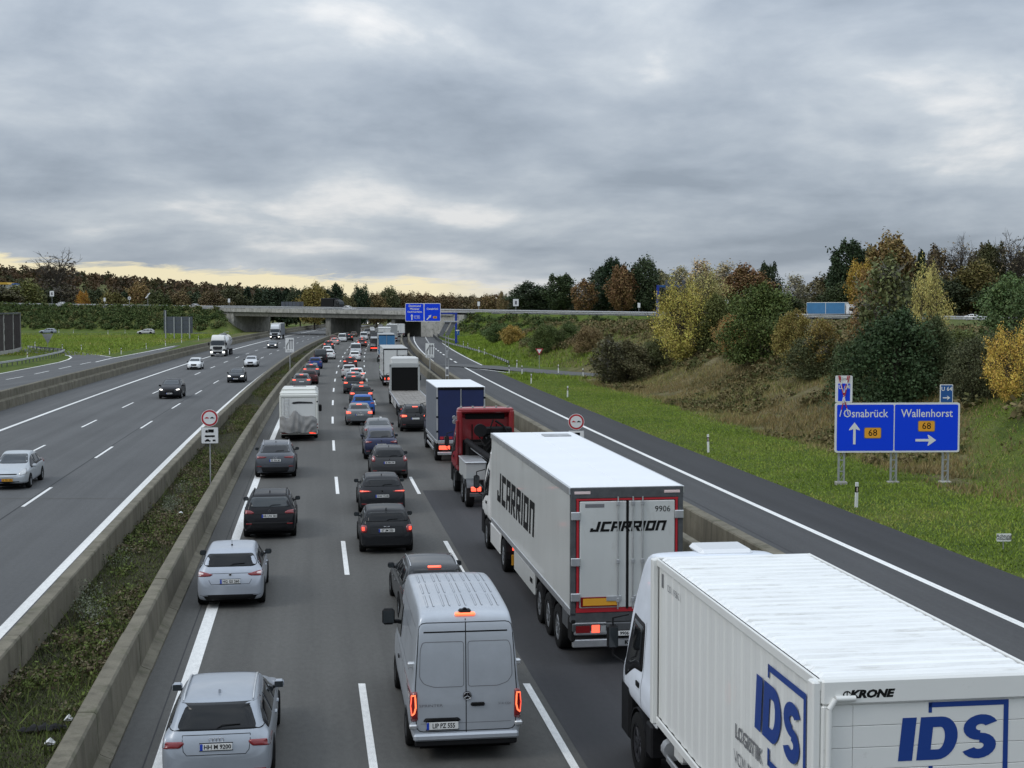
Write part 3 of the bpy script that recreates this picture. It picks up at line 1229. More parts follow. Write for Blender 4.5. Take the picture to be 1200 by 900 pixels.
def silh_car(mb, x, z, w, h, y, m, kind='car'):
    if kind == 'car':
        mb.prism([(x - w / 2, z), (x + w / 2, z), (x + w / 2, z + h * .45), (x + w * .28, z + h * .5), (x + w * .12, z + h), (x - w * .2, z + h), (x - w * .34, z + h * .5), (x - w / 2, z + h * .42)], 1, y - .004, y, m)
    elif kind == 'truck':
        mb.prism([(x - w / 2, z), (x + w / 2, z), (x + w / 2, z + h), (x - w * .15, z + h), (x - w * .15, z + h * .2), (x - w * .2, z + h * .2), (x - w * .2, z + h * .8), (x - w * .42, z + h * .8), (x - w / 2, z + h * .45)], 1, y - .004, y, m)
    elif kind == 'bus':
        mb.prism([(x - w / 2, z), (x + w / 2, z), (x + w / 2, z + h * .75), (x - w * .45, z + h * .75), (x - w / 2, z + h * .4)], 1, y - .004, y, m)
    for q in (-.3, .3):
        disc(mb, h * .18, x + w * q, z, y, .004, m, 10)


def no_overtaking(px, py_center, D, label, base_z=0.0, bear=0.0):
    """round sign with two car symbols above a white plate of vehicle symbols; D metres ahead"""
    c = (px - 600) / F * D
    zc = CAM_H - (py_center - 360) * D / F
    root = thing('road_sign', label, 'road sign', (c, D, base_z), bear, 'no overtaking signs')
    z = zc - base_z
    R_ = .345
    bracket(root, (0,), z + .3, .026)
    mb = MB(); disc(mb, R_ + .02, 0, z, 0, .02, 'sign_white'); disc(mb, R_, 0, z, -.021, .004, 'sign_red'); disc(mb, R_ * .78, 0, z, -.026, .004, 'sign_white')
    for q, sgn in ((-.115, 1), (.115, -1)):
        mb.prism([(q - .09, z - .02), (q + .09, z - .02), (q + .09, z + .014), (q + .048, z + .018), (q + .028, z + .048), (q - .034, z + .048), (q - .055, z + .018), (q - .09, z + .014)], 1, -.035, -.031, 'black' if sgn < 0 else 'sign_red')
    mb.build('disc', root)
    mb = MB(); plate(mb, .72, .70, .04, 0, z - .75, .0, .02, 'steel'); plate(mb, .69, .67, .035, 0, z - .75, -.021, .003, 'sign_white')
    silh_car(mb, -.01, z - .62, .36, .13, -.026, 'black', 'truck')
    silh_car(mb, 0, z - .82, .42, .10, -.026, 'black', 'bus')
    silh_car(mb, -.09, z - 1.01, .25, .10, -.026, 'black', 'car'); silh_car(mb, .18, z - 1.0, .12, .09, -.026, 'black', 'bus')
    mb.build('plate', root)
    return root


no_overtaking(244.6, 490, 59.5, 'round red ringed no overtaking sign with white vehicle plate in the planted median', .1, rad(8))
no_overtaking(675.5, 494.5, 62.5, 'round red ringed no overtaking sign between the barriers behind the white trailer', .0, rad(0))


def lane_sign(px, py, D, wpx, hpx, label, base_z, kind):
    c = (px - 600) / F * D
    w = wpx * D / F; h = hpx * D / F
    zc = CAM_H - (py - 360) * D / F - base_z
    root = thing('road_sign', label, 'road sign', (c, D, base_z), 0, 'lane merge signs')
    bracket(root, (0,), zc + h * .4, .06)
    mb = MB(); plate(mb, w, h, .06, 0, zc, 0, .03, 'steel'); plate(mb, w * .94, h * .96, .05, 0, zc, -.031, .004, 'sign_white')
    y = -.037
    z0, z1 = zc - h * .28, zc + h * .42
    for x in (0.02, .27):
        mb.box(w * x - .06, w * x + .06, y - .004, y, z0, z1 - .25, 'text_grey')
        mb.prism([(w * x - .16, z1 - .27), (w * x + .16, z1 - .27), (w * x, z1)], 1, y - .004, y, 'text_grey')
    x0 = -w * .32
    mb.prism([(x0 - .06, z0), (x0 + .06, z0), (x0 + .06, z0 + h * .22), (x0 + w * .22, z0 + h * .44), (x0 + w * .22, z0 + h * .55), (x0 - .06, z0 + h * .27)], 1, y - .004, y, 'text_grey')
    mb.text('200 m', h * .16, 'text_grey', (0, y - .005, zc - h * .39), (1, 0, 0), (0, 0, 1))
    mb.build('plate', root)
    return root


def depth_at(px_, z, py_):   # depth from height and pixel row
    return (CAM_H - z) * F / (py_ - 360)


lane_sign(296.5, 375.3 + 0, 150, 21, 34, 'white lane merge sign on a post in the median, beyond the camper', .1, 0) if False else None
lane_sign(339.5, 404.3, 168, 10.5, 17.5, 'white lane merge sign standing in the planted median', .1, 0)
lane_sign(503.7, 410.5, 158, 10.6, 17.2, 'white lane merge sign standing in the gully between the barriers', .02, 0)


def big_sign():
    """the blue direction board on three lattice posts at the right"""
    D = 61.5
    sc_ = D / F
    bx = (1052.5 - 600) * sc_
    gz = terrain(bx, D)
    root = thing('direction_sign', 'large blue direction board reading Osnabrück and Wallenhorst on three steel posts', 'road sign', (bx, D, 0), rad(2.5))

    def X(px): return (px - 1052.5) * sc_

    def Z(py): return CAM_H - (py - 360) * sc_
    x0, x1, z0, z1 = X(978.5), X(1127), Z(530.5), Z(472)
    W_, H_ = x1 - x0, z1 - z0
    cx, cz = (x0 + x1) / 2, (z0 + z1) / 2
    xm_ = X(1048.8)
    mb = MB()
    plate(mb, W_, H_, .10, cx, cz, 0, .05, 'sign_white')
    mb.build('board', root)
    mb = MB()
    plate(mb, xm_ - x0 - .11, H_ - .16, .06, (x0 + xm_) / 2 + .03, cz, -.051, .006, 'sign_blue')
    mb.build('panel', root)
    mb2 = MB()
    plate(mb2, x1 - xm_ - .11, H_ - .16, .06, (x1 + xm_) / 2 - .03, cz, -.051, .006, 'sign_blue')
    mb2.build('panel', root)
    y = -.061
    tx = (1, 0, 0); tz = (0, 0, 1)
    mb = MB(); mb.text('Osnabrück', .50, 'sign_white', (X(1014.5), y, Z(484.8)), tx, tz, off=.004, sx=.90); mb.build('lettering', root)
    mb = MB(); mb.text('Wallenhorst', .50, 'sign_white', (X(1087.5), y, Z(484.8)), tx, tz, off=.004, sx=.92); mb.build('lettering', root)
    for px, py in ((1023.3, 507.4), (1087.2, 499.6)):
        mb = MB(); plate(mb, .78, .50, .07, X(px), Z(py), y, .004, 'text_grey'); plate(mb, .72, .44, .06, X(px), Z(py), y - .005, .004, 'sign_orange')
        mb.text('68', .42, 'black', (X(px), y - .012, Z(py)), tx, tz, off=.002); mb.build('number_plate', root)
    mb = MB()
    ax, az = X(1001.6), Z(507.5)
    mb.prism([(ax - .055, az - .50), (ax + .055, az - .50), (ax + .055, az + .18), (ax + .24, az + .12), (ax + .24, az + .17), (ax, az + .48), (ax - .24, az + .17), (ax - .24, az + .12), (ax - .055, az + .18)], 1, y - .004, y, 'sign_white'); mb.build('arrow', root)
    mb = MB()
    ax, az = X(1086.5), Z(516.2)
    mb.prism([(ax - .46, az - .055), (ax + .14, az - .055), (ax + .08, az - .24), (ax + .13, az - .24), (ax + .47, az), (ax + .13, az + .24), (ax + .08, az + .24), (ax + .14, az + .055), (ax - .46, az + .055)], 1, y - .004, y, 'sign_white'); mb.build('arrow', root)
    # small boards on top
    mb = MB(); plate(mb, .76, 1.20, .06, X(988.6), Z(455.8), -.01, .04, 'sign_white'); plate(mb, .54, .78, .02, X(988.8), Z(459.5), -.051, .004, 'sign_blue')
    mb.text('Uml.', .2, 'text_grey', (X(989), -.056, Z(444)), tx, tz); mb.text('U 64', .26, 'sign_white', (X(988.8), -.057, Z(453.5)), tx, tz, off=.004)
    mb.box(X(988.8) - .03, X(988.8) + .03, -.06, -.056, Z(465), Z(459), 'sign_white')
    mb.build('diversion_board', root)
    mb = MB()
    for a, b in (((982, 440), (994, 486)), ((995, 440), (984, 488)), ((983.5, 440), (990, 470)), ((993, 440), (987, 470))):
        p0 = Vector((X(a[0]), -.075, Z(a[1]))); p1 = Vector((X(b[0]), -.075, Z(b[1])))
        d = (p1 - p0) / 6
        for i in range(6):
            mb.cyl(p0 + d * i, p0 + d * (i + 1), .022, ('sign_red', 'sign_white')[i % 2], n=5)
    mb.build('crossed_tape', root)
    mb = MB(); plate(mb, .58, .82, .03, X(1110.6), Z(461.5), -.01, .04, 'sign_white'); plate(mb, .52, .76, .03, X(1110.6), Z(461.5), -.051, .004, 'sign_blue_dark')
    mb.text('U 64', .25, 'sign_white', (X(1110.6), -.058, Z(456)), tx, tz, off=.004)
    ax, az = X(1110.6), Z(466.3)
    mb.prism([(ax - .17, az - .025), (ax + .05, az - .025), (ax + .02, az - .10), (ax + .17, az), (ax + .02, az + .10), (ax + .05, az + .025), (ax - .17, az + .025)], 1, -.062, -.058, 'sign_white')
    mb.build('diversion_board', root)
    for px in (987.8, 1050, 1112):
        mb = MB(); x = X(px)
        for q in (-.12, .12):
            mb.box(x + q - .035, x + q + .035, .06, .16, -.5 + gz, z1 + (.2 if px != 1050 else -.1), 'steel')
        z = gz
        while z < z0 + .1:
            mb.box(x - .12, x + .12, .09, .13, z, z + .05, 'steel')
            mb.tube([(x - .12, .11, z), (x + .12, .11, z + .45)], .012, 'steel', 4)
            z += .5
        mb.box(x - .25, x + .25, -.05, .3, gz - .1, gz + .07, 'concrete_light', .02)
        mb.build('post', root)
    for zz in (z0 + .3, z1 - .3):
        mb = MB().box(x0 + .1, x1 - .1, .0, .06, zz - .04, zz + .04, 'steel'); mb.build('rail', root)


big_sign()


def gantry_sign():
    """blue cantilever sign standing right of the queue before the bridge"""
    D = 292.0
    s_ = D / F
    bx = (572.5 - 38 - 600) * s_       # mast at px 534.5
    root = thing('gantry_sign', 'blue motorway board on a blue cantilever mast before the bridge, naming Dortmund', 'road sign', (bx, D, 0), 0)

    def X(px): return (px - 534.5) * s_

    def Z(py): return CAM_H - (py - 360) * s_
    mb = MB().box(X(533.2), X(535.8), -.3, .3, -.3, Z(366.2), 'gantry_blue', .03); mb.build('mast', root)
    mb = MB().box(X(516), X(536.1), -.28, .28, Z(368.3), Z(366.3), 'gantry_blue', .03).box(X(478), X(517), .1, .5, Z(372), Z(369.8), 'gantry_blue'); mb.build('arm', root)
    x0, x1, z0, z1 = X(475.3), X(516.6), Z(376.7), Z(355.3)
    mb = MB(); plate(mb, x1 - x0, z1 - z0, .2, (x0 + x1) / 2, (z0 + z1) / 2, -.3, .12, 'sign_white'); mb.build('board', root)
    xm_ = X(497.2)
    for a, b in ((x0, xm_), (xm_, x1)):
        mb = MB(); plate(mb, b - a - .2, z1 - z0 - .25, .15, (a + b) / 2, (z0 + z1) / 2, -.43, .01, 'sign_blue'); mb.build('panel', root)
    y = -.45
    tx = (1, 0, 0); tz = (0, 0, 1)
    mb = MB()
    cx = X(486.3)
    for t_, py in (('Dortmund', 358.6), ('Münster', 362.0), ('Osnabrück-Nahne', 365.4)):
        mb.text(t_, .62 if len(t_) < 10 else .5, 'sign_white', (cx, y, Z(py)), tx, tz, off=.012, sx=.95 if len(t_) < 10 else .82)
    mb.text('Osnabrück', .6, 'sign_white', (X(507), y, Z(362)), tx, tz, off=.012, sx=.9)
    mb.build('lettering', root)
    mb = MB(); ax, az = X(483), Z(371.6)
    mb.prism([(ax - .11, az - .6), (ax + .11, az - .6), (ax + .11, az + .2), (ax + .3, az + .15), (ax, az + .65), (ax - .3, az + .15), (ax - .11, az + .2)], 1, y - .01, y, 'sign_white'); mb.build('arrow', root)
    mb = MB(); plate(mb, 1.15, .62, .1, X(489), Z(371.6), y, .01, 'sign_white'); plate(mb, 1.03, .5, .1, X(489), Z(371.6), y - .011, .01, 'sign_blue'); mb.text('1 33', .45, 'sign_white', (X(489), y - .03, Z(371.6)), tx, tz, off=.005); mb.build('number_plate', root)
    mb = MB(); c_, s2 = math.cos(rad(-42)), math.sin(rad(-42)); ax, az = X(503), Z(371.8)
    pts = [(-.11, -.7), (.11, -.7), (.11, .2), (.34, .1), (0, .7), (-.34, .1), (-.11, .2)]
    mb.prism([(ax + p[0] * c_ - p[1] * s2, az + p[0] * s2 + p[1] * c_) for p in pts], 1, y - .01, y, 'sign_white'); mb.build('arrow', root)
    mb = MB(); plate(mb, .85, .5, .06, X(510), Z(371.8), y, .01, 'text_grey'); plate(mb, .78, .43, .06, X(510), Z(371.8), y - .011, .01, 'sign_orange'); mb.text('68', .42, 'black', (X(510), y - .03, Z(371.8)), tx, tz); mb.build('number_plate', root)
    mb = MB(); plate(mb, .75, 1.1, .08, X(536.3), Z(389.5), -.32, .05, 'sign_blue_dark'); mb.text('2', .5, 'sign_white', (X(536.3), -.38, Z(389.5)), tx, tz); plate(mb, .75, .2, .05, X(536.3), Z(387), -.375, .01, 'sign_white'); mb.build('small_board', root)


gantry_sign()

# tilted dark panel on a tall thin double pole, right of the lane merge sign
D = 137.0
pt = thing('pole_sign', 'dark slanted panel on a tall thin double pole beside the slip road barrier', 'road sign', ((524 - 600) / F * D, D, 0), 0)
s_ = D / F
MB().cyl((-.14, 0, 0), (-.14, 0, CAM_H - 30 * s_), .035, 'steel', n=6).build('pole', pt)
MB().cyl((.14, 0, 0), (.14, 0, CAM_H - 30 * s_), .035, 'steel', n=6).build('pole', pt)
mb = MB()
z_a, z_b = CAM_H - 33 * s_, CAM_H - 17.5 * s_
for a, b in ((-.62, -.08), (.08, .56)):
    mb.add([(a * .9 - .30, -.1, z_a), (b * .9 - .30, -.1, z_a), (b * .95 + .38, .25, z_b), (a * .95 + .38, .25, z_b)] + [(a * .9 - .30, 0, z_a), (b * .9 - .30, 0, z_a), (b * .95 + .38, .35, z_b), (a * .95 + .38, .35, z_b)],
           [(0, 1, 2, 3), (4, 7, 6, 5), (0, 4, 5, 1), (1, 5, 6, 2), (2, 6, 7, 3), (3, 7, 4, 0)], 'steel_dark')
mb.build('panel', pt)
mb = MB().box(-.35, 1.1, .1, .5, z_b - .02, z_b + .12, 'steel', .02); mb.build('top_rail', pt)
mb = MB().box(-.14, .14, -.12, .05, 1.2, 2.1, 'sign_white', .02).box(-.12, .12, -.14, -.12, 1.35, 1.9, 'text_grey').box(-.12, .12, -.1, .06, 3.0, 3.7, 'steel', .02); mb.build('control_box', pt)


# give-way signs
def give_way(px, pyc, D, label, wpx, back, z0):
    s_ = D / F
    root = thing('give_way_sign', label, 'road sign', ((px - 600) * s_, D, z0), math.pi if back else 0)
    w = wpx * s_ / 2
    zc = CAM_H - (pyc - 360) * s_ - z0
    MB().cyl((0, .06, -.2), (0, .06, zc), .035, 'steel', n=6).build('pole', root)
    mb = MB()
    tri = lambda k: [(-w * k, zc + w * .577 * k), (w * k, zc + w * .577 * k), (0, zc - w * 1.155 * k)]
    mb.prism(tri(1), 1, -.02, .02, 'steel'); mb.prism(tri(.98), 1, -.026, -.021, 'sign_red'); mb.prism(tri(.62), 1, -.032, -.027, 'sign_white')
    if back:
        for zz in (zc + w * .3, zc - w * .3):
            mb.box(-w * .4, w * .4, .021, .06, zz - .04, zz + .04, 'steel')
    mb.build('triangle', root)


p = T(632, 432)
give_way(632, 411, p.y, 'white and red give way triangle on the grass beside the right side road', 9.2, False, p.z)
give_way(56, 395, G(56, 412, .5).y, 'grey back of a give way triangle at the left slip road nose', 13.5, True, .5)

# back of the big sign on the left meadow
p0, p1 = G(193.5, 397, .5), G(223, 398, .5)
D = p0.y; s_ = D / F
bs = thing('direction_sign', 'grey back of a large direction board on four steel posts on the left meadow', 'road sign', ((208.5 - 600) * s_, D, .5))
Z = lambda py: CAM_H - (py - 360) * s_ - .5
Xl = lambda px: (px - 208.5) * s_
tilt = rad(0)
pbr('sign_back', (.085, .095, .115), .5, var=(2, .1))
for i in range(4):
    z_a = Z(390.5) + (Z(371) - Z(390.5)) * i / 4
    MB().box(Xl(192.3), Xl(226), .0, .05, z_a + .02, z_a + (Z(371) - Z(390.5)) / 4 - .02, 'sign_back', .01).build('panel', bs)
MB().box(Xl(192.3), Xl(195.5), .0, .05, Z(371) + .05, Z(363.5), 'sign_back', .01).build('small_board', bs)
for px, pt_ in ((194.5, 364), (204.5, 371.5), (213.3, 371.5), (222.5, 372)):
    MB().box(Xl(px) - .12, Xl(px) + .12, -.2, -.02, -.4, Z(pt_), 'steel').build('post', bs)

# delineator posts
me_post = MB()
me_post.prism([(-.06, -.02), (.06, -.02), (.05, .06), (-.05, .06)], 2, -.2, .62, 'delineator_white')
me_post.prism([(-.062, -.022), (.062, -.022), (.052, .062), (-.052, .062)], 2, .62, .86, 'black')
me_post.prism([(-.06, -.02), (.06, -.02), (.05, .06), (-.05, .06)], 2, .86, 1.02, 'delineator_white')
me_post.box(-.022, .022, -.028, -.021, .66, .82, 'reflector_white')
me_post = me_post.mesh('delineator')
DL = [((1003.5, 596), 'white delineator post with black band on the verge in front of the blue direction board'),
      ((830, 531), 'white delineator post alone on the green verge, right of the no overtaking sign'),
      ((665, 466), 'white delineator post on the verge, just past the side road turn'),
      ((622.3, 449.5), 'white delineator post on the near side of the side road mouth'),
      ((611.8, 438.5), 'white delineator post between side road and grass, near the give way sign'),
      ((596.8, 438.2), 'leftmost white delineator post at the side road mouth'),
      ((605.7, 431), 'white delineator post at the far side of the side road mouth'),
      ((654.3, 437.2), 'white delineator post right of the give way sign behind the side road'),
      ((683.5, 442.5), 'rightmost white delineator post on the side road before the bush'),
      ((543, 406), 'small far delineator post behind the right guardrail, leftmost of four'),
      ((548.2, 408.2), 'small far delineator post behind the right guardrail, second of four'),
      ((561.2, 414), 'small far delineator post behind the right guardrail, third of four'),
      ((567.6, 416.6), 'small far delineator post behind the right guardrail, nearest of four'),
      ((128.5, 415.5), 'left of a close pair of white delineator posts on the left meadow'),
      ((142, 415.2), 'right of a close pair of white delineator posts on the left meadow'),
      ((95.5, 411), 'white delineator post on the left meadow behind the slip road edge'),
      ((171.5, 409), 'white delineator post on the left meadow, first left of the sign back'),
      ((194, 405.5), 'white delineator post under the left end of the sign back'),
      ((212.8, 401.8), 'white delineator post under the right half of the sign back'),
      ((232.7, 399), 'white delineator post between sign back and tanker lorry'),
      ((32, 421.5), 'white delineator post in the grass behind the left guardrail'),
      ((41, 407), 'white delineator post poking up over the left guardrail, left one'),
      ((73, 410.2), 'white delineator post poking up over the guardrail tip'),
      ((69, 390), 'tiny delineator post behind the silver hatchback on the loop road'),
      ((86, 391), 'tiny delineator post on the loop road, right of the silver hatchback'),
      ((126.5, 392), 'tiny delineator post on the loop road edge, left of centre meadow'),
      ((146.5, 391), 'tiny delineator post on the loop road edge, just left of the silver estate'),
      ((200.5, 392.5), 'tiny delineator post under the left half of the sign back'),
      ((220, 392), 'tiny delineator post under the right end of the sign back')]
for (px, py), lb in DL:
    q = T(px, py)
    o = link('delineator_post', me_post, None, (q.x, q.y, q.z)); o.rotation_euler = (rad(rnd.uniform(-2, 2)), rad(rnd.uniform(-2.5, 2.5)), rnd.uniform(-.3, .3))
    tag(o, lb, 'delineator', 'white delineator posts')

# little white notice in the grass
q = T(1176, 645)
o = thing('notice_sign', 'small white Achtung notice plate in the grass at the right edge', 'sign', q, rad(4))
s_ = q.y / F
mb = MB(); plate(mb, 17.5 * s_, 9.2 * s_, .02, 0, 14 * s_ , 0, .02, 'sign_white'); mb.text('Achtung', .155, 'black', (0, -.022, 15.6 * s_), (1, 0, 0), (0, 0, 1), off=.002)
mb.text('Wildunfälle', .105, 'black', (0, -.022, 12.2 * s_), (1, 0, 0), (0, 0, 1), off=.002)
mb.build('plate', o)
MB().cyl((0, .03, -.2), (0, .03, 14 * s_), .02, 'steel', n=6).build('pole', o)

# small signs along the crossing road


def crossing_sign(px, pyb, pyt, kind, label, D=None):
    x = col_x(px, 7.6)
    p = cp(x, 7.6, deck_z(x) - .9); D = p.y; s_ = D / F
    root = thing('road_sign', label, 'road sign', p)
    zt = CAM_H - (pyt - 360) * s_ - p.z
    MB().cyl((0, 0, -.2), (0, 0, zt - .2), .06, 'steel', n=6).build('pole', root)
    mb = MB()
    if kind == 'round':
        disc(mb, .55, 0, zt - .55, -.07, .03, 'sign_white', 16); disc(mb, .3, 0, zt - .55, -.101, .01, 'text_grey', 12)
    elif kind == 'tilt':
        mb.prism([(-.9, zt - 1.8), (-.5, zt - 1.9), (.9, zt - .1), (.6, zt)], 1, -.1, -.05, 'sign_white')
    elif kind == 'panel':
        plate(mb, 1.5, 1.9, .08, 0, zt - .95, -.07, .03, 'sign_white'); mb.box(-.3, .3, -.11, -.1, zt - 1.5, zt - .5, 'text_grey')
    else:
        plate(mb, .7, 1.2, .05, 0, zt - .6, -.07, .03, 'sign_white')
    mb.build('plate', root)


crossing_sign(62, 357, 341, 'panel', 'white rectangular sign above the left embankment behind the white car')
crossing_sign(152.5, 357, 347.5, 'round', 'small round sign above the crossing road, left')
crossing_sign(174, 357, 343, 'tilt', 'slanted white board above the crossing road, left')
crossing_sign(123.5, 357, 349, 'small', 'small pale sign plate above the crossing road left of the round one')
crossing_sign(269, 357, 350, 'small', 'small pale sign plate on the crossing road above the left abutment')
crossing_sign(604.5, 366, 350.5, 'panel', 'white sign on a post above the right embankment by the first trees')
crossing_sign(561, 366, 353.5, 'small', 'small pale sign plate on the crossing road right of the blue board')
crossing_sign(851, 366, 351, 'round', 'round white sign on a post between the autumn trees on the crossing road')
crossing_sign(748.5, 366, 355, 'small', 'small post sign in front of the dark trees on the crossing road')

# blue gantry on the crossing road
p = cp(col_x(770.5, -7.3), -7.3)
D = p.y; s_ = D / F
gq = thing('gantry_sign', 'blue gantry frame with dark sign boxes rising behind the yellow tree', 'road sign', (p.x, D, deck_z(p.x) - .9))
Z = lambda py: CAM_H - (py - 360) * s_ - (deck_z(p.x) - .9)
MB().box(-.3, .3, -.3, .3, -.5, Z(334.2), 'gantry_blue', .03).build('mast', gq)
MB().box(-.3, 42 * s_, -.25, .25, Z(337), Z(334.5), 'sign_blue_dark', .03).build('arm', gq)
for a in (8.5, 13.0, 28):
    MB().box(a * s_, (a + 4) * s_, -.5, -.26, Z(340), Z(328.5), 'sign_back', .03).build('sign_box', gq)

# lattice board above the left trees (dark frame at px 330-357)
p = cp(col_x(343, 8.5), 8.5)
s_ = p.y / F
lb_ = thing('direction_sign', 'dark back of a wide sign board above the bridge, left', 'road sign', (p.x, p.y, deck_z(p.x) - .9))
for i in range(6):
    MB().box((-13 + i * 4.4) * s_, (-9 + i * 4.4) * s_, 0, .1, 4 * s_, 9.5 * s_, 'sign_back').build('panel', lb_)
for q in (-9, 9):
    MB().box(q * s_ - .1, q * s_ + .1, -.2, -.01, -.5, 9 * s_, 'steel_dark').build('post', lb_)

# litter in the median
q = G(50, 857, .12)
mb = MB()
n = 14
vs = []
for j in range(6):
    for i in range(n):
        u = i / (n - 1) * 2 - 1; v = j / 5 * 2 - 1
        k = math.sqrt(max(0, 1 - u * u)) * (.8 + .3 * math.sin(i * 2.1))
        vs.append((u * .42 + .06 * v, v * .16 * k, .05 + .09 * (1 - v * v) * k + .02 * math.sin(i * 1.9 + j * 2.3)))
fs = [(j * n + i, j * n + i + 1, (j + 1) * n + i + 1, (j + 1) * n + i) for j in range(5) for i in range(n - 1)]
mb.add(vs, fs, 'cloth_black', True)
o = mb.build('rag', None, q); o.rotation_euler = (0, 0, rad(14))
tag(o, 'crumpled black rag lying in the planted median', 'rag')
for (px, py, w_), lb in (((58, 871, .09), 'white scrap of litter just below the black rag'), ((118, 731, .11), 'white litter scrap in the median grass, left of middle'),
                         ((124, 752.5, .09), 'white litter scrap close to the barrier below the pale weeds'), ((212, 602, .15), 'white paper scrap in the median near the top barrier bend'),
                         ((80, 843, .07), 'tiny white scrap beside the black rag')):
    q = G(px, py, .14)
    mb = MB(); mb.add([(-w_, -.05, 0), (0, -.08, .05), (w_, -.03, .01), (-w_ * .8, .08, .04), (0, .06, .09), (w_ * .9, .09, .0), (-w_, -.05, -.02), (w_, -.03, -.02), (w_ * .9, .09, -.02), (-w_ * .8, .08, -.02)],
                      [(0, 1, 4, 3), (1, 2, 5, 4), (6, 9, 8, 7), (0, 6, 7, 2, 1), (2, 7, 8, 5), (3, 4, 5, 8, 9), (0, 3, 9, 6)], 'litter_white')
    tag(mb.build('paper_scrap', None, q), lb, 'litter', 'litter in the median')

mb = strip('road_seam', -12.86, -12.80, -20, 420, .005, 'asphalt_shoulder', 6); st(mb, 'dark sealed seam along the oncoming lane line')
st(strip('road_seam', 1.72, 1.76, 60, 420, .005, 'asphalt_shoulder', 6), 'dark sealed seam in the middle lane')
st(strip('road_seam', -4.03, -4.005, -20, 420, .005, 'asphalt_shoulder', 6), 'dark sealed seam beside the left edge line')
st(strip('road_seam', 14.6, 14.64, -20, 300, .005, 'asphalt_shoulder', 6), 'dark sealed seam in the slip road lane')
st(strip('road_patch', -21.4, -8.9, 57.6, 57.75, .005, 'road_scuff' if 'road_scuff' in MATS else 'asphalt_jam', 1, 4), 'pale joint across the oncoming lanes')

# ------------------------------------------------------------------ vehicles: lofted bodies with fitted panels
def loft_body(stations, zbelt, lvl=2, zcrown=.012, flare=1.0, boxy=0.0):
    """stations: (y, ztop, half width at side, half width at top edge, zbottom), rear to front"""
    rings = []
    for y, zt, w, wt, zb in stations:
        zbe = min(zbelt(y) if callable(zbelt) else zbelt, zt - .07)
        zl = zb + .28 * (zbe - zb); zm = zb + .62 * (zbe - zb)
        ws = w * (1 - .02)
        t1 = .5
        midx = (ws - .03) * (1 - t1) + wt * t1
        midz = zbe * (1 - t1) + (zt - .05) * t1
        bulge = .018 if not boxy else .01
        half = [(0, zb), (w * .82, zb), (w * .965, zb + .05), (w * .992, zl), (w, zm), (ws, zbe - .04), (ws - .03, zbe + .01),
                (midx + bulge, midz), (wt, zt - .045), (wt * .93, zt - .006), (wt * .5, zt + zcrown * .7), (0, zt + zcrown)]
        rings.append([(x, y, z) for x, z in half])
    m = len(rings[0])
    vs, fs = [], []
    full = []
    for r in rings:
        full.append(r + [(-x, y, z) for x, y, z in r[-2:0:-1]])
    n = len(full[0])
    for r in full: vs += r
    for i in range(len(full) - 1):
        for k in range(n):
            k2 = (k + 1) % n
            fs.append((i * n + k, i * n + k2, (i + 1) * n + k2, (i + 1) * n + k))
    for base, flip in ((0, True), ((len(full) - 1) * n, False)):
        # caps: rows between mirrored ring points
        q = []
        R_ = list(range(m)); Lx = [0] + [n - k for k in range(1, m - 1)] + [m - 1]
        for k in range(m - 1):
            a, b, c, d = base + R_[k], base + R_[k + 1], base + Lx[k + 1], base + Lx[k]
            f = [a, b, c, d]
            f = [f[i] for i in range(4) if f[i] != f[i - 1]]
            if len(set(f)) >= 3:
                fs.append(tuple(f) if flip else tuple(f[::-1]))
    me = bpy.data.meshes.new('body')
    me.from_pydata(vs, [], fs)
    bm = bmesh.new(); bm.from_mesh(me); bmesh.ops.recalc_face_normals(bm, faces=bm.faces); bm.to_mesh(me); bm.free()
    ob = bpy.data.objects.new('t', me); COL.objects.link(ob)
    md = ob.modifiers.new('s', 'SUBSURF'); md.levels = lvl
    dg = bpy.context.evaluated_depsgraph_get()
    m2 = bpy.data.meshes.new_from_object(ob.evaluated_get(dg))
    bpy.data.objects.remove(ob); bpy.data.meshes.remove(me)
    m2.polygons.foreach_set('use_smooth', [True] * len(m2.polygons))
    m2.name = 'body'
    bm = bmesh.new(); bm.from_mesh(m2)
    bvh = BVHTree.FromBMesh(bm)
    bm.free()
    return m2, bvh


def round_poly(poly, r=.25, n=3):
    """soften corners of an outline"""
    out = []
    m = len(poly)
    for i in range(m):
        p0, p1, p2 = Vector(poly[i - 1]), Vector(poly[i]), Vector(poly[(i + 1) % m])
        d0 = min(r, (p0 - p1).length * .45); d2 = min(r, (p2 - p1).length * .45)
        a = p1 + (p0 - p1).normalized() * d0; b = p1 + (p2 - p1).normalized() * d2
        for k in range(n + 1):
            t = k / n
            out.append(tuple(a * (1 - t) ** 2 + p1 * (2 * t * (1 - t)) + b * t * t))
    return out


def resample(poly, dmax):
    out = []
    m = len(poly)
    for i in range(m):
        a, b = Vector(poly[i]), Vector(poly[(i + 1) % m])
        k = max(1, int(math.ceil((b - a).length / dmax)))
        for j in range(k):
            out.append(tuple(a.lerp(b, j / k)))
    return out


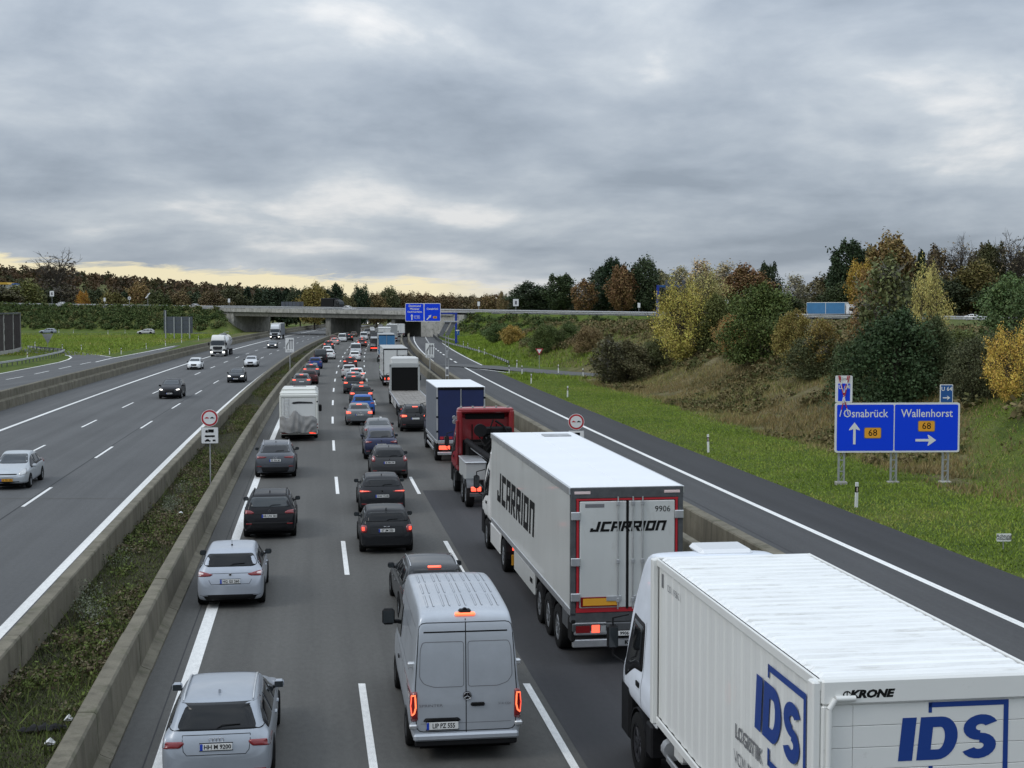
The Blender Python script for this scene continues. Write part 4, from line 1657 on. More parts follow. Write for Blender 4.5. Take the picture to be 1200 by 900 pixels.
class Fit:
    """fits outlines drawn in a view plane onto the body surface"""

    def __init__(self, bvh, L):
        self.b, self.L = bvh, L

    def hit(self, view, u, v):
        if view == 'rear': o, d = Vector((u, -2, v)), Vector((0, 1, 0))
        elif view == 'front': o, d = Vector((u, self.L + 2, v)), Vector((0, -1, 0))
        elif view == 'right': o, d = Vector((4, u, v)), Vector((-1, 0, 0))
        elif view == 'left': o, d = Vector((-4, u, v)), Vector((1, 0, 0))
        else: o, d = Vector((u, v, 6)), Vector((0, 0, -1))
        r = self.b.ray_cast(o, d)
        if r[0] is None:
            q = o + d * (2.3 if view in ('rear', 'front') else 3.2)
            r = self.b.find_nearest(q)
        n = r[1]
        if n.dot(d) > 0: n = -n
        return r[0], n, d

    def patch(self, mb, view, poly, mat, off=.006, rnd_=.05, dmax=.09, rings=4, thick=.012, proud=0.0):
        if rnd_: poly = round_poly(poly, rnd_)
        poly = resample(poly, dmax)
        c = Vector((sum(p[0] for p in poly) / len(poly), sum(p[1] for p in poly) / len(poly)))
        n = len(poly)
        vs = []
        p_, nn, d = self.hit(view, c.x, c.y)
        vs.append(p_ + nn * (off + proud))
        for k in range(1, rings + 1):
            t = k / rings
            for p in poly:
                q = c.lerp(Vector(p), t)
                h, nn, d = self.hit(view, q.x, q.y)
                vs.append(h + nn * (off + proud * (1 - t ** 4)))
        for p in poly:
            h, nn, d = self.hit(view, p[0], p[1])
            vs.append(h + nn * (-thick))
        fs = [(0, 1 + i, 1 + (i + 1) % n) for i in range(n)]
        for k in range(rings):
            a, b = 1 + k * n, 1 + (k + 1) * n
            for i in range(n):
                fs.append((a + i, b + i, b + (i + 1) % n, a + (i + 1) % n))
        mb.add(vs, fs, mat, True)
        return mb

    def seam(self, mb, view, pts, mat='black', w=.012, off=.003, dmax=.1, closed=False):
        if closed: pts = list(pts) + [pts[0]]
        P = []
        for a, b in zip(pts[:-1], pts[1:]):
            a, b = Vector(a), Vector(b)
            k = max(1, int((b - a).length / dmax))
            for j in range(k): P.append(a.lerp(b, j / k))
        P.append(Vector(pts[-1]))
        H = [self.hit(view, p.x, p.y) for p in P]
        vs = []
        for i, (h, nn, d) in enumerate(H):
            t = (H[min(i + 1, len(H) - 1)][0] - H[max(i - 1, 0)][0])
            s = nn.cross(t)
            s = s.normalized() if s.length > 1e-6 else Vector((0, 0, 1))
            vs += [h + nn * off + s * (w / 2), h + nn * off - s * (w / 2)]
        fs = [(2 * i, 2 * i + 1, 2 * i + 3, 2 * i + 2) for i in range(len(H) - 1)]
        mb.add(vs, fs, mat)
        return mb


WHEELS = {}


def wheel_meshes(r, w, rim='rim', spokes=5, tw=False):
    key = (r, w, rim, spokes)
    if key in WHEELS: return WHEELS[key]
    mb = MB()
    prof = [(-w / 2, r * .62), (-w / 2, r * .93), (-w / 2 + .03, r), (w / 2 - .03, r), (w / 2, r * .93), (w / 2, r * .62)]
    n = 24; vs = []
    for i in range(n):
        a = 2 * math.pi * i / n
        for x, q in prof: vs.append((x, q * math.cos(a), q * math.sin(a)))
    k = len(prof)
    fs = [(i * k + j, i * k + j + 1, ((i + 1) % n) * k + j + 1, ((i + 1) % n) * k + j) for i in range(n) for j in range(k - 1)]
    mb.add(vs, fs, 'rubber', True)
    tyre = mb.mesh('wheel')
    mb = MB()
    rr = r * .63
    mb.cyl((-w * .25, 0, 0), (w * .22, 0, 0), rr, 'plastic_black', n=20)
    for sx in (1,):
        for i in range(24):
            a, b = 2 * math.pi * i / 24, 2 * math.pi * (i + 1) / 24
            q = []
            for aa in (a, b):
                q += [(w * .46, rr * math.cos(aa), rr * math.sin(aa)), (w * .40, rr * .88 * math.cos(aa), rr * .88 * math.sin(aa))]
            mb.add(q, [(0, 2, 3, 1)], rim)
            q2 = [(w * .40, rr * .88 * math.cos(a), rr * .88 * math.sin(a)), (w * .22, rr * .86 * math.cos(a), rr * .86 * math.sin(a)),
                  (w * .40, rr * .88 * math.cos(b), rr * .88 * math.sin(b)), (w * .22, rr * .86 * math.cos(b), rr * .86 * math.sin(b))]
            mb.add(q2, [(0, 2, 3, 1)], rim)
        for i in range(spokes):
            a = 2 * math.pi * i / spokes
            M = Matrix.Rotation(a, 4, 'X')
            mb.box(w * .26, w * .40, -rr * .13, rr * .13, rr * .1, rr * .92, rim, .01, tf=M)
        mb.cyl((w * .2, 0, 0), (w * .43, 0, 0), rr * .22, rim, n=12)
    rimm = mb.mesh('rim')
    WHEELS[key] = (tyre, rimm)
    return WHEELS[key]


def add_wheels(root, ys, track, r, w, rim='rim', spokes=5, twin=None, sides=(-1, 1)):
    ty, ri = wheel_meshes(r, w, rim, spokes)
    for i, y in enumerate(ys):
        for s in sides:
            x = s * (track - w / 2)
            o = link('wheel', ty, root, (x, y, r))
            if s < 0: o.rotation_euler = (0, 0, math.pi)
            link('rim', ri, o)
            if twin and i in twin:
                o = link('wheel', ty, root, (s * (track - w * 1.6), y, r))


def number_plate(root, x, y, z, s, mat='plate_white', w=.52, h=.11, front=False, tilt=0.0):
    mb = MB()
    mb.box(-w / 2, w / 2, -.012, .008, -h / 2, h / 2, mat, .004)
    mb.box(-w / 2, -w / 2 + .045, -.015, -.0125, -h / 2 + .002, h / 2 - .002, 'eu_blue')
    if s:
        n_ = len(s)
        mb.text(s, h * .92, 'black', (.022, -.0145, -.002), (1, 0, 0), (0, 0, 1), off=.0025, sx=min(1.0, (w - .07) / (n_ * h * .50)))
    fr = .012
    for a, b, c, d in ((-w / 2 - fr, w / 2 + fr, -h / 2 - fr, -h / 2), (-w / 2 - fr, w / 2 + fr, h / 2, h / 2 + fr)):
        mb.box(a, b, -.008, .01, c, d, 'plastic_black')
    o = mb.build('number_plate', root, (x, y, z))
    o.rotation_euler = (tilt, 0, math.pi if front else 0)
    return o


def zt_at(st_, y):
    for a, b in zip(st_[:-1], st_[1:]):
        if a[0] <= y <= b[0]:
            t = (y - a[0]) / (b[0] - a[0]); return a[1] + (b[1] - a[1]) * t
    return st_[0][1] if y < st_[0][0] else st_[-1][1]


def make_car(sp):
    """sp: shape numbers of one kind of car; returns the root with all parts, rear at y = 0"""
    L, W, H = sp['L'], sp['W'], sp['H']
    hw = W / 2
    st_ = [(y * L, z * H, w * hw, t * hw, b) for y, z, w, t, b in sp['st']]
    zb = sp['belt'] * H
    zbf = sp.get('belt_f', sp['belt'] - .06) * H
    belt = lambda y: zb + (zbf - zb) * sm((y / L - .3) / .5)
    me, bvh = loft_body(st_, belt, sp.get('lvl', 2))
    me.materials.clear(); me.materials.append(MATS[sp.get('paint', 'car_paint')])
    root = thing(sp['name'], 'x', 'car')
    body = link('body', me, root)
    body.color = (*sp['col'], 1)
    F_ = Fit(bvh, L)
    # wheels, arches, underbody
    r = sp.get('r', .33); wy = sp.get('wy', (.19, .80))
    ys = [wy[0] * L, wy[1] * L]
    mb = MB()
    for s in ('left', 'right'):
        for y in ys:
            arc = [(y + (r + .055) * math.cos(a), r + .0 + (r + .05) * math.sin(a)) for a in np.linspace(-.35, math.pi + .35, 14)]
            F_.patch(mb, s, arc, 'underbody', .003, 0, .2, 2, .0)
    mb.box(-hw * .8, hw * .8, L * .04, L * .96, .17, .32, 'underbody')
    mb.build('wheel_arch', root)
    add_wheels(root, ys, hw + .005, r, sp.get('tw', .21), sp.get('rim', 'rim'), sp.get('spokes', 5))
    # rear window
    g = sp['rw']           # outline in rear view, right half given as (x fraction, z fraction), mirrored
    def mir(h): return [(x * hw, z * H) for x, z in h] + [(-x * hw, z * H) for x, z in h[::-1]]
    mb = MB(); F_.patch(mb, 'rear', mir(g), sp.get('rwmat', 'glass_dark'), .006, .06, .1, 5); rw_ = mb.build('rear_window', root)
    if sp.get('wiper', True):
        z0 = min(z for x, z in g) * H + .015
        mb = MB()
        a, n1, d1 = F_.hit('rear', .0, z0); b, n2, d2 = F_.hit('rear', hw * .42, z0 + .05); c_, n3, _ = F_.hit('rear', hw * .1, z0 + .04)
        mb.tube([a + n1 * .02, c_ + n3 * .03, b + n2 * .02], .009, 'plastic_black', 5)
        mb.build('wiper', rw_)
    # windscreen
    wsh = sp.get('ws')
    mb = MB(); F_.patch(mb, 'front', mir(wsh), 'windscreen', .006, .08, .1, 5); mb.build('windscreen', root)
    # side windows
    ya, yb = sp['sw'][0] * L, sp['sw'][1] * L
    cuts = [ya] + [c * L for c in sp['sw'][2:]] + [yb]
    for s in ('left', 'right'):
        for i, (a, b) in enumerate(zip(cuts[:-1], cuts[1:])):
            a2 = a + (.03 if i else 0); b2 = b - (.03 if i < len(cuts) - 2 else 0)
            def top(y): return min(zt_at(st_, y) - sp.get('gtop', .11), H * sp.get('gmax', .955) - .07)
            def bot(y): return belt(y) + .025
            N_ = 5
            pt = [(y, max(bot(y) + .015, top(y))) for y in np.linspace(a2, b2, N_)]
            pb = [(y, bot(y)) for y in np.linspace(b2, a2, 3)]
            mb = MB(); F_.patch(mb, s, pt + pb, 'glass_dark', .005, .03, .12, 3); mb.build('side_window', root)
    # lights
    lm = sp.get('tail', 'tail_red')
    for s in (1, -1):
        mb = MB()
        for k, (poly, mt) in enumerate(sp['tl']):
            F_.patch(mb, 'rear', [(s * x * hw, z * H) for x, z in poly], lm if mt == 'T' else mt, .008 + .004 * k, .03, .06, 3, proud=.012)
        mb.build('tail_light', root)
        mb = MB(); F_.patch(mb, 'front', [(s * x * hw, z * H) for x, z in sp.get('hl', [(.62, .50), (.92, .53), (.90, .44), (.60, .43)])], sp.get('hlm', 'lamp_clear'), .008, .03, .06, 3, proud=.01)
        mb.build('headlight', root)
    # front grille and air intake
    mb = MB(); F_.patch(mb, 'front', mir(sp.get('grille', [(.42, .50), (.38, .36)])), 'plastic_black', .006, .03, .1, 3); mb.build('grille', root)
    mb = MB(); F_.patch(mb, 'front', mir([(.62, .26), (.58, .17)]), 'plastic_black', .006, .03, .1, 3); mb.build('air_intake', root)
    number_plate(root, 0, F_.hit('front', 0, H * .30)[0].y + .02, H * .30, sp.get('fplate', ''), sp.get('fpm', 'plate_white'), front=True)
    # rear bumper lower trim, plate recess, plate
    mb = MB(); F_.patch(mb, 'rear', mir(sp.get('bump', [(.86, .245), (.80, .165)])), 'plastic_black', .006, .04, .1, 3)
    mb.build('bumper_trim', root)
    pz = sp.get('pz', .52) * H
    h, n_, _ = F_.hit('rear', 0, pz)
    mb = MB(); F_.patch(mb, 'rear', [(-.31, pz + .085), (.31, pz + .085), (.33, pz - .075), (-.33, pz - .075)], sp.get('recess', 'car_paint_x'), .002, .03, .1, 2) if sp.get('recess') else None
    if mb: mb.build('plate_recess', root)
    number_plate(root, 0, min(F_.hit('rear', 0, pz + .05)[0].y, F_.hit('rear', 0, pz - .05)[0].y) - .012, pz, sp.get('plate', ''))
    # badge
    bz = sp.get('bz', .62) * H
    h, n_, _ = F_.hit('rear', 0, bz)
    mb = MB()
    if sp.get('badge') == 'rings':
        for k in range(4):
            cx = (k - 1.5) * .055
            pts = [Vector((cx + .035 * math.cos(a), h.y - .012, bz + .035 * math.sin(a))) for a in np.linspace(0, 2 * math.pi, 13)]
            mb.tube(pts, .005, 'chrome', 4)
    elif sp.get('badge') == 'wings':
        mb.box(-.10, .10, h.y - .015, h.y, bz - .012, bz + .012, 'chrome', .004); mb.cyl((0, h.y - .022, bz), (0, h.y, bz), .03, 'chrome')
    else:
        mb.cyl((0, h.y - .018, bz), (0, h.y + .02, bz), .042, 'chrome', n=16)
        mb.cyl((0, h.y - .021, bz), (0, h.y - .017, bz), .028, sp.get('badge_mat', 'plastic_black'), n=16)
    mb.build('badge', root)
    # mirrors
    my = sp.get('my', .655) * L
    for s in (1, -1):
        zq = belt(my) + .08
        h, _, _ = F_.hit('right' if s > 0 else 'left', my, zq)
        x = abs(h.x)
        mb = MB(); mb.box(s * (x + .04), s * (x + .22), my - .06, my + .10, zq - .05, zq + .09, sp.get('mirror', 'plastic_black'), .035)
        mb.box(s * (x - .05), s * (x + .08), my - .0, my + .06, zq - .06, zq - .02, 'plastic_black', .01)
        mb.box(s * (x + .055), s * (x + .205), my - .064, my - .058, zq - .035, zq + .075, 'glass_clear')
        o = mb.build('mirror', root, color=sp['col'])
    # roof extras
    if sp.get('rails'):
        y0, y1 = sp['rails']
        for s in (1, -1):
            mb = MB(); P = []
            for y in np.linspace(y0 * L, y1 * L, 8):
                x = s * (sp.get('rx', .63) * hw)
                h, n_, _ = F_.hit('top', x, y); P.append(h + Vector((0, 0, .035)))
            P[0].z -= .03; P[-1].z -= .03
            mb.tube(P, .016, sp.get('railm', 'chrome'), 6); mb.build('roof_rail', root)
    if sp.get('antenna'):
        h, _, _ = F_.hit('top', 0, sp['antenna'] * L)
        mb = MB()
        if sp.get('rod'):
            mb.cyl(h, h + Vector((0, -.12, .42)), .006, 'plastic_black', .003, 5); mb.cyl(h - Vector((0, 0, .01)), h + Vector((0, 0, .03)), .025, 'plastic_black')
        else:
            mb.prism([(h.y - .09, h.z - .01), (h.y + .07, h.z - .01), (h.y - .05, h.z + .06), (h.y - .08, h.z + .06)], 0, -.018, .018, sp.get('paint', 'car_paint'))
        mb.build('antenna', root, color=sp['col'])
    if sp.get('brake3'):
        z, mt = sp['brake3']
        mb = MB(); F_.patch(mb, 'rear', [(-.17, z * H + .016), (.17, z * H + .016), (.17, z * H - .016), (-.17, z * H - .016)], mt, .02, .01, .08, 2)
        mb.build('brake_light', root)
    if sp.get('exhaust'):
        for s in (1, -1):
            mb = MB(); h, _, _ = F_.hit('rear', s * hw * .62, .26)
            mb.cyl((s * hw * .62, h.y - .02, .25), (s * hw * .62, h.y + .1, .25), .035, 'chrome', n=10); mb.build('exhaust', root)
    if sp.get('reflectors', True):
        for s in (1, -1):
            zr = sp.get('rz', .29) * H
            mb = MB(); F_.patch(mb, 'rear', [(s * hw * .88, zr + .02), (s * hw * .66, zr + .02), (s * hw * .66, zr - .02), (s * hw * .88, zr - .02)], 'tail_red', .006, .01, .08, 2)
            mb.build('reflector', root)
    # shut lines and handles
    mb = MB()
    tg = sp.get('tgate')
    if tg:
        F_.seam(mb, 'rear', mir(tg), closed=True, w=.011)
    for s in ('left', 'right'):
        for c in sp.get('doors', (.36, .56)):
            F_.seam(mb, s, [(c * L, belt(c * L)), (c * L - .01, .32)], w=.009)
        F_.seam(mb, s, [(L * .30, .25), (L * .72, .25)], 'plastic_black', w=.07)
    mb.build('panel_gap', root)
    for s in (1, -1):
        for c in (.40, .58) if not sp.get('two_door') else (.45,):
            z = belt(c * L) - .13
            h, _, _ = F_.hit('right' if s > 0 else 'left', c * L, z)
            mb = MB().box(h.x - .01, h.x + s * .03, c * L - .09, c * L + .09, z - .012, z + .012, sp.get('paint', 'car_paint'), .006)
            mb.build('door_handle', root, color=sp['col'])
    root['_L'] = L
    return root


# station tables: (y/L, ztop/H, side half width, top half width, zbottom)
ST_HATCH = [(0, .40, .78, .62, .34), (.006, .50, .90, .74, .27), (.018, .60, .955, .80, .23), (.032, .67, .97, .80, .22), (.05, .73, .98, .775, .2), (.09, .865, .985, .735, .19), (.125, .955, .99, .71, .18),
            (.16, .985, .99, .70, .18), (.28, 1.0, 1, .70, .18), (.42, 1.0, 1, .69, .18), (.53, .97, 1, .68, .18), (.62, .865, 1, .70, .18), (.715, .70, .99, .76, .18),
            (.80, .655, .985, .76, .19), (.90, .59, .95, .72, .2), (.965, .50, .86, .64, .22), (1.0, .38, .70, .52, .28)]
ST_WAGON = [(0, .42, .80, .64, .34), (.006, .52, .91, .76, .26), (.016, .62, .955, .80, .23), (.028, .68, .965, .80, .21), (.045, .74, .975, .775, .2), (.085, .865, .98, .735, .19), (.12, .95, .985, .715, .18),
            (.15, .98, .99, .705, .18), (.28, 1.0, 1, .70, .18), (.42, 1.0, 1, .69, .18), (.52, .965, 1, .68, .18), (.61, .86, 1, .70, .18), (.69, .70, .99, .77, .18),
            (.80, .655, .985, .77, .19), (.91, .59, .95, .73, .2), (.97, .50, .87, .65, .22), (1.0, .38, .72, .54, .28)]
ST_SUV = [(0, .40, .80, .64, .40), (.006, .50, .91, .76, .32), (.016, .60, .96, .81, .28), (.028, .665, .97, .81, .26), (.045, .73, .98, .785, .25), (.075, .86, .985, .75, .24), (.105, .945, .99, .73, .24),
          (.14, .98, .99, .715, .23), (.28, 1.0, 1, .71, .23), (.42, 1.0, 1, .70, .23), (.52, .965, 1, .69, .23), (.60, .87, 1, .71, .23), (.69, .72, .99, .79, .23),
          (.80, .675, .985, .79, .24), (.91, .62, .96, .76, .25), (.97, .53, .88, .68, .28), (1.0, .40, .74, .56, .33)]
ST_COUPE = [(0, .42, .80, .64, .36), (.006, .53, .91, .76, .30), (.016, .63, .955, .80, .26), (.028, .675, .965, .80, .25), (.05, .70, .975, .78, .24), (.12, .79, .985, .73, .23), (.20, .90, .99, .70, .22),
            (.27, .96, .99, .69, .22), (.36, .99, 1, .69, .22), (.44, 1.0, 1, .69, .22), (.53, .965, 1, .68, .22), (.61, .86, 1, .70, .22), (.69, .70, .99, .77, .22),
            (.80, .655, .985, .77, .22), (.91, .60, .96, .74, .23), (.97, .51, .88, .66, .26), (1.0, .39, .74, .56, .32)]
ST_SEDAN = [(0, .44, .80, .64, .32), (.006, .54, .91, .76, .25), (.016, .655, .955, .80, .22), (.03, .70, .965, .80, .2), (.08, .725, .975, .78, .19), (.13, .735, .98, .76, .18), (.17, .78, .985, .73, .18),
            (.24, .90, .99, .70, .18), (.31, .97, .99, .69, .18), (.42, 1.0, 1, .68, .18), (.52, .975, 1, .67, .18), (.60, .88, 1, .69, .18), (.70, .70, .99, .77, .18),
            (.80, .655, .985, .77, .19), (.91, .59, .95, .73, .2), (.97, .50, .87, .65, .22), (1.0, .38, .72, .54, .28)]
ST_MINI = [(0, .40, .80, .64, .30), (.008, .50, .91, .74, .25), (.02, .62, .95, .80, .23), (.035, .68, .965, .80, .21), (.055, .745, .97, .79, .2), (.085, .88, .975, .765, .19), (.115, .955, .98, .745, .18),
           (.15, .985, .985, .735, .18), (.28, 1.0, 1, .735, .18), (.42, 1.0, 1, .73, .18), (.55, .97, 1, .72, .18), (.62, .87, 1, .74, .18), (.695, .70, .99, .79, .18),
           (.80, .665, .985, .79, .19), (.90, .62, .95, .76, .2), (.97, .53, .87, .66, .22), (1.0, .40, .74, .56, .28)]
ST_MPV = [(0, .34, .85, .75, .36), (.005, .42, .95, .84, .30), (.012, .50, .975, .88, .26), (.022, .58, .985, .88, .25), (.035, .70, .99, .87, .24), (.055, .87, .99, .855, .24), (.07, .95, .99, .84, .24),
          (.10, .985, .99, .83, .23), (.28, 1.0, 1, .82, .23), (.50, 1.0, 1, .82, .23), (.66, .98, 1, .80, .23), (.74, .88, 1, .80, .23), (.83, .66, .99, .82, .23),
          (.88, .60, .985, .82, .24), (.94, .53, .96, .78, .25), (.975, .46, .90, .70, .28), (1.0, .36, .80, .60, .33)]


def Q(x0, z0, x1, z1, dz0=0, dz1=0):
    return [(x0, z1 + dz0), (x1, z1), (x1, z0), (x0, z0 + dz1)]


WS = [(.60, .935), (.72, .72)]
base = dict(ws=WS, my=.655)
PROTO = {}


def proto(key, **kw):
    d = dict(base); d.update(kw)
    PROTO[key] = make_car(d)
    return PROTO[key]


SILVER = (.60, .63, .66)
proto('wagon_silver', name='estate_car', L=4.70, W=1.83, H=1.45, st=ST_WAGON, belt=.655, col=(.34, .37, .41), paint='car_paint_metal', rw=[(.72, .948), (.862, .735), (.82, .705)], r=.33,
      sw=(.075, .68, .27, .46), gtop=.12, mirror='car_paint_metal', tl=[([(.97, .60), (.60, .605), (.56, .585), (.64, .535), (.97, .53)], 'T')], pz=.545, plate='HH M 9200', badge='rings', bz=.615, rails=(.14, .50), railm='aluminium',
      tgate=[(.60, .665), (.60, .60), (.58, .50), (.52, .455)], bump=[(.86, .22), (.80, .15)], exhaust=True, antenna=.21, rim='rim_dark', rz=.27)
proto('hatch_silver', name='hatchback', L=4.39, W=1.77, H=1.52, st=ST_HATCH, belt=.66, col=(.40, .43, .48), paint='car_paint_metal', rw=[(.66, .925), (.80, .76), (.68, .725)], sw=(.085, .69, .30, .48),
      tl=[([(.97, .665), (.72, .64), (.50, .605), (.60, .575), (.96, .57)], 'T'), ([(.93, .645), (.76, .63), (.76, .60), (.93, .595)], 'reflector_white')], pz=.49, plate='HG GS 260', bz=.60, antenna=.25, rod=True,
      tgate=[(.62, .62), (.62, .50), (.56, .44)], bump=[(.92, .26), (.78, .235), (.70, .155)], reflectors=False)
proto('suv_black', name='suv', L=4.45, W=1.80, H=1.55, st=ST_SUV, belt=.655, col=(.012, .012, .014), rw=[(.66, .92), (.80, .745), (.70, .715)], rwmat='glass_clear', r=.35, sw=(.075, .67, .27, .46),
      tl=[([(.97, .66), (.70, .65), (.56, .60), (.62, .575), (.97, .575)], 'T')], pz=.53, plate='HR UW 381', bz=.64, rails=(.12, .52), railm='plastic_black', bump=[(.95, .40), (.90, .16)], antenna=.2, tgate=[(.60, .56), (.58, .44)], rz=.36)
proto('suv_coupe', name='suv', L=4.69, W=1.89, H=1.64, st=ST_COUPE, belt=.66, col=(.085, .092, .105), paint='car_paint_metal', rw=[(.60, .915), (.74, .745), (.70, .73)], r=.38, sw=(.14, .67, .30, .47),
      tl=[([(.97, .645), (.55, .635), (.40, .62), (.50, .59), (.97, .575)], 'T')], pz=.525, plate='EL KN 80', badge='rings', bz=.60, rails=(.22, .52), bump=[(.93, .34), (.88, .16)], rz=.36, exhaust=False, antenna=.3)
proto('mini', name='small_hatchback', L=3.85, W=1.73, H=1.42, st=ST_MINI, belt=.655, col=(.018, .019, .021), rw=[(.67, .93), (.80, .75), (.76, .735)], r=.31, wy=(.17, .82), sw=(.09, .66, .36), two_door=True, doors=(.36,),
      tl=[([(.97, .66), (.76, .66), (.72, .60), (.76, .50), (.96, .50), (.985, .58)], 'T'), ([(.92, .63), (.81, .63), (.81, .53), (.92, .53)], 'tail_lit')], pz=.545, plate='ST JM 333', badge='wings', bz=.625, tgate=[(.60, .62), (.62, .46)], bump=[(.80, .22), (.74, .15)], antenna=.14, reflectors=False, rx=.66)
proto('compact', name='hatchback', L=4.42, W=1.80, H=1.44, st=ST_HATCH, belt=.66, col=(.022, .023, .026), rw=[(.64, .92), (.80, .77), (.74, .74)], sw=(.085, .69, .30, .48), exhaust=True,
      tl=[([(.97, .655), (.60, .645), (.44, .62), (.48, .60), (.96, .575)], 'T'), ([(.94, .635), (.52, .628), (.50, .618), (.94, .61)], 'tail_bright')], pz=.50, plate='WAF TS 80', bz=.62, bump=[(.90, .30), (.84, .16)], antenna=.2, rx=.64)
proto('small', name='small_hatchback', L=4.04, W=1.74, H=1.48, st=ST_HATCH, belt=.65, col=(.055, .056, .058), rw=[(.62, .925), (.76, .76), (.66, .70)], sw=(.085, .69, .32, .50), r=.31,
      tl=[([(.90, .74), (.78, .74), (.74, .64), (.78, .565), (.95, .585)], 'T'), ([(.88, .70), (.82, .69), (.80, .62), (.90, .63)], 'reflector_white')], pz=.54, plate='BI MN 99', bz=.64, bump=[(.84, .30), (.78, .16)], antenna=.2, rx=.64)
proto('crossover', name='suv', L=4.30, W=1.79, H=1.60, st=ST_COUPE, belt=.64, col=(.028, .034, .075), paint='car_paint_metal', rw=[(.60, .925), (.74, .76), (.70, .72)], r=.35, sw=(.12, .67, .30, .47), mirror='car_paint',
      tl=[([(.97, .64), (.66, .625), (.50, .60), (.62, .565), (.96, .56)], 'T'), ([(.90, .61), (.70, .60), (.70, .585), (.90, .585)], 'reflector_white')], pz=.50, plate='HF JK 14', bz=.63, bump=[(.93, .36), (.86, .16)], rz=.30)
proto('sedan', name='saloon_car', L=4.72, W=1.80, H=1.44, st=ST_SEDAN, belt=.655, col=(.16, .165, .17), paint='car_paint_metal', rw=[(.58, .94), (.74, .79), (.70, .77)], rwmat='glass_clear', sw=(.15, .68, .30, .48), wiper=False,
      tl=[([(.97, .665), (.62, .655), (.60, .585), (.96, .565)], 'T')], pz=.54, plate='OS RT 61', bz=.63, tgate=[(.56, .68), (.56, .50)], exhaust=True, rx=.6, antenna=.3)
proto('sedan_audi', name='saloon_car', L=4.72, W=1.84, H=1.43, st=ST_SEDAN, belt=.655, col=(.15, .16, .17), paint='car_paint_metal', rw=[(.60, .945), (.76, .79), (.72, .77)], sw=(.15, .68, .30, .48), wiper=False, tail='tail_bright', brake3=(.945, 'tail_bright'),
      tl=[([(.97, .665), (.64, .66), (.60, .585), (.96, .56)], 'T')], pz=.52, plate='MS GA 12', badge='rings', bz=.63, tgate=[(.56, .68), (.56, .50)], exhaust=True, bump=[(.86, .24), (.80, .16)])
proto('wagon_dark', name='estate_car', L=4.70, W=1.81, H=1.45, st=ST_WAGON, belt=.655, col=(.035, .037, .040), paint='car_paint_metal', rw=[(.68, .915), (.80, .73), (.74, .705)], sw=(.075, .68, .27, .46), rails=(.14, .52),
      tl=[([(.97, .62), (.64, .61), (.62, .56), (.96, .55)], 'T')], pz=.53, brake3=(.945, 'tail_bright'), bz=.62, rx=.66, antenna=None)
proto('suv_lit', name='suv', L=4.62, W=1.88, H=1.68, st=ST_SUV, belt=.655, col=(.03, .03, .033), rw=[(.66, .91), (.80, .745), (.74, .72)], r=.37, sw=(.075, .67, .27, .46), tail='tail_bright', brake3=(.95, 'tail_bright'),
      tl=[([(.97, .66), (.62, .65), (.56, .61), (.62, .585), (.97, .575)], 'T')], pz=.52, bz=.64, rails=(.12, .52), railm='plastic_black', bump=[(.95, .34), (.90, .16)])
proto('wagon_lit', name='estate_car', L=4.70, W=1.82, H=1.46, st=ST_WAGON, belt=.655, col=(.2, .2, .2), rw=[(.68, .915), (.80, .73), (.74, .705)], sw=(.075, .68, .27, .46), tail='tail_bright', brake3=(.945, 'tail_bright'),
      tl=[([(.97, .65), (.60, .64), (.58, .58), (.96, .57)], 'T')], pz=.50, bz=.62, rx=.66)
proto('hatch_plain', name='hatchback', L=4.25, W=1.78, H=1.48, st=ST_HATCH, belt=.655, col=(.3, .3, .3), rw=[(.66, .92), (.80, .76), (.74, .725)], sw=(.085, .69, .30, .48), tail='tail_red',
      tl=[([(.97, .655), (.64, .65), (.62, .575), (.96, .57)], 'T')], pz=.50, bz=.62, rx=.64)
proto('mpv', name='minivan', L=4.90, W=1.92, H=1.97, st=ST_MPV, belt=.52, col=(.66, .67, .68), rw=[(.78, .925), (.86, .60), (.84, .585)], rwmat='glass_clear', sw=(.05, .80, .30, .52), gtop=.14, my=.76, r=.35, gmax=.96,
      tl=[([(.98, .68), (.90, .69), (.89, .42), (.97, .42)], 'T')], pz=.42, bz=.50, wy=(.20, .81), ws=[(.70, .93), (.80, .66)], bump=[(.9, .2), (.84, .14)], hl=[(.64, .46), (.92, .48), (.90, .38), (.62, .38)], grille=[(.5, .44), (.48, .38)], doors=(.30, .54))
# oncoming cars: front lamps matter
proto('on_prius', name='hatchback', L=4.45, W=1.73, H=1.49, st=ST_COUPE, belt=.60, col=(.46, .49, .51), paint='car_paint_metal', rw=[(.60, .92), (.74, .76), (.70, .72)], sw=(.12, .70, .30, .50), mirror='car_paint', fpm='plate_orange' if False else 'plate_yellow', fplate='12 TD XN',
      tl=[([(.95, .66), (.76, .66), (.76, .52), (.96, .52)], 'T')], pz=.45, hl=[(.56, .52), (.80, .60), (.92, .52), (.90, .45), (.62, .42)], grille=[(.50, .475), (.46, .445)], r=.31, ws=[(.62, .94), (.74, .70)])
proto('on_suv', name='suv', L=4.75, W=1.92, H=1.66, st=ST_SUV, belt=.66, col=(.022, .023, .026), rw=[(.66, .91), (.80, .745), (.74, .72)], r=.38, sw=(.075, .67, .27, .46), hlm='lamp_lit', fplate='WI FD 80',
      tl=[([(.97, .66), (.62, .65), (.62, .585), (.97, .575)], 'T')], hl=[(.60, .515), (.88, .53), (.86, .48), (.60, .47)], grille=[(.42, .52), (.38, .34)])
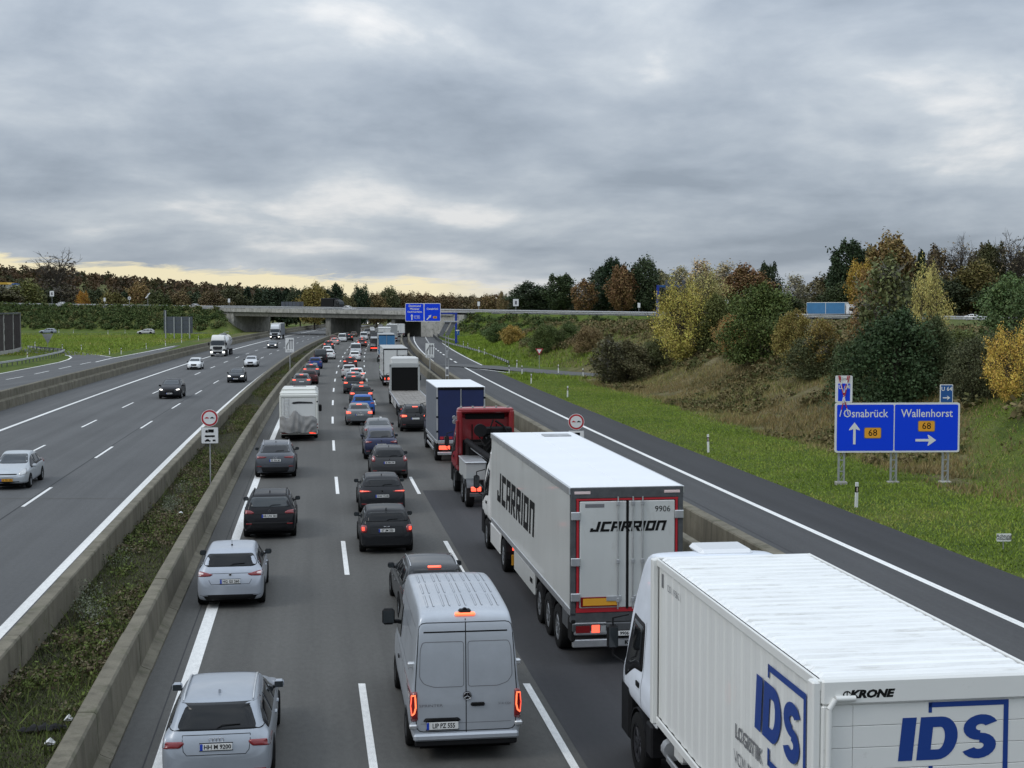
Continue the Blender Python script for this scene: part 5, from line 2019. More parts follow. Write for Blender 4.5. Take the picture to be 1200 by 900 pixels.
proto('on_wagon', name='estate_car', L=4.70, W=1.83, H=1.47, st=ST_WAGON, belt=.655, col=(.03, .035, .04), rw=[(.68, .915), (.80, .73), (.74, .705)], sw=(.075, .68, .27, .46), hlm='lamp_lit', fplate='KL V 93',
      tl=[([(.97, .65), (.60, .64), (.58, .58), (.96, .57)], 'T')], hl=[(.58, .50), (.88, .525), (.86, .45), (.58, .44)])
for k_, r_ in PROTO.items():
    r_['_used'] = False
    del r_['_used']
USED = set()
CACHE = {}


def build_cache():
    CACHE.clear()
    for c in bpy.data.objects:
        if c.parent: CACHE.setdefault(c.parent.name, []).append(c)


build_cache()


def place(key, loc, rz, label, col=None, cat='car', group=None, swap=None):
    r = PROTO[key]
    if key in USED:
        r = copy_tree(PROTO[key], None, CACHE)
    USED.add(key)
    r.location = loc; r.rotation_euler = (0, 0, rz)
    tag(r, label, cat, group)
    if col:
        for c in r.children_recursive if key not in USED or True else []:
            if c.name.split('.')[0] in ('body', 'mirror', 'door_handle', 'antenna'):
                c.color = (*col, 1)
    return r


def queue(key, px, D, label, col=None, cat='car', dh=0.0, group='cars queueing in the two left lanes'):
    x = (px - 600) / F * D
    return place(key, (x, D, 0), hd(D) + rad(dh), label, col, cat, group)


def oncoming(key, px, D, label, col=None, dh=0.0, cat='car', L=None, group='oncoming cars on the far carriageway'):
    """D, px of the front end; the root sits at the rear end, farther away"""
    x = (px - 600) / F * D
    L = L or PROTO[key].get('_L', 4.5)
    a = hd(D) + rad(dh)
    f = Vector((-math.sin(a), math.cos(a), 0))
    p = Vector((x, D, 0)) + f * L
    return place(key, p, a + math.pi, label, col, cat, group)


WH = (.74, .75, .75); BK = (.015, .016, .018); GR = (.10, .105, .11); DB = (.012, .02, .07)
queue('wagon_silver', 247.5, 22.4, 'silver estate car with roof rails, frontmost in the left lane, plate HH M 9200', dh=-.6)
queue('hatch_silver', 266.5, 36.4, 'silver hatchback with rod aerial and big red white tail lights, behind the silver estate')
queue('suv_black', 313.7, 47.4, 'black compact SUV beside the median, between silver hatchback and grey SUV')
queue('suv_coupe', 321.2, 64.4, 'dark grey sloping-roof SUV right behind the white camper')
queue('wagon_dark', 511, 34.6, 'black estate with chrome roof rails half hidden behind the silver van', dh=1.0)
queue('mini', 452.3, 44.6, 'small black hatchback with big round lit tail lights, in front of the black estate')
queue('compact', 447.2, 53.2, 'black hatchback with thin bright red light strips, just beyond the small black hatchback')
queue('small', 455.8, 64.0, 'dark grey small hatchback with tall tail lights high beside its rear window')
queue('crossover', 446.3, 72.3, 'very dark blue crossover in the middle lane, between dark grey hatchback and grey saloon')
queue('sedan', 443.7, 80.3, 'dark grey saloon with pale rear window just beyond the dark blue crossover')
queue('sedan_audi', 420.8, 93.4, 'grey saloon with glowing brake lights in front of the bright blue car')
queue('hatch_plain', 425.0, 102.3, 'bright blue hatchback in the middle lane', (.02, .10, .36))
queue('suv_lit', 423.2, 111.8, 'dark SUV squeezed between the bright blue car and the black SUV', (.05, .055, .06))
queue('suv_lit', 414.2, 127.8, 'black SUV with strong red brake lights in the middle lane')
queue('wagon_lit', 413.6, 139.5, 'silver estate partly hidden beyond the black SUV, lamp strip on the roof edge', (.30, .31, .33))
queue('wagon_lit', 417.5, 148.5, 'white estate with brake lights, right one of two pale cars side by side', WH)
queue('hatch_plain', 409.0, 156.5, 'pale silver car at the left line, left one of two pale cars side by side', (.50, .50, .50))
queue('wagon_lit', 410.3, 182.5, 'dark red-glowing car with pale roof, brake lights lit, before the white hatchback', (.09, .05, .05))
queue('hatch_plain', 415.7, 205, 'white hatchback directly behind the pale minivan', WH)
queue('mpv', 416.8, 232, 'pale minivan with a wide rear window carrying faint lettering', (.62, .64, .66), 'van')
queue('suv_lit', 424.3, 276, 'dark SUV with reddish lights beyond the pale minivan', (.10, .06, .06))
queue('wagon_lit', 424.2, 300, 'small dark car near the white vans, far along the middle lane', (.05, .05, .055))
queue('mpv', 426.3, 338, 'white van in the middle lane well before the bridge, nearer of two', WH, 'van')
queue('mpv', 430.2, 392, 'white van almost at the bridge, farther of two', WH, 'van')
queue('wagon_lit', 352.8, 135.5, 'grey estate with bright brake lights directly beyond the camper', (.16, .16, .165))
queue('hatch_plain', 362.0, 143.2, 'dark maroon hatchback peeking out right of the grey estate', (.06, .02, .02))
queue('wagon_lit', 364.3, 159.5, 'dark silver estate with red lamp between maroon hatchback and blue hatchback', (.13, .14, .15))
queue('hatch_plain', 369.0, 179.5, 'dark blue hatchback in the left lane beside the median', (.02, .05, .20))
queue('mpv', 375.3, 199, 'black high van in the left lane beside a white car', BK, 'van')
queue('hatch_plain', 385.8, 212.5, 'white rounded hatchback right of the black van', WH)
queue('hatch_plain', 383.2, 231.5, 'white car roof showing just beyond the white rounded hatchback', WH)
queue('suv_lit', 384.8, 262, 'dark grey SUV with pale roof rail, left lane far ahead', (.07, .08, .085))
queue('wagon_lit', 391.8, 296, 'pale car with red brake glow in the left lane far ahead', (.5, .4, .38))
queue('hatch_plain', 391, 318, 'tiny brown-red car just before the far white van', (.16, .05, .04))
queue('mpv', 401.0, 319, 'white van with a blue patch on its rear doors, left lane far ahead', WH, 'van')
queue('suv_lit', 408.8, 326, 'tiny black car right of the far white van', BK)
for px_, D_, c_, lb_ in ((405.5, 356, BK, 'tiny black saloon at the bridge pier'), (414.5, 372, (.12, .09, .07), 'tiny brown car under the bridge edge, right of the pier'), (421, 420, (.35, .34, .31), 'tiny beige car right of the pier under the bridge'),
                         (436, 452, WH, 'tiny white car beyond the bridge, leftmost'), (446, 530, (.3, .3, .32), 'tiny grey car beyond the bridge, behind the transporter'), (458, 600, WH, 'tiny white car far beyond the bridge')):
    queue('hatch_plain', px_, D_, lb_, c_)
queue('suv_lit', 486.6, 88.6, 'small black SUV in the right lane between flatbed lorry and blue box lorry', (.035, .035, .037), group=None)

oncoming('on_prius', 4.5, 60.3, 'silver oncoming hatchback with yellow number plate at the left edge', dh=.5)
oncoming('on_suv', 197.5, 120.5, 'black oncoming SUV with headlights on, near the middle of the far carriageway')
oncoming('on_wagon', 275.5, 146.5, 'dark oncoming estate with bright headlights in the lane next to the median')
oncoming('hatch_plain', 226.5, 177, 'white oncoming hatchback left of the dark estate', WH)
oncoming('sedan', 293, 185, 'silver-white oncoming car just left of the lane merge sign', (.62, .63, .64))
oncoming('on_wagon', 318.5, 268, 'dark oncoming car in front of the white and blue lorry', (.10, .11, .12))
oncoming('hatch_plain', 392, 520, 'tiny white oncoming car beyond the underpass', WH)

# vehicles on the loop road and on the crossing road


def side_car(key, px, p, ang, label, col, grp):
    a = ang
    f = Vector((-math.sin(a), math.cos(a), 0))
    L = PROTO[key].get('_L', 4.5)
    q = Vector(p) - f * (L / 2)
    return place(key, q, a, label, col, 'car', grp)


side_car('wagon_silver', 57, G(56, 391, .57), rad(88), 'silver hatchback driving left on the loop road, above the give way sign back', (.35, .39, .45), 'cars on the loop road')
side_car('wagon_silver', 171, G(171, 391.6, .57), rad(93), 'silver estate driving left on the loop road, beside the big sign back', (.6, .6, .58), 'cars on the loop road')


def cross_pt(px, off):
    x = col_x(px, off)
    return cp(x, off, deck_z(x) - .89)


CANG = math.atan2(-CT.x, CT.y)
side_car('hatch_plain', 72, cross_pt(72, -3), CANG + math.pi, 'white car on the crossing road above the left embankment', WH, 'cars on the crossing road')
side_car('on_prius', 228, cross_pt(228, -3), CANG + math.pi, 'small white and dark car on the crossing road left of the bridge', (.5, .5, .5), 'cars on the crossing road')
side_car('on_prius', 409, cross_pt(409, -2), CANG, 'pale car on the bridge right behind the dark box lorry', WH, 'cars on the crossing road')
side_car('sedan', 1142, cross_pt(1142, -3), CANG, 'white car on the crossing road at the far right between trees', WH, 'cars on the crossing road')

# ------------------------------------------------------------------ lorries
TX, TZ, TY = (1, 0, 0), (0, 0, 1), (0, 1, 0)


def logo_word(mb, word, org, ux, uz, h, w, gap, mat, t=.2, shear=.25, n_off=.006):
    """squared techno lettering; n_off along the face normal is given through org"""
    org, ux, uz = Vector(org), Vector(ux), Vector(uz)
    S = {'J': [(.62, 0, .95, 1), (0, 0, .65, t), (0, 0, .30, .36)], 'C': [(0, 0, .32, 1), (0, 0, 1, t), (0, 1 - t, 1, 1)],
         'A': [(0, 0, .30, 1), (.70, 0, 1, 1), (0, 1 - t, 1, 1), (.2, .34, .8, .34 + t * .8)],
         'R': [(0, 0, .30, 1), (0, 1 - t, 1, 1), (.70, .44, 1, 1), (.3, .36, 1, .36 + t * .8), 'leg'],
         'I': [(0, 0, .30, 1)], 'O': [(0, 0, .30, 1), (.70, 0, 1, 1), (0, 0, 1, t), (0, 1 - t, 1, 1)], 'N': [(0, 0, .30, 1), (.70, 0, 1, 1), (0, 1 - t, 1, 1)]}
    x = 0
    nn = ux.cross(uz) * -1
    for ch in word:
        cw = w * (.30 if ch == 'I' else 1)
        for k, bx in enumerate(S[ch]):
            vs = []
            if bx == 'leg': corners = ((.72, 0), (1.06, 0), (.74, .37), (.42, .37))
            else:
                a, b, c, d = bx
                if ch == 'I': c = 1
                corners = ((a, b), (c, b), (c, d), (a, d))
            for u, v in corners:
                vs.append(org + ux * (x + u * cw + v * h * shear) + uz * (v * h) + ux.cross(uz) * (k * .0012))
            mb.add(vs, [(0, 1, 2, 3)], mat)
        x += cw + gap


def mudguard(mb, y, r, x0, x1, mat='plastic_black', a0=-.1, a1=math.pi + .1):
    P = [(y + (r + .07) * math.cos(a), r + (r + .07) * math.sin(a)) for a in np.linspace(a0, a1, 10)]
    vs = [(x, p[0], p[1]) for p in P for x in (x0, x1)] + [(x, y + (p[0] - y) * 1.04, p[1] + .02) for p in P for x in (x0, x1)]
    n = len(P); fs = []
    for i in range(n - 1):
        fs.append((2 * i, 2 * i + 1, 2 * i + 3, 2 * i + 2)); fs.append((2 * n + 2 * i, 2 * n + 2 * i + 2, 2 * n + 2 * i + 3, 2 * n + 2 * i + 1))
        fs.append((2 * i, 2 * i + 2, 2 * n + 2 * i + 2, 2 * n + 2 * i)); fs.append((2 * i + 1, 2 * n + 2 * i + 1, 2 * n + 2 * i + 3, 2 * i + 3))
    mb.add(vs, fs, mat)


def cab(root, y0, col, Ht=3.75, L=2.25, W=2.48, paint='car_paint', zb=.95, low='plastic_black', lit=None, plate_txt='', deflect=True, lowcol=None):
    """tractor cab: rear wall at y0, front towards +y"""
    hw = W / 2
    H = Ht
    s_ = [(0, H - .10 if deflect else H, hw * .96, hw * .80, zb), (.06, H - .02 if deflect else H, hw * .985, hw * .84, zb), (.5, H, hw, hw * .84, zb), (1.2, H - .06, hw, hw * .83, zb), (1.62, H - .32, hw, hw * .81, zb), (1.86, H - .62, hw, hw * .80, zb),
          (1.98, 2.75, hw, hw * .88, zb), (2.08, 2.2, hw, hw * .90, zb), (2.16, 1.75, hw * .985, hw * .90, zb), (2.22, 1.45, hw * .95, hw * .86, zb + .02), (2.25, 1.2, hw * .90, hw * .8, zb + .05)]
    s_ = [(y * L / 2.25, z, a, b, c) for y, z, a, b, c in s_]
    me, bvh = loft_body(s_, 1.72, 2, boxy=1)
    me.materials.clear(); me.materials.append(MATS[paint])
    cr = link('cab', me, root, (0, y0, 0)); cr.color = (*col, 1)
    F_ = Fit(bvh, L)
    mb = MB(); F_.patch(mb, 'front', [(hw * .86, 2.62), (hw * .92, 1.80), (-hw * .92, 1.80), (-hw * .86, 2.62)], 'windscreen', .008, .12, .15, 6); mb.build('windscreen', cr)
    for s in ('left', 'right'):
        sg = 1 if s == 'right' else -1
        mb = MB(); F_.patch(mb, s, [(L * .38, 2.60), (L * .36, 1.78), (L * .60, 1.72), (L * .86, 1.42), (L * .90, 1.75), (L * .80, 2.60)], 'plastic_black', .006, .08, .15, 3)
        F_.patch(mb, s, [(L * .42, 2.52), (L * .42, 1.86), (L * .62, 1.80), (L * .82, 1.66), (L * .84, 1.85), (L * .76, 2.52)], 'glass_dark', .012, .06, .15, 3)
        mb.build('side_window', cr)
        mb = MB(); F_.seam(mb, s, [(L * .34, 2.65), (L * .34, zb + .05)], w=.014); F_.seam(mb, s, [(L * .90, 1.6), (L * .88, zb + .05)], w=.014)
        h, _, _ = F_.hit(s, L * .42, 1.55); mb.box(h.x - .01, h.x + sg * .035, L * .38, L * .46, 1.5, 1.6, 'plastic_black', .01)
        mb.build('door', cr)
        mb = MB(); mb.box(sg * (hw + .07), sg * (hw + .27), L * .95, L * 1.02, 1.85, 2.30, 'plastic_black', .05); mb.box(sg * (hw + .09), sg * (hw + .25), L * .942, L * .949, 1.9, 2.25, 'glass_clear')
        mb.tube([(sg * (hw - .1), L * .92, 2.5), (sg * (hw + .17), L * .97, 2.42), (sg * (hw + .17), L * .97, 1.75), (sg * (hw - .05), L * .92, 1.6)], .018, 'plastic_black', 5)
        mb.build('mirror', cr)
        # lower body: step box, wheel arch
        mb = MB(); x0, x1 = sorted((sg * (hw - .42), sg * (hw - .005)))
        mb.box(x0, x1, L * .72, L * 1.01, .34, zb + .28, low, .06)
        mudguard(mb, L * .42, .52, x0, x1, low)
        mb.box(x0, x1, -.02, L * .16, .55, zb + .05, low, .03)
        mb.build('step', cr)
    mb = MB()
    mb.box(-hw * .97, hw * .97, L * .86, L * 1.04, .30, .98, low if lowcol is None else 'car_paint', .10)
    o = mb.build('bumper', cr); o.color = (*(lowcol or col), 1)
    mb = MB(); F_.patch(mb, 'front', [(hw * .62, 1.66), (hw * .55, 1.12), (-hw * .55, 1.12), (-hw * .62, 1.66)], 'plastic_black', .012, .08, .15, 3)
    mb.box(-hw * .55, hw * .55, L * 1.035, L * 1.055, .45, .85, 'plastic_black', .01)
    for k in range(4): mb.box(-hw * .52, hw * .52, L * 1.03, L * 1.045, 1.0 + k * .16 - .16 * 0, 1.05 + k * .16, 'steel_dark', .008)
    mb.build('grille', cr)
    for s in (1, -1):
        mb = MB().box(s * hw * .66, s * hw * .92, L * 1.035, L * 1.05, .62, .84, lit or 'lamp_clear', .02); mb.build('headlight', cr)
    number_plate(cr, 0, L * 1.065, .5, plate_txt, front=True)
    return cr


def chassis(root, y0, y1, z=1.0, w=.42, mat='steel_dark'):
    mb = MB()
    for s in (-1, 1): mb.box(s * w - .05, s * w + .05, y0, y1, z - .28, z, mat)
    y = y0 + .5
    while y < y1:
        mb.box(-w, w, y, y + .08, z - .22, z - .06, mat); y += 1.3
    mb.build('chassis', root)


def side_box(root, s, y0, y1, z0, z1, mat, W=2.5, name='side_skirt', bev=.02, inset=.0):
    mb = MB(); x0, x1 = sorted((s * (W / 2 - .08 - inset), s * (W / 2 - inset)))
    mb.box(x0, x1, y0, y1, z0, z1, mat, bev); return mb.build(name, root)


# ---- white reefer semi-trailer
def semi_reefer():
    D = 30.7
    root = thing('articulated_lorry', 'long white refrigerated lorry with slanted black J CARRION lettering', 'lorry', ((736 - 600) / F * D, D, 0), hd(34))
    W, L, H, zf = 2.56, 13.6, 4.0, 1.18
    hw = W / 2
    mb = MB().box(-hw, -hw + .06, .10, L, zf, H - .03, 'reefer_grey', .01); mb.build('side_panel', root)
    mb = MB().box(hw - .06, hw, .10, L, zf, H - .03, 'reefer_grey', .01); mb.build('side_panel', root)
    mb = MB().box(-hw, hw, L - .05, L + .03, zf, H - .02, 'reefer_grey', .01).box(-.8, .8, L + .03, L + .38, 2.3, 3.85, 'truck_white', .08); mb.build('front_wall', root)
    for a, b in ((-hw + .02, -.004), (.004, hw - .02)):
        mb = MB().box(a, b, .06, L - .02, H - .04, H + .012, 'trailer_roof', .008); mb.build('roof_panel', root)
    for s in (-1, 1):
        mb = MB().box(s * hw - .035, s * hw + .035, .04, L + .02, H - .16, H + .006, 'aluminium', .01).box(s * hw - .02, s * hw + .02, .04, L, zf - .04, zf + .12, 'aluminium', .01); mb.build('edge_rail', root)
    mb = MB().box(-.55, .3, L - 1.6, L - 1.0, H + .012, H + .05, 'steel', .01); o = mb.build('roof_plate', root, (.7, 0, 0))
    mb = MB().box(-hw + .06, hw - .06, .12, L - .05, zf + .02, zf + .16, 'steel_dark').box(-hw + .07, hw - .07, .12, .3, zf, H - .05, 'steel_dark'); mb.build('floor', root)
    # rear frame and doors
    fr = MB()
    fr.box(-hw, -hw + .12, 0, .14, zf - .05, H - .02, 'steel_dark', .01).box(hw - .12, hw, 0, .14, zf - .05, H - .02, 'steel_dark', .01).box(-hw, hw, -.003, .14, H - .24, H + .0, 'steel_dark', .01).box(-hw, hw, .0, .14, zf - .20, zf + .02, 'steel_dark', .01)
    frame = fr.build('door_frame', root)
    mb = MB()
    mb.box(-hw + .13, -hw + .18, -.012, .02, zf + .05, H - .24, 'sign_red').box(hw - .18, hw - .13, -.012, .02, zf + .05, H - .24, 'sign_red').box(-hw + .12, hw - .12, -.013, .02, H - .285, H - .245, 'sign_red').box(-hw + .12, hw - .12, -.013, .02, zf + .03, zf + .13, 'sign_red')
    mb.build('reflective_tape', frame)
    for s in (-1, 1):
        mb = MB().box(s * 1.02 - .18, s * 1.02 + .18, -.02, 0, H - .14, H - .08, 'reflector_white', .005); mb.build('marker_lamp', frame)
    for s in (-1, 1):
        x0, x1 = sorted((s * .025, s * (hw - .20)))
        dr = MB().box(x0, x1, -.03, .10, zf + .13, H - .305, 'reefer_grey', .012).build('rear_door', root)
        for q in (.12, .34) if s > 0 else (.22,):
            mb = MB(); x = s * q
            mb.cyl((x, -.06, zf + .1), (x, -.06, H - .2), .017, 'aluminium', n=8)
            for z in (zf + .3, 2.35, H - .35): mb.box(x - .035, x + .035, -.085, -.03, z - .05, z + .05, 'steel', .01)
            mb.build('locking_rod', dr)
        mb = MB().box(s * .30 - .18, s * .30 + .16, -.075, -.035, zf + .28, zf + .40, 'steel', .01); mb.build('handle', dr)
        for z in (zf + .38, 2.35, H - .62):
            mb = MB().box(s * (hw - .10) - .10, s * (hw - .10) + .10, -.07, -.004, z - .09, z + .09, 'aluminium', .012); mb.build('hinge', dr)
    mb = MB().box(-.024, .024, -.035, .05, zf + .1, H - .3, 'rubber'); mb.build('door_seal', root)
    mb = MB(); logo_word(mb, 'JCARRION', (-.86, -.036, 3.02), TX, TZ, .225, .205, .028, 'black', .24, .30); mb.build('lettering', root)
    mb = MB().text('9906', .19, 'black', (.80, -.036, H - .50), TX, TZ, sx=.95); mb.build('lettering', root)
    mb = MB().box(-hw + .32, -hw + .75, -.034, -.031, H - .44, H - .36, 'text_grey'); mb.build('sticker', root)
    # lower rear
    mb = MB().box(-hw + .03, hw - .03, -.05, .1, zf - .40, zf - .21, 'steel_dark', .02); mb.build('cross_beam', root)
    mb = MB().box(-hw + .32 - .32, -hw + .12 + .75, -.055, -.02, zf + .16, zf + .38, 'tail_red', .006).box(-hw + .05, -hw + .82, -.06, -.056, zf + .19, zf + .35, 'plate_yellow'); mb.build('reflector_board', root, (.22, 0, 0))
    mb = MB().box(hw - .92, hw - .12, -.055, -.03, zf + .16, zf + .38, 'tail_red', .006).box(hw - .87, hw - .17, -.06, -.056, zf + .19, zf + .35, 'plate_yellow'); mb.build('reflector_board', root)
    mb = MB().box(-hw + .05, hw - .05, -.02, .12, .42, .60, 'aluminium', .02); mb.text('KRONE', .12, 'black', (.15, -.024, .51), TX, TZ, off=.006); mb.build('bumper', root)
    for s in (-1, 1):
        mb = MB().box(s * (hw - .45) - .38, s * (hw - .45) + .38, -.05, .1, .70, .98, 'steel', .03).box(s * (hw - .45) - .34, s * (hw - .45) - .02, -.06, -.05, .76, .92, 'tail_red').box(s * (hw - .45) + .02, s * (hw - .45) + .20, -.062, -.05, .76, .93, 'tail_bright').box(s * (hw - .45) + .22, s * (hw - .45) + .34, -.06, -.05, .76, .92, 'lamp_clear'); mb.build('tail_light', root)
        mb = MB().box(s * (hw - .06) - .05, s * (hw - .06) + .05, -.02, .4, .55, 1.05, 'rubber', .02); mb.build('mud_flap', root)
    mb = MB().box(-.34, .34, -.05, -.03, .66, .80, 'tail_red', .005); mb.build('plate_holder', root)
    number_plate(root, .0, -.058, .73, '9906 JCR', 'plate_white')
    chassis(root, .1, L - 1, 1.16)
    add_wheels(root, [1.75, 3.06, 4.37], hw - .01, .52, .34, 'rim', 8)
    for y in (1.75, 3.06, 4.37):
        mb = MB()
        for s in (-1, 1):
            x0, x1 = sorted((s * (hw - .36), s * (hw - .02))); mudguard(mb, y, .53, x0, x1, 'plastic_black', .4, math.pi - .4)
        mb.build('mudguard', root)
        MB().cyl((-hw + .2, y, .52), (hw - .2, y, .52), .07, 'steel_dark').build('axle', root)
    for s in (-1, 1):
        side_box(root, s, 5.1, 8.7, .55, zf - .05, 'reefer_grey', W); side_box(root, s, .35, 1.05, .75, zf - .05, 'steel_dark', W)
        MB().box(s * hw - .01, s * hw + .006, 5.35, 5.75, .80, .92, 'black').build('skirt_handle', root)
    # side lettering: reads towards the rear on the left side
    mb = MB(); logo_word(mb, 'JCARRION', (-hw - .006, 12.25, 2.04), (0, -1, 0), TZ, .92, .80, .18, 'black', .22, .18); mb.build('lettering', root)
    mb = MB(); logo_word(mb, 'JCARRION', (hw + .006, 4.9, 2.04), (0, 1, 0), TZ, .92, .80, .18, 'black', .22, .18); mb.build('lettering', root)
    # tractor
    ty = L + .55
    cab(root, ty + .25, (.70, .70, .68), 3.55, 2.25, 2.48)
    chassis(root, L - 3.2, ty + .4, .95)
    add_wheels(root, [ty + .25 + .95], 1.24, .5, .32, 'rim', 8)
    add_wheels(root, [L - 2.3], 1.24, .5, .32, 'rim', 8)
    for s in (-1, 1):
        x0, x1 = sorted((s * .80, s * 1.23))
        MB().box(x0, x1, L - 1.55, ty + .2, .35, 1.05, 'truck_white', .05).build('side_fairing', root)
        mb = MB(); mudguard(mb, L - 2.3, .52, x0, x1); mb.build('mudguard', root)
        MB().box(s * 1.2 - .02, s * 1.2 + .03, ty - .35, ty + .3, 1.1, 3.3, 'truck_white', .02).build('side_fairing', root)
        MB().box(s * .95 - .10, s * .95 + .10, L - 3.02, L - 2.98, .75, .87, 'tail_bright', .01).box(s * .95 - .12, s * .95 + .12, L - 3.02, L - 2.97, .3, .62, 'plate_yellow', .01).build('tail_light', root)
    return root


semi_reefer()


# ---- white swap-body container lorry in front
def ids_logo(mb, org, ux, uz, h, mat='ids_blue'):
    """bold italic initials under an open corner bracket"""
    org, ux, uz = Vector(org), Vector(ux), Vector(uz)
    def P(poly):
        mb.add([org + ux * p[0] * h + uz * p[1] * h for p in poly], [tuple(range(len(poly)))], mat)
    sh = .10
    def S(pts, dx): return [(dx + x + y * sh, y) for x, y in pts]
    P(S([(0, 0), (.34, 0), (.34, 1), (0, 1)], 0))
    # D: outer bow as strips
    def ringstrip(cx, outer, inner, a0, a1, dx, n=14):
        for i in range(n):
            t0, t1 = a0 + (a1 - a0) * i / n, a0 + (a1 - a0) * (i + 1) / n
            q = []
            for t, rr in ((t0, inner), (t0, outer), (t1, outer), (t1, inner)):
                q.append((cx[0] + rr[0] * math.cos(t), cx[1] + rr[1] * math.sin(t)))
            P(S(q, dx))
    P(S([(0, 0), (.32, 0), (.32, 1), (0, 1)], .44))
    P(S([(.32, 0), (.50, 0), (.50, .24), (.32, .24)], .44)); P(S([(.32, .76), (.50, .76), (.50, 1), (.32, 1)], .44))
    ringstrip((.50, .5), (.44, .5), (.13, .26), -math.pi / 2, math.pi / 2, .44)
    # S
    ringstrip((.42, .715), (.42, .30), (.12, .075), rad(25), rad(270), 1.50)
    ringstrip((.42, .285), (.42, .30), (.12, .075), rad(-155), rad(90), 1.50)
    # bracket
    P([(.72, 1.10), (.80, 1.10), (.80, 1.34), (.72, 1.34)]); P([(.72, 1.22), (2.66, 1.22), (2.66, 1.34), (.72, 1.34)])
    P([(2.54, -.45), (2.66, -.45), (2.66, 1.22), (2.54, 1.22)]); P([(.74, -.45), (2.66, -.45), (2.66, -.33), (.74, -.33)]); P([(.74, -.45), (.84, -.45), (.84, -.14), (.74, -.14)])


pbr('valley_streak', (.36, .34, .30), .9)  # tone of the dark strips between the container roof ribs


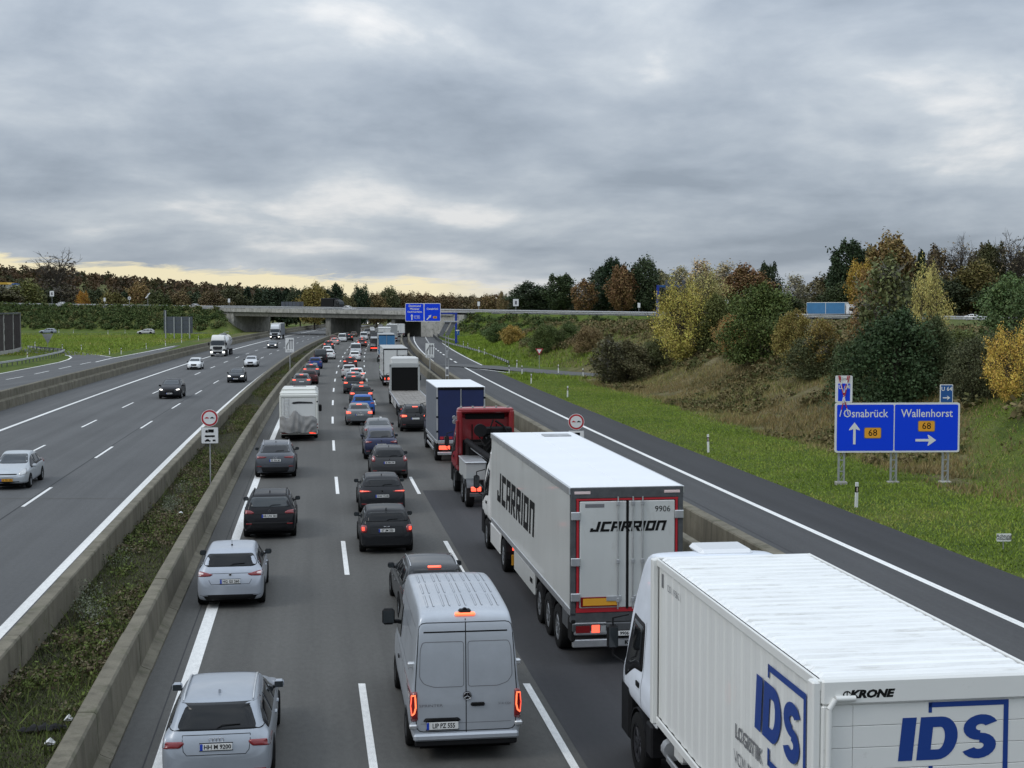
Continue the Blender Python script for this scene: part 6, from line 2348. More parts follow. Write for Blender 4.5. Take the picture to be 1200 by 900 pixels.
def swap_lorry():
    D = 14.67
    ang = hd(20) - rad(.7)
    cx = 3.32 + 1.275 * math.cos(ang)
    root = thing('swap_body_lorry', 'white container lorry with ribbed roof and big blue IDS logos, nearest at lower right', 'lorry', (cx, D + 1.275 * math.sin(ang) * 1, 0), ang)
    W, L, H, zf = 2.55, 7.45, 4.0, 1.32
    hw = W / 2
    # corrugated sides
    for s in (-1, 1):
        n = 30; vs = []; fs = []
        ys_ = []
        y = .16; per = (L - .3) / 18
        prof = []
        for k in range(18):
            prof += [(y, 0), (y + per * .42, 0), (y + per * .56, -.012), (y + per * .86, -.012)]; y += per
        prof.append((y, 0))
        for z in (zf + .12, H - .10):
            for yy, dx in prof: vs.append((s * (hw - .012 + dx), yy, z))
        m_ = len(prof)
        fs = [(i, i + 1, m_ + i + 1, m_ + i) for i in range(m_ - 1)]
        o = len(vs)
        vs += [(x - s * .05, y_, z) for x, y_, z in vs]
        fs += [tuple(o + q for q in f[::-1]) for f in fs]
        MB().add(vs, fs, 'container_white').build('side_wall', root)
        MB().box(s * hw - .03, s * hw + .004, .0, L, H - .12, H + .004, 'container_white', .012).box(s * hw - .03, s * hw + .004, 0, L, zf, zf + .13, 'container_white', .012).box(s * hw - .1, s * hw, -.0, .17, zf, H - .01, 'container_white', .02).box(s * hw - .1, s * hw, L - .15, L, zf, H - .01, 'container_white', .02).build('edge_rail', root)
    # roof ribs across
    prof = []; y = .1; N_ = 27; per = (L - .2) / N_
    for k in range(N_):
        prof += [(y, 0), (y + per * .34, 0), (y + per * .44, .045), (y + per * .90, .045)]; y += per
    prof.append((y, 0))
    vs = [(x, yy, H - .03 + dz * (1 if abs(x) < 1.17 else 0)) for x in (-1.22, -1.165, 1.165, 1.22) for yy, dz in prof]
    m_ = len(prof)
    fs = [(j * m_ + i, j * m_ + i + 1, (j + 1) * m_ + i + 1, (j + 1) * m_ + i) for j in range(3) for i in range(m_ - 1)]
    MB().add(vs, fs, 'container_roof').build('roof', root)
    mb = MB(); rr = random.Random(6)
    for k in range(N_):      # broken darker strips in the valleys, setting off the ribs
        yv = .1 + per * (k + .16)
        for _ in range(3):
            a = rr.uniform(-1.1, .7); b = min(1.12, a + rr.uniform(.15, 1.1)); w_ = rr.uniform(.012, .04)
            if rr.random() < .75: mb.add([(a, yv - w_ * .3, H - .0285), (b, yv - w_, H - .0285), (b - .06, yv + w_, H - .0285), (a + .04, yv + w_ * .5, H - .0285)], [(0, 1, 2, 3)], 'valley_streak')
    mb.build('valley_streak', root)
    MB().box(-hw, hw, L - .06, L + .004, zf, H - .002, 'container_white', .01).build('front_wall', root)
    MB().box(-hw + .05, hw - .05, .1, L - .1, zf + .02, zf + .14, 'steel_dark').build('floor', root)
    # rear: frame, header, sectional panels
    MB().box(-hw - .002, hw + .002, -.03, .12, H - .27, H + .01, 'container_white', .025).box(-hw, -hw + .11, -.02, .12, zf, H - .27, 'container_white', .02).box(hw - .11, hw, -.02, .12, zf, H - .27, 'container_white', .02).box(-hw, hw, -.02, .12, zf, zf + .12, 'container_white', .02).build('door_frame', root)
    z = H - .275; k = 0
    while z > zf + .14:
        z2 = max(z - .24, zf + .125)
        for a, b in ((-hw + .115, -hw + .36), (-hw + .364, hw - .12)):
            MB().box(a, b, .012, .05, z2 + .004, z - .002, 'door_grey' if False else 'container_white', .004).build('door_panel', root)
        z = z2
    mb = MB(); mb.tube([(-hw + .07, -.045, H - .95), (-hw + .07, -.05, H - .30), (-hw + .14, -.05, H - .19), (-hw + .36, -.05, H - .19)], .033, 'container_white', 8); mb.build('corner_rail', root)
    mb = MB(); mb.text('KRONE', .115, 'black', (-.73, -.032, H - .155), TX, TZ, off=.007, shear=.25, sx=1.25)
    for i in range(16):
        a, b = rad(20 + i * 21), rad(20 + (i + 1) * 21)
        mb.add([(-1.02 + rr * math.cos(t) + .02, -.032, H - .155 + rr * math.sin(t) * .9) for t, rr in ((a, .032), (a, .048), (b, .048), (b, .032))], [(0, 1, 2, 3)], 'black')
    mb.box(-1.006, -.994, -.033, -.0325, H - .17, H - .12, 'black')
    mb.build('lettering', root)
    mb = MB(); ids_logo(mb, (-.40, .008, 3.08), TX, TZ, .475); mb.build('logo', root)
    # left and right side logos
    for s in (-1, 1):
        mb = MB()
        if s < 0: ids_logo(mb, (-hw - .003, 2.30, 2.80), (0, -1, 0), TZ, .69)
        else: ids_logo(mb, (hw + .003, .5, 2.62), (0, 1, 0), TZ, .80)
        mb.build('logo', root)
        u = (0, s, 0)
        y_ = 2.45 if s < 0 else 1.6
        mb = MB()
        mb.text('LOGISTIK', .26, 'text_grey', (s * (hw + .003), 3.12 if s < 0 else .6, 2.50), u, TZ, off=.007, align='LEFT', sx=.98)
        mb.text('VON MENSCH ZU MENSCH', .26, 'text_grey', (s * (hw + .003), 3.16 if s < 0 else .6, 2.16), u, TZ, off=-.001, align='LEFT', sx=.9)
        mb.text('IDS 11956 2', .15, 'text_grey', (s * (hw + .003), 6.75 if s < 0 else .3, H - .36), u, TZ, align='LEFT')
        mb.box(s * hw - .001, s * hw + .003, L - .42, L - .34, H - .42, H - .2, 'text_grey')
        mb.text('WYTERSON', .11, 'text_grey', (s * (hw + .006), 7.15 if s < 0 else .3, zf + .06), u, TZ, off=.004, align='LEFT')
        mb.build('lettering', root)
        mb = MB(); x = s * (hw + .005)
        for a, b in ((6.3, 6.0), (5.7, 5.4)):
            mb.box(x - .002, x + .002, b, a, zf + .02, zf + .11, 'plate_yellow')
        for k in range(10): mb.box(s * hw - .001, s * hw + .004, .26, .34, H - .50 + k * .03, H - .485 + k * .03, 'text_grey')
        mb.build('marking', root)
    # running gear
    chassis(root, .2, L + 1.2, 1.12, .42)
    for y in (1.2, 6.3):
        MB().box(-hw + .12, hw - .12, y, y + .14, 1.12, zf + .03, 'steel_dark', .02).build('cross_beam', root)
    add_wheels(root, [1.7, 3.05], 1.25, .5, .32, 'rim', 8)
    for y in (1.7, 3.05):
        mb = MB()
        for s in (-1, 1):
            x0, x1 = sorted((s * .85, s * 1.24)); mudguard(mb, y, .51, x0, x1)
        mb.build('mudguard', root)
    for s in (-1, 1):
        mb = MB(); x0, x1 = sorted((s * .78, s * 1.2)); mb.box(x0, x1, 4.2, 5.6, .45, 1.02, 'steel_dark', .08); mb.build('fuel_tank', root)
        mb = MB()
        for z in (.6, .85): mb.box(s * 1.22 - .02, s * 1.22 + .02, 3.9, 6.9, z, z + .1, 'aluminium', .01)
        mb.build('side_guard', root)
        mb = MB(); mb.box(s * 1.0 - .16, s * 1.0 + .16, 6.35, 6.75, .95, 1.3, 'truck_white', .05).cyl((s * 1.12, 6.9, 1.0), (s * 1.12, 7.1, 1.0), .16, 'steel'); mb.build('air_tank', root)
        mb = MB().box(s * 1.0 - .22, s * 1.0 + .22, -.02, .05, .72, .92, 'tail_red', .01); mb.build('tail_light', root)
    MB().box(-1.2, 1.2, .0, .1, .42, .6, 'aluminium', .02).build('bumper', root)
    cab(root, L + .45, (.72, .76, .82), 3.86, 2.3, 2.5, zb=1.05, paint='car_paint')
    for s in (-1, 1):
        MB().box(s * 1.21 - .03, s * 1.21 + .02, L + .12, L + .55, 1.15, 3.4, 'truck_white_shiny', .02).build('side_fairing', root)
    add_wheels(root, [L + .45 + .97], 1.26, .52, .32, 'rim_dark', 8)
    MB().box(-.30, .62, L + .9, L + 1.7, 3.80, 3.93, 'truck_white_shiny', .06).build('cab_deflector', root, (.0, 0, 0))  # air deflector on the cab roof, carries no lamps
    return root


swap_lorry()


def box_lorry(px, D, Lb, label, roof, side, rear, cabcol, H=3.9, W=2.5, frame='sign_white', cabH=3.5, opts=(), lowcol=None, tail='tail_red', split=.5, txt=None, group=None, name='box_lorry'):
    root = thing(name, label, 'lorry', ((px - 600) / F * D, D, 0), hd(D), group)
    hw = W / 2; zf = 1.15
    MB().box(-hw, hw, 0.02, Lb, H - .05, H + .02, roof, .02).build('roof', root)
    for s in (-1, 1):
        x0, x1 = sorted((s * (hw - .05), s * hw)); MB().box(x0, x1, .05, Lb, zf, H - .05, side, .01).build('side_panel', root)
        MB().box(s * hw - .03, s * hw + .012, .03, Lb + .01, zf - .12, zf + .04, 'aluminium', .01).build('edge_rail', root)
    MB().box(-hw, hw, Lb - .04, Lb + .03, zf, H - .02, roof, .01).build('front_wall', root)
    MB().box(-hw + .05, hw - .05, .1, Lb, zf, zf + .1, 'steel_dark').build('floor', root)
    t = .07
    MB().box(-hw, -hw + t, -.03, .06, zf - .1, H, frame, .01).box(hw - t, hw, -.03, .06, zf - .1, H, frame, .01).box(-hw + t, hw - t, -.03, .06, H - .14, H, 'black' if 'darktop' in opts else frame, .01).box(-hw + t, hw - t, -.03, .06, zf - .12, zf + .05, frame, .01).build('door_frame', root)
    xs_ = -hw + t + (2 * hw - 2 * t) * split
    for a, b in ((-hw + t, xs_ - .02), (xs_ + .02, hw - t)):
        d_ = MB().box(a + .005, b - .005, -.005, .05, zf + .05, H - .14, rear, .01).build('rear_door', root)
    MB().box(xs_ - .02, xs_ + .02, -.05, .0, zf, H - .1, frame, .005).build('locking_rod', root)
    if txt: MB().text(txt, .24, 'black', (xs_ + .55, -.012, H - .75), TX, TZ, off=.005).build('lettering', root)
    if 'tapes' in opts:
        mb = MB()
        for s in (-1, 1):
            for i in range(3): mb.box(s * .75 - .33 + i * .23, s * .75 - .15 + i * .23, -.02, -.006, zf + .10, zf + .24, 'plate_yellow' if i % 2 else 'sign_red')
        mb.build('marking', root)
    for z in (zf + .5, 2.4, H - .55):
        for s in (-1, 1): MB().box(s * (hw - .03) - .05, s * (hw - .03) + .05, -.045, -.02, z - .05, z + .05, 'black', .01).build('hinge', root)
    MB().box(-hw + .05, hw - .05, -.05, .1, .45, .6, 'aluminium', .02).build('bumper', root)
    for s in (-1, 1):
        MB().box(s * .85 - .28, s * .85 + .28, -.04, .06, .72, .92, tail, .02).build('tail_light', root)
    MB().box(-hw + .1, hw - .1, .0, .1, .9, zf - .12, 'steel_dark').build('cross_beam', root)
    number_plate(root, .2, -.06, .68, '')
    chassis(root, .1, Lb + 1, 1.08)
    if Lb > 10: ws_ = [2.2, 3.5, 4.8]
    else: ws_ = [Lb * .22]
    add_wheels(root, ws_, hw - .02, .5, .34, 'rim', 8)
    for s in (-1, 1):
        side_box(root, s, ws_[-1] + .8, Lb - .5, .45, .60, 'aluminium', W, 'side_guard'); side_box(root, s, ws_[-1] + .8, Lb - .5, .78, .93, 'aluminium', W, 'side_guard')
    gap = .5 if Lb > 10 else .25
    cab(root, Lb + gap, cabcol, cabH, 2.1, 2.45, lowcol=lowcol)
    add_wheels(root, [Lb + gap + .9], 1.23, .5, .32, 'rim', 8)
    if Lb > 10: add_wheels(root, [Lb - 2.2], 1.23, .5, .32, 'rim', 8)
    return root


box_lorry(540, 70.8, 7.2, 'box lorry with dark blue rear curtains and white roof, behind the red crane lorry', 'trailer_roof', 'tarp_steel', 'tarp_blue', (.08, .09, .12), H=3.92, opts=('darktop', 'tapes'), frame='aluminium', tail='tail_bright')
box_lorry(463.6, 139.5, 13.6, 'white box trailer with lime green cab and small black lettering on its right door', 'door_grey', 'reefer_grey', 'truck_white', (.25, .62, .03), H=3.85, opts=('darktop',), frame='steel_dark', lowcol=(.6, .1, .03), split=.56, txt='SCHMITZ', tail='tail_bright')
box_lorry(453.2, 203, 13.6, 'trailer with sky blue rear tarpaulin and grey roof, ahead of the lime green cab', 'tarp_grey', 'tarp_grey', 'tarp_sky', (.5, .5, .5), H=4.0, frame='door_grey', opts=('darktop',))
box_lorry(450.5, 268, 13.6, 'white fronted trailer partly hidden by a dark car transporter', 'truck_white', 'truck_white', 'truck_white', (.6, .6, .6), H=4.0, frame='aluminium', group=None)
box_lorry(459.5, 322, 13.6, 'grey tarpaulin trailer with pale roof before the bridge', 'truck_white', 'tarp_grey', 'tarp_grey', (.3, .3, .3), H=4.0, frame='reefer_grey')
box_lorry(469, 372, 8.5, 'small white box lorry just before the bridge, right of the grey trailer', 'truck_white', 'truck_white', 'truck_white', (.6, .6, .6), H=3.4, frame='aluminium')
box_lorry(481, 470, 13.6, 'dark trailer beyond the bridge in the right lane', 'tarp_grey', 'steel_dark', 'tarp_grey', (.3, .1, .1), H=4.0)
box_lorry(509, 470, 9, 'pale lorry on the slip road beyond the bridge', 'truck_white', 'door_grey', 'reefer_grey', (.6, .6, .6), H=3.7)


# ---- car transporter, dark open frame
def transporter():
    D = 250
    root = thing('car_transporter', 'dark open car transporter with pale horizontal ramps, right of the far white vans', 'lorry', ((441.5 - 600) / F * D, D, 0), hd(D))
    for z in (1.0, 2.35):
        MB().box(-1.2, 1.2, 0, 13, z, z + .12, 'steel').build('ramp', root)
    for y in (0.1, 4.3, 8.5, 12.8):
        mb = MB()
        for s in (-1, 1): mb.box(s * 1.17 - .06, s * 1.17 + .06, y, y + .14, .6, 3.3, 'steel_dark')
        mb.box(-1.2, 1.2, y, y + .1, 3.2, 3.32, 'steel_dark'); mb.build('frame', root)
    for y in (1.5, 2.8): add_wheels(root, [y], 1.22, .45, .3)
    cab(root, 13.3, (.12, .12, .13), 3.3, 2.1, 2.45); add_wheels(root, [14.2], 1.22, .5, .32)
    chassis(root, .1, 13.5, .98)
    MB().box(-1.1, 1.1, -.05, .02, .55, .75, 'tail_lit').build('tail_light', root)


transporter()


# ---- flatbed recovery lorry
def flatbed():
    D = 97.8
    root = thing('flatbed_lorry', 'empty grey flatbed recovery lorry with white cab and black-netted headboard', 'lorry', ((488.5 - 600) / F * D, D, 0), hd(D))
    hw = 1.25; Lb = 16.5
    for k in range(8):
        a = -hw + .03 + k * (2 * hw - .06) / 8
        MB().box(a + .004, a + (2 * hw - .06) / 8 - .004, .05, Lb, 1.02, 1.12 + rnd.uniform(-.004, .004), 'wood_bed', .006).build('plank', root)
    for s in (-1, 1):
        MB().box(s * hw - .04, s * hw + .04, 0, Lb, .94, 1.14, 'steel', .01).build('edge_rail', root)
        side_box(root, s, 6.5, 9.5, .4, .9, 'truck_white', 2.5, 'side_box', .03)
        side_box(root, s, 11.2, 13.5, .4, .9, 'truck_white', 2.5, 'side_box', .03)
    MB().box(-hw, hw, -.02, .06, .84, 1.0, 'steel_dark', .01).build('cross_beam', root)
    mb = MB()
    mb.box(-hw, -hw + .16, Lb - .1, Lb + .1, 1.1, 3.3, 'door_grey', .02).box(hw - .16, hw, Lb - .1, Lb + .1, 1.1, 3.3, 'door_grey', .02).box(-hw, hw, Lb - .1, Lb + .1, 3.05, 3.35, 'door_grey', .02)
    mb.build('headboard', root)
    MB().box(-hw + .17, hw - .17, Lb - .04, Lb + .02, 1.15, 3.04, 'black', .01).build('net', root)
    for s in (-1, 1): MB().box(s * .9 - .25, s * .9 + .25, -.06, .02, .62, .84, 'tail_lit', .02).box(s * .9 - .25, s * .9 + .25, -.05, .02, .40, .55, 'reflector_white', .01).build('tail_light', root)
    number_plate(root, 0, -.04, .55, '')
    chassis(root, .1, Lb + .5, 1.0)
    add_wheels(root, [1.8, 3.1, 5.0], 1.23, .45, .32, 'rim', 8)
    cab(root, Lb + .2, (.62, .62, .60), 3.95, 2.2, 2.46)
    MB().box(-1.15, 1.15, Lb + .12, Lb + .5, 3.3, 3.86, 'truck_white', .08).build('roof_deflector', root)
    add_wheels(root, [Lb + 1.1], 1.23, .5, .32, 'rim', 8)


flatbed()


# ---- red crane lorry
def crane_lorry():
    D = 55.0
    px = 566
    root = thing('crane_lorry', 'dark red lorry with a folded black loading crane behind its cab', 'lorry', ((px - 600) / F * 57 + .62, D, 0), hd(D))
    cy = 4.3
    c = cab(root, cy, (.23, .012, .02), 3.72, 2.3, 2.5)
    # rear side of the cab: framed recess with roof lip
    mb = MB()
    mb.box(-1.16, 1.16, cy - .03, cy + .02, 1.2, 3.3, 'truck_red', .02).box(-1.0, 1.0, cy - .10, cy - .03, 1.1, 2.35, 'black', .03).box(-.1, .98, cy - .12, cy - .03, 2.2, 2.9, 'plastic_black', .05)
    mb.box(-1.22, -1.0, cy - .42, cy + .05, 1.05, 3.62, 'truck_red', .05).box(1.0, 1.22, cy - .42, cy + .05, 1.05, 3.62, 'truck_red', .05).box(-1.2, 1.2, cy - .40, cy + .1, 3.50, 3.72, 'truck_red', .06)
    mb.box(-.85, .85, cy - .07, cy - .03, 3.22, 3.46, 'black', .03)
    for x in (-.55, .5): mb.box(x - .02, x + .02, cy - .06, cy - .035, 1.5, 3.0, 'black')
    mb.build('rear_wall', c, (0, -cy, 0))
    for k in range(5):
        MB().cyl((-1.05 + k * .5, cy - .3, 3.70), (-1.05 + k * .5, cy - .3, 3.80), .05, 'lamp_clear', n=8).build('lamp', c, (0, -cy, 0))
    for x in (-1.2,):
        for z in (3.3, 3.12): MB().cyl((-1.32, cy - .1, z), (-1.32, cy - .25, z), .09, 'chrome', n=12).build('lamp', c, (0, -cy, 0))
    chassis(root, -.3, cy + .5, 1.0)
    # side deck box and clutter
    MB().box(-1.2, -.35, .9, cy - .9, 1.0, 1.72, 'door_grey', .04).box(-1.22, -.33, .85, cy - .85, 1.69, 1.76, 'aluminium', .02).build('tool_box', root)
    cr = MB()
    cr.box(-.35, .35, 2.9, 3.5, .9, 1.9, 'black', .06).cyl((0, 3.2, 1.8), (0, 3.2, 2.6), .20, 'black').box(-.2, .85, 3.05, 3.35, 2.45, 2.75, 'black', .05)
    cr.box(-.9, .2, 3.3, 3.75, 1.3, 2.3, 'black', .1).box(.1, 1.05, 2.2, 2.9, 1.3, 2.2, 'black', .1)
    crane = cr.build('crane_base', root)
    MB().box(-.20, 1.0, 2.95, 3.25, 2.65, 2.98, 'plastic_black', .06).cyl((-.35, 3.1, 2.85), (-.35, 2.85, 2.85), .27, 'plastic_black', n=14).cyl((-.1, 3.1, 2.5), (.9, 3.1, 2.9), .09, 'steel_dark').build('boom', crane)
    mb = MB().tube([(-.85, 3.6, 2.35), (-.3, 2.2, 1.95), (.3, 1.0, 1.55)], .13, 'plastic_black', 8).tube([(-.7, 3.4, 2.1), (.2, 1.4, 1.5)], .07, 'aluminium', 8); mb.build('boom', crane)
    mb = MB().tube([(.2, 3.0, 3.3), (.05, 2.9, 2.9), (.2, 2.9, 2.4), (-.1, 2.8, 2.0)], .03, 'black', 5).tube([(-.4, 3.0, 2.6), (-.2, 2.6, 2.2), (.1, 2.6, 2.5), (.4, 2.7, 2.1)], .03, 'black', 5).tube([(.3, 3.0, 3.25), (.6, 2.9, 3.05), (.8, 2.9, 2.7)], .05, 'black', 5); mb.build('hose', crane)
    mb = MB()
    rr = random.Random(4)
    for k in range(26):
        x, y, z = rr.uniform(-.25, 1.1), rr.uniform(.3, 2.6), rr.uniform(1.0, 1.7)
        mb.box(x - .12, x + .12, y - .15, y + .15, z - .1, z + .12, ('black', 'steel_dark', 'plastic_black')[k % 3], .03)
    mb.tube([(.3, .4, 1.2), (.7, .7, 1.9), (.9, 1.6, 1.7), (.5, 2.2, 2.0)], .04, 'black', 6); mb.tube([(.2, .8, 1.9), (.6, 1.2, 1.5), (1.0, .6, 1.8)], .03, 'black', 6)
    mb.build('hydraulics', root)
    for s in (-1, 1):
        MB().box(s * .9 - .2, s * .9 + .2, -.36, -.28, .72, .9, 'tail_bright' if s < 0 else 'tail_lit', .02).build('tail_light', root)
        mb = MB()
        for y in (.55, 1.9):
            x0, x1 = sorted((s * .80, s * 1.23)); mudguard(mb, y, .52, x0, x1, 'steel_dark', .5, math.pi - .5)
        mb.build('mudguard', root)
    MB().box(-1.15, 1.15, -.34, -.26, .5, .66, 'steel_dark', .02).build('bumper', root)
    add_wheels(root, [.55, 1.9], 1.24, .52, .32, 'rim', 8)
    add_wheels(root, [cy + .95], 1.24, .52, .32, 'rim', 8)
    MB().box(-1.28, -1.2, cy - .5, cy - .3, 1.3, 3.2, 'truck_red', .02).build('side_fairing', root)


crane_lorry()


# ---- silver panel van
def van():
    D = 24.05
    W, L, H = 2.0, 5.93, 2.66
    hw = W / 2
    root = thing('panel_van', 'silver grey panel van with windowless rear doors, plate LIP PZ 555', 'van', ((545.5 - 600) / F * D, D, 0), hd(D) - rad(.6))
    s_ = [(0, 1.0, hw * .90, hw * .86, .42), (.02, 1.35, hw * .955, hw * .90, .36), (.04, 1.8, hw * .97, hw * .89, .34), (.075, 2.2, hw * .975, hw * .865, .34), (.12, 2.50, hw * .98, hw * .83, .33), (.22, 2.62, hw * .985, hw * .82, .33), (.5, 2.66, hw * .99, hw * .825, .33),
          (1.6, 2.68, hw, hw * .83, .33), (3.0, 2.68, hw, hw * .83, .33), (3.9, 2.64, hw, hw * .82, .33), (4.35, 2.50, hw, hw * .80, .33), (4.75, 2.08, hw, hw * .82, .33), (5.05, 1.66, hw, hw * .84, .33), (5.25, 1.40, hw * .985, hw * .84, .33), (5.6, 1.20, hw * .95, hw * .80, .33), (5.83, 1.0, hw * .88, hw * .72, .36), (5.93, .8, hw * .76, hw * .6, .42)]
    belt = lambda y: 1.38 if y < 4.9 else 1.2
    me, bvh = loft_body(s_, belt, 2, boxy=1)
    me.materials.clear(); me.materials.append(MATS['car_paint_metal'])
    body = link('body', me, root); C_ = (.45, .48, .52); body.color = (*C_, 1)
    F_ = Fit(bvh, L)
    # pressed roof ribs
    for x in (-.58, -.29, 0, .29, .58):
        for a, b in ((.55, 1.45), (1.6, 2.5), (2.65, 3.6)):
            mb = MB(); P = []
            F_.seam(mb, 'top', [(x - .06, a), (x - .06, b)], 'car_paint_metal', .025, .010); F_.seam(mb, 'top', [(x + .06, a), (x + .06, b)], 'car_paint_metal', .025, .010)
            F_.seam(mb, 'top', [(x - .04, a), (x - .04, b)], 'text_grey', .008, .002); F_.seam(mb, 'top', [(x + .04, a), (x + .04, b)], 'text_grey', .008, .002)
            o = mb.build('roof_rib', root, color=C_)
    mb = MB()
    F_.seam(mb, 'rear', [(0, .46), (0, 2.52)], w=.016)
    F_.seam(mb, 'rear', round_poly([(hw * .82, 2.46), (hw * .90, 1.2), (hw * .87, .56), (-hw * .87, .56), (-hw * .90, 1.2), (-hw * .82, 2.46)], .12), w=.015, closed=True)
    F_.seam(mb, 'rear', [(-hw * .74, 2.30), (hw * .74, 2.30)], 'black', w=.026)
    F_.seam(mb, 'rear', [(-hw * .80, .70), (hw * .80, .70)], 'text_grey', w=.008)
    mb.build('panel_gap', root)
    for s in (1, -1):
        q = [(s * .04, 2.13), (s * hw * .76, 2.13), (s * hw * .80, 2.0), (s * hw * .82, 1.52), (s * hw * .74, 1.40), (s * hw * .56, 1.34), (s * .04, 1.34)]
        mb = MB(); F_.patch(mb, 'rear', q, 'car_paint_metal', -.004, .04, .1, 4, .0, proud=-.0)
        F_.seam(mb, 'rear', round_poly(q, .05), 'text_grey', w=.012, closed=True, off=.004)
        mb.build('rear_door', root, color=C_)
        mb = MB()
        h, n_, _ = F_.hit('rear', s * hw * .93, 1.68)
        mb.box(s * hw * .88, s * hw * 1.01, h.y - .05, h.y + .06, 1.63, 1.73, 'aluminium', .02)
        h, n_, _ = F_.hit('rear', s * hw * .90, .66); mb.box(s * hw * .86, s * hw * 1.0, h.y - .05, h.y + .06, .62, .70, 'aluminium', .02)
        mb.build('hinge', root)
        mb = MB(); F_.patch(mb, 'rear', [(s * hw * .985, 1.26), (s * hw * .86, 1.28), (s * hw * .85, .76), (s * hw * .97, .74)], 'tail_red', .008, .03, .06, 3, proud=.014)
        P = [(s * hw * .945, 1.20), (s * hw * .895, 1.21), (s * hw * .885, 1.0), (s * hw * .91, .90), (s * hw * .945, .86)]
        F_.seam(mb, 'rear', P, 'orange_lit', .03, .028, .05); F_.seam(mb, 'rear', [(s * hw * .945, 1.20), (s * hw * .955, 1.03), (s * hw * .945, .86)], 'tail_bright', .022, .028, .05)
        mb.build('tail_light', root)
        mb = MB(); F_.patch(mb, 'rear', [(s * hw * .84, .50), (s * hw * .66, .50), (s * hw * .66, .465), (s * hw * .84, .465)], 'tail_red', .055, .01, .05, 2); mb.build('reflector', root)
    mb = MB(); mb.box(-hw * .93, hw * .93, -.06, .12, .40, .53, 'car_paint_metal', .035); mb.build('bumper', root, color=C_)
    MB().box(-hw * .9, hw * .9, -.02, .12, .30, .41, 'plastic_black', .02).build('bumper_trim', root)
    mb = MB(); F_.patch(mb, 'rear', [(-.72, .80), (-.14, .80), (-.10, .76), (-.10, .745), (-.76, .745)], 'plastic_black', .02, .02, .08, 2); mb.build('plate_lamp', root)
    h, _, _ = F_.hit('rear', -.42, .66); number_plate(root, -.42, h.y - .02, .665, 'LIP PZ 555', w=.56, h=.13)
    h, _, _ = F_.hit('rear', 0, 1.18)
    mb = MB(); mb.cyl((0.02, h.y - .03, 1.18), (0.02, h.y + .02, 1.18), .075, 'plastic_black', n=20)
    P = [Vector((.02 + .065 * math.cos(a), h.y - .036, 1.18 + .065 * math.sin(a))) for a in np.linspace(0, 2 * math.pi, 17)]; mb.tube(P, .006, 'chrome', 4)
    for a in (90, 210, 330): mb.cyl((.02, h.y - .036, 1.18), (.02 + .06 * math.cos(rad(a)), h.y - .036, 1.18 + .06 * math.sin(rad(a))), .007, 'chrome', n=4)
    mb.build('badge', root)
    h, _, _ = F_.hit('rear', .2, 1.02); mb = MB().box(.08, .33, h.y - .035, h.y + .01, .99, 1.06, 'plastic_black', .025).box(.10, .30, h.y - .045, h.y - .03, 1.03, 1.055, 'black', .008); mb.build('door_handle', root)
    h, _, _ = F_.hit('rear', -.6, 1.02); MB().text('SPRINTER', .065, 'text_grey', (-.62, h.y - .01, 1.02), TX, TZ, sx=1.5).build('lettering', root)
    MB().text('314 CDI', .055, 'text_grey', (.68, F_.hit('rear', .7, 1.02)[0].y - .012, 1.02), TX, TZ, sx=1.2).build('lettering', root)
    h, _, _ = F_.hit('top', 0, .24)
    MB().box(-.18, .18, h.y - .10, h.y + .02, h.z - .045, h.z + .005, 'orange_lit', .015).build('brake_light', root)
    MB().box(-.11, .11, h.y - .08, h.y + .08, h.z, h.z + .055, 'plastic_black', .025).cyl((0, h.y - .06, h.z + .04), (0, h.y + .02, h.z + .04), .045, 'black').build('camera_housing', root)
    # sides
    mb = MB()
    for s in ('left', 'right'):
        F_.seam(mb, s, [(.75, 2.2), (.7, 1.5), (.7, .9)], 'text_grey', w=.012); F_.seam(mb, s, [(3.35, 2.25), (3.35, .5)], w=.012); F_.seam(mb, s, [(2.2, 2.25), (2.2, .5)], w=.012); F_.seam(mb, s, [(4.15, 2.2), (4.15, .5)], w=.012)
        F_.seam(mb, s, [(.95, 2.02), (3.2, 2.02), (3.2, 1.42), (.95, 1.42), (.95, 2.02)], 'text_grey', w=.012)
        F_.seam(mb, s, [(.4, 1.22), (2.2, 1.25), (4.1, 1.25)], 'aluminium', w=.02, off=.006)
        F_.seam(mb, s, [(.5, 2.32), (3.9, 2.32)], 'text_grey', w=.014)
        F_.seam(mb, s, [(1.7, .50), (4.2, .50)], 'plastic_black', w=.12, off=.01)
    mb.build('panel_gap', root)
    for s in ('left', 'right'):
        mb = MB(); F_.patch(mb, s, [(3.45, 2.08), (3.45, 1.42), (4.9, 1.36), (4.72, 1.62), (4.3, 2.08)], 'glass_dark', .006, .05, .12, 3); mb.build('side_window', root)
        sg = -1 if s == 'left' else 1
        h, _, _ = F_.hit(s, 4.7, 1.5); x = h.x
        mb = MB().box(x + sg * .08, x + sg * .34, 4.66, 4.80, 1.40, 1.74, 'plastic_black', .05).box(x + sg * .10, x + sg * .32, 4.655, 4.662, 1.45, 1.70, 'glass_clear').box(x - sg * .05, x + sg * .12, 4.7, 4.78, 1.42, 1.50, 'plastic_black', .02); mb.build('mirror', root)
        h, _, _ = F_.hit(s, 3.2, 1.12); MB().box(h.x - .01, h.x + sg * .035, 3.1, 3.3, 1.09, 1.15, 'plastic_black', .012).build('door_handle', root)
    mb = MB(); F_.patch(mb, 'front', [(.70, 2.2), (.80, 1.5), (-.80, 1.5), (-.70, 2.2)], 'windscreen', .008, .1, .12, 5); mb.build('windscreen', root)
    mb = MB(); F_.patch(mb, 'front', [(.40, 1.05), (.36, .8), (-.36, .8), (-.40, 1.05)], 'plastic_black', .008, .05, .12, 3); mb.build('grille', root)
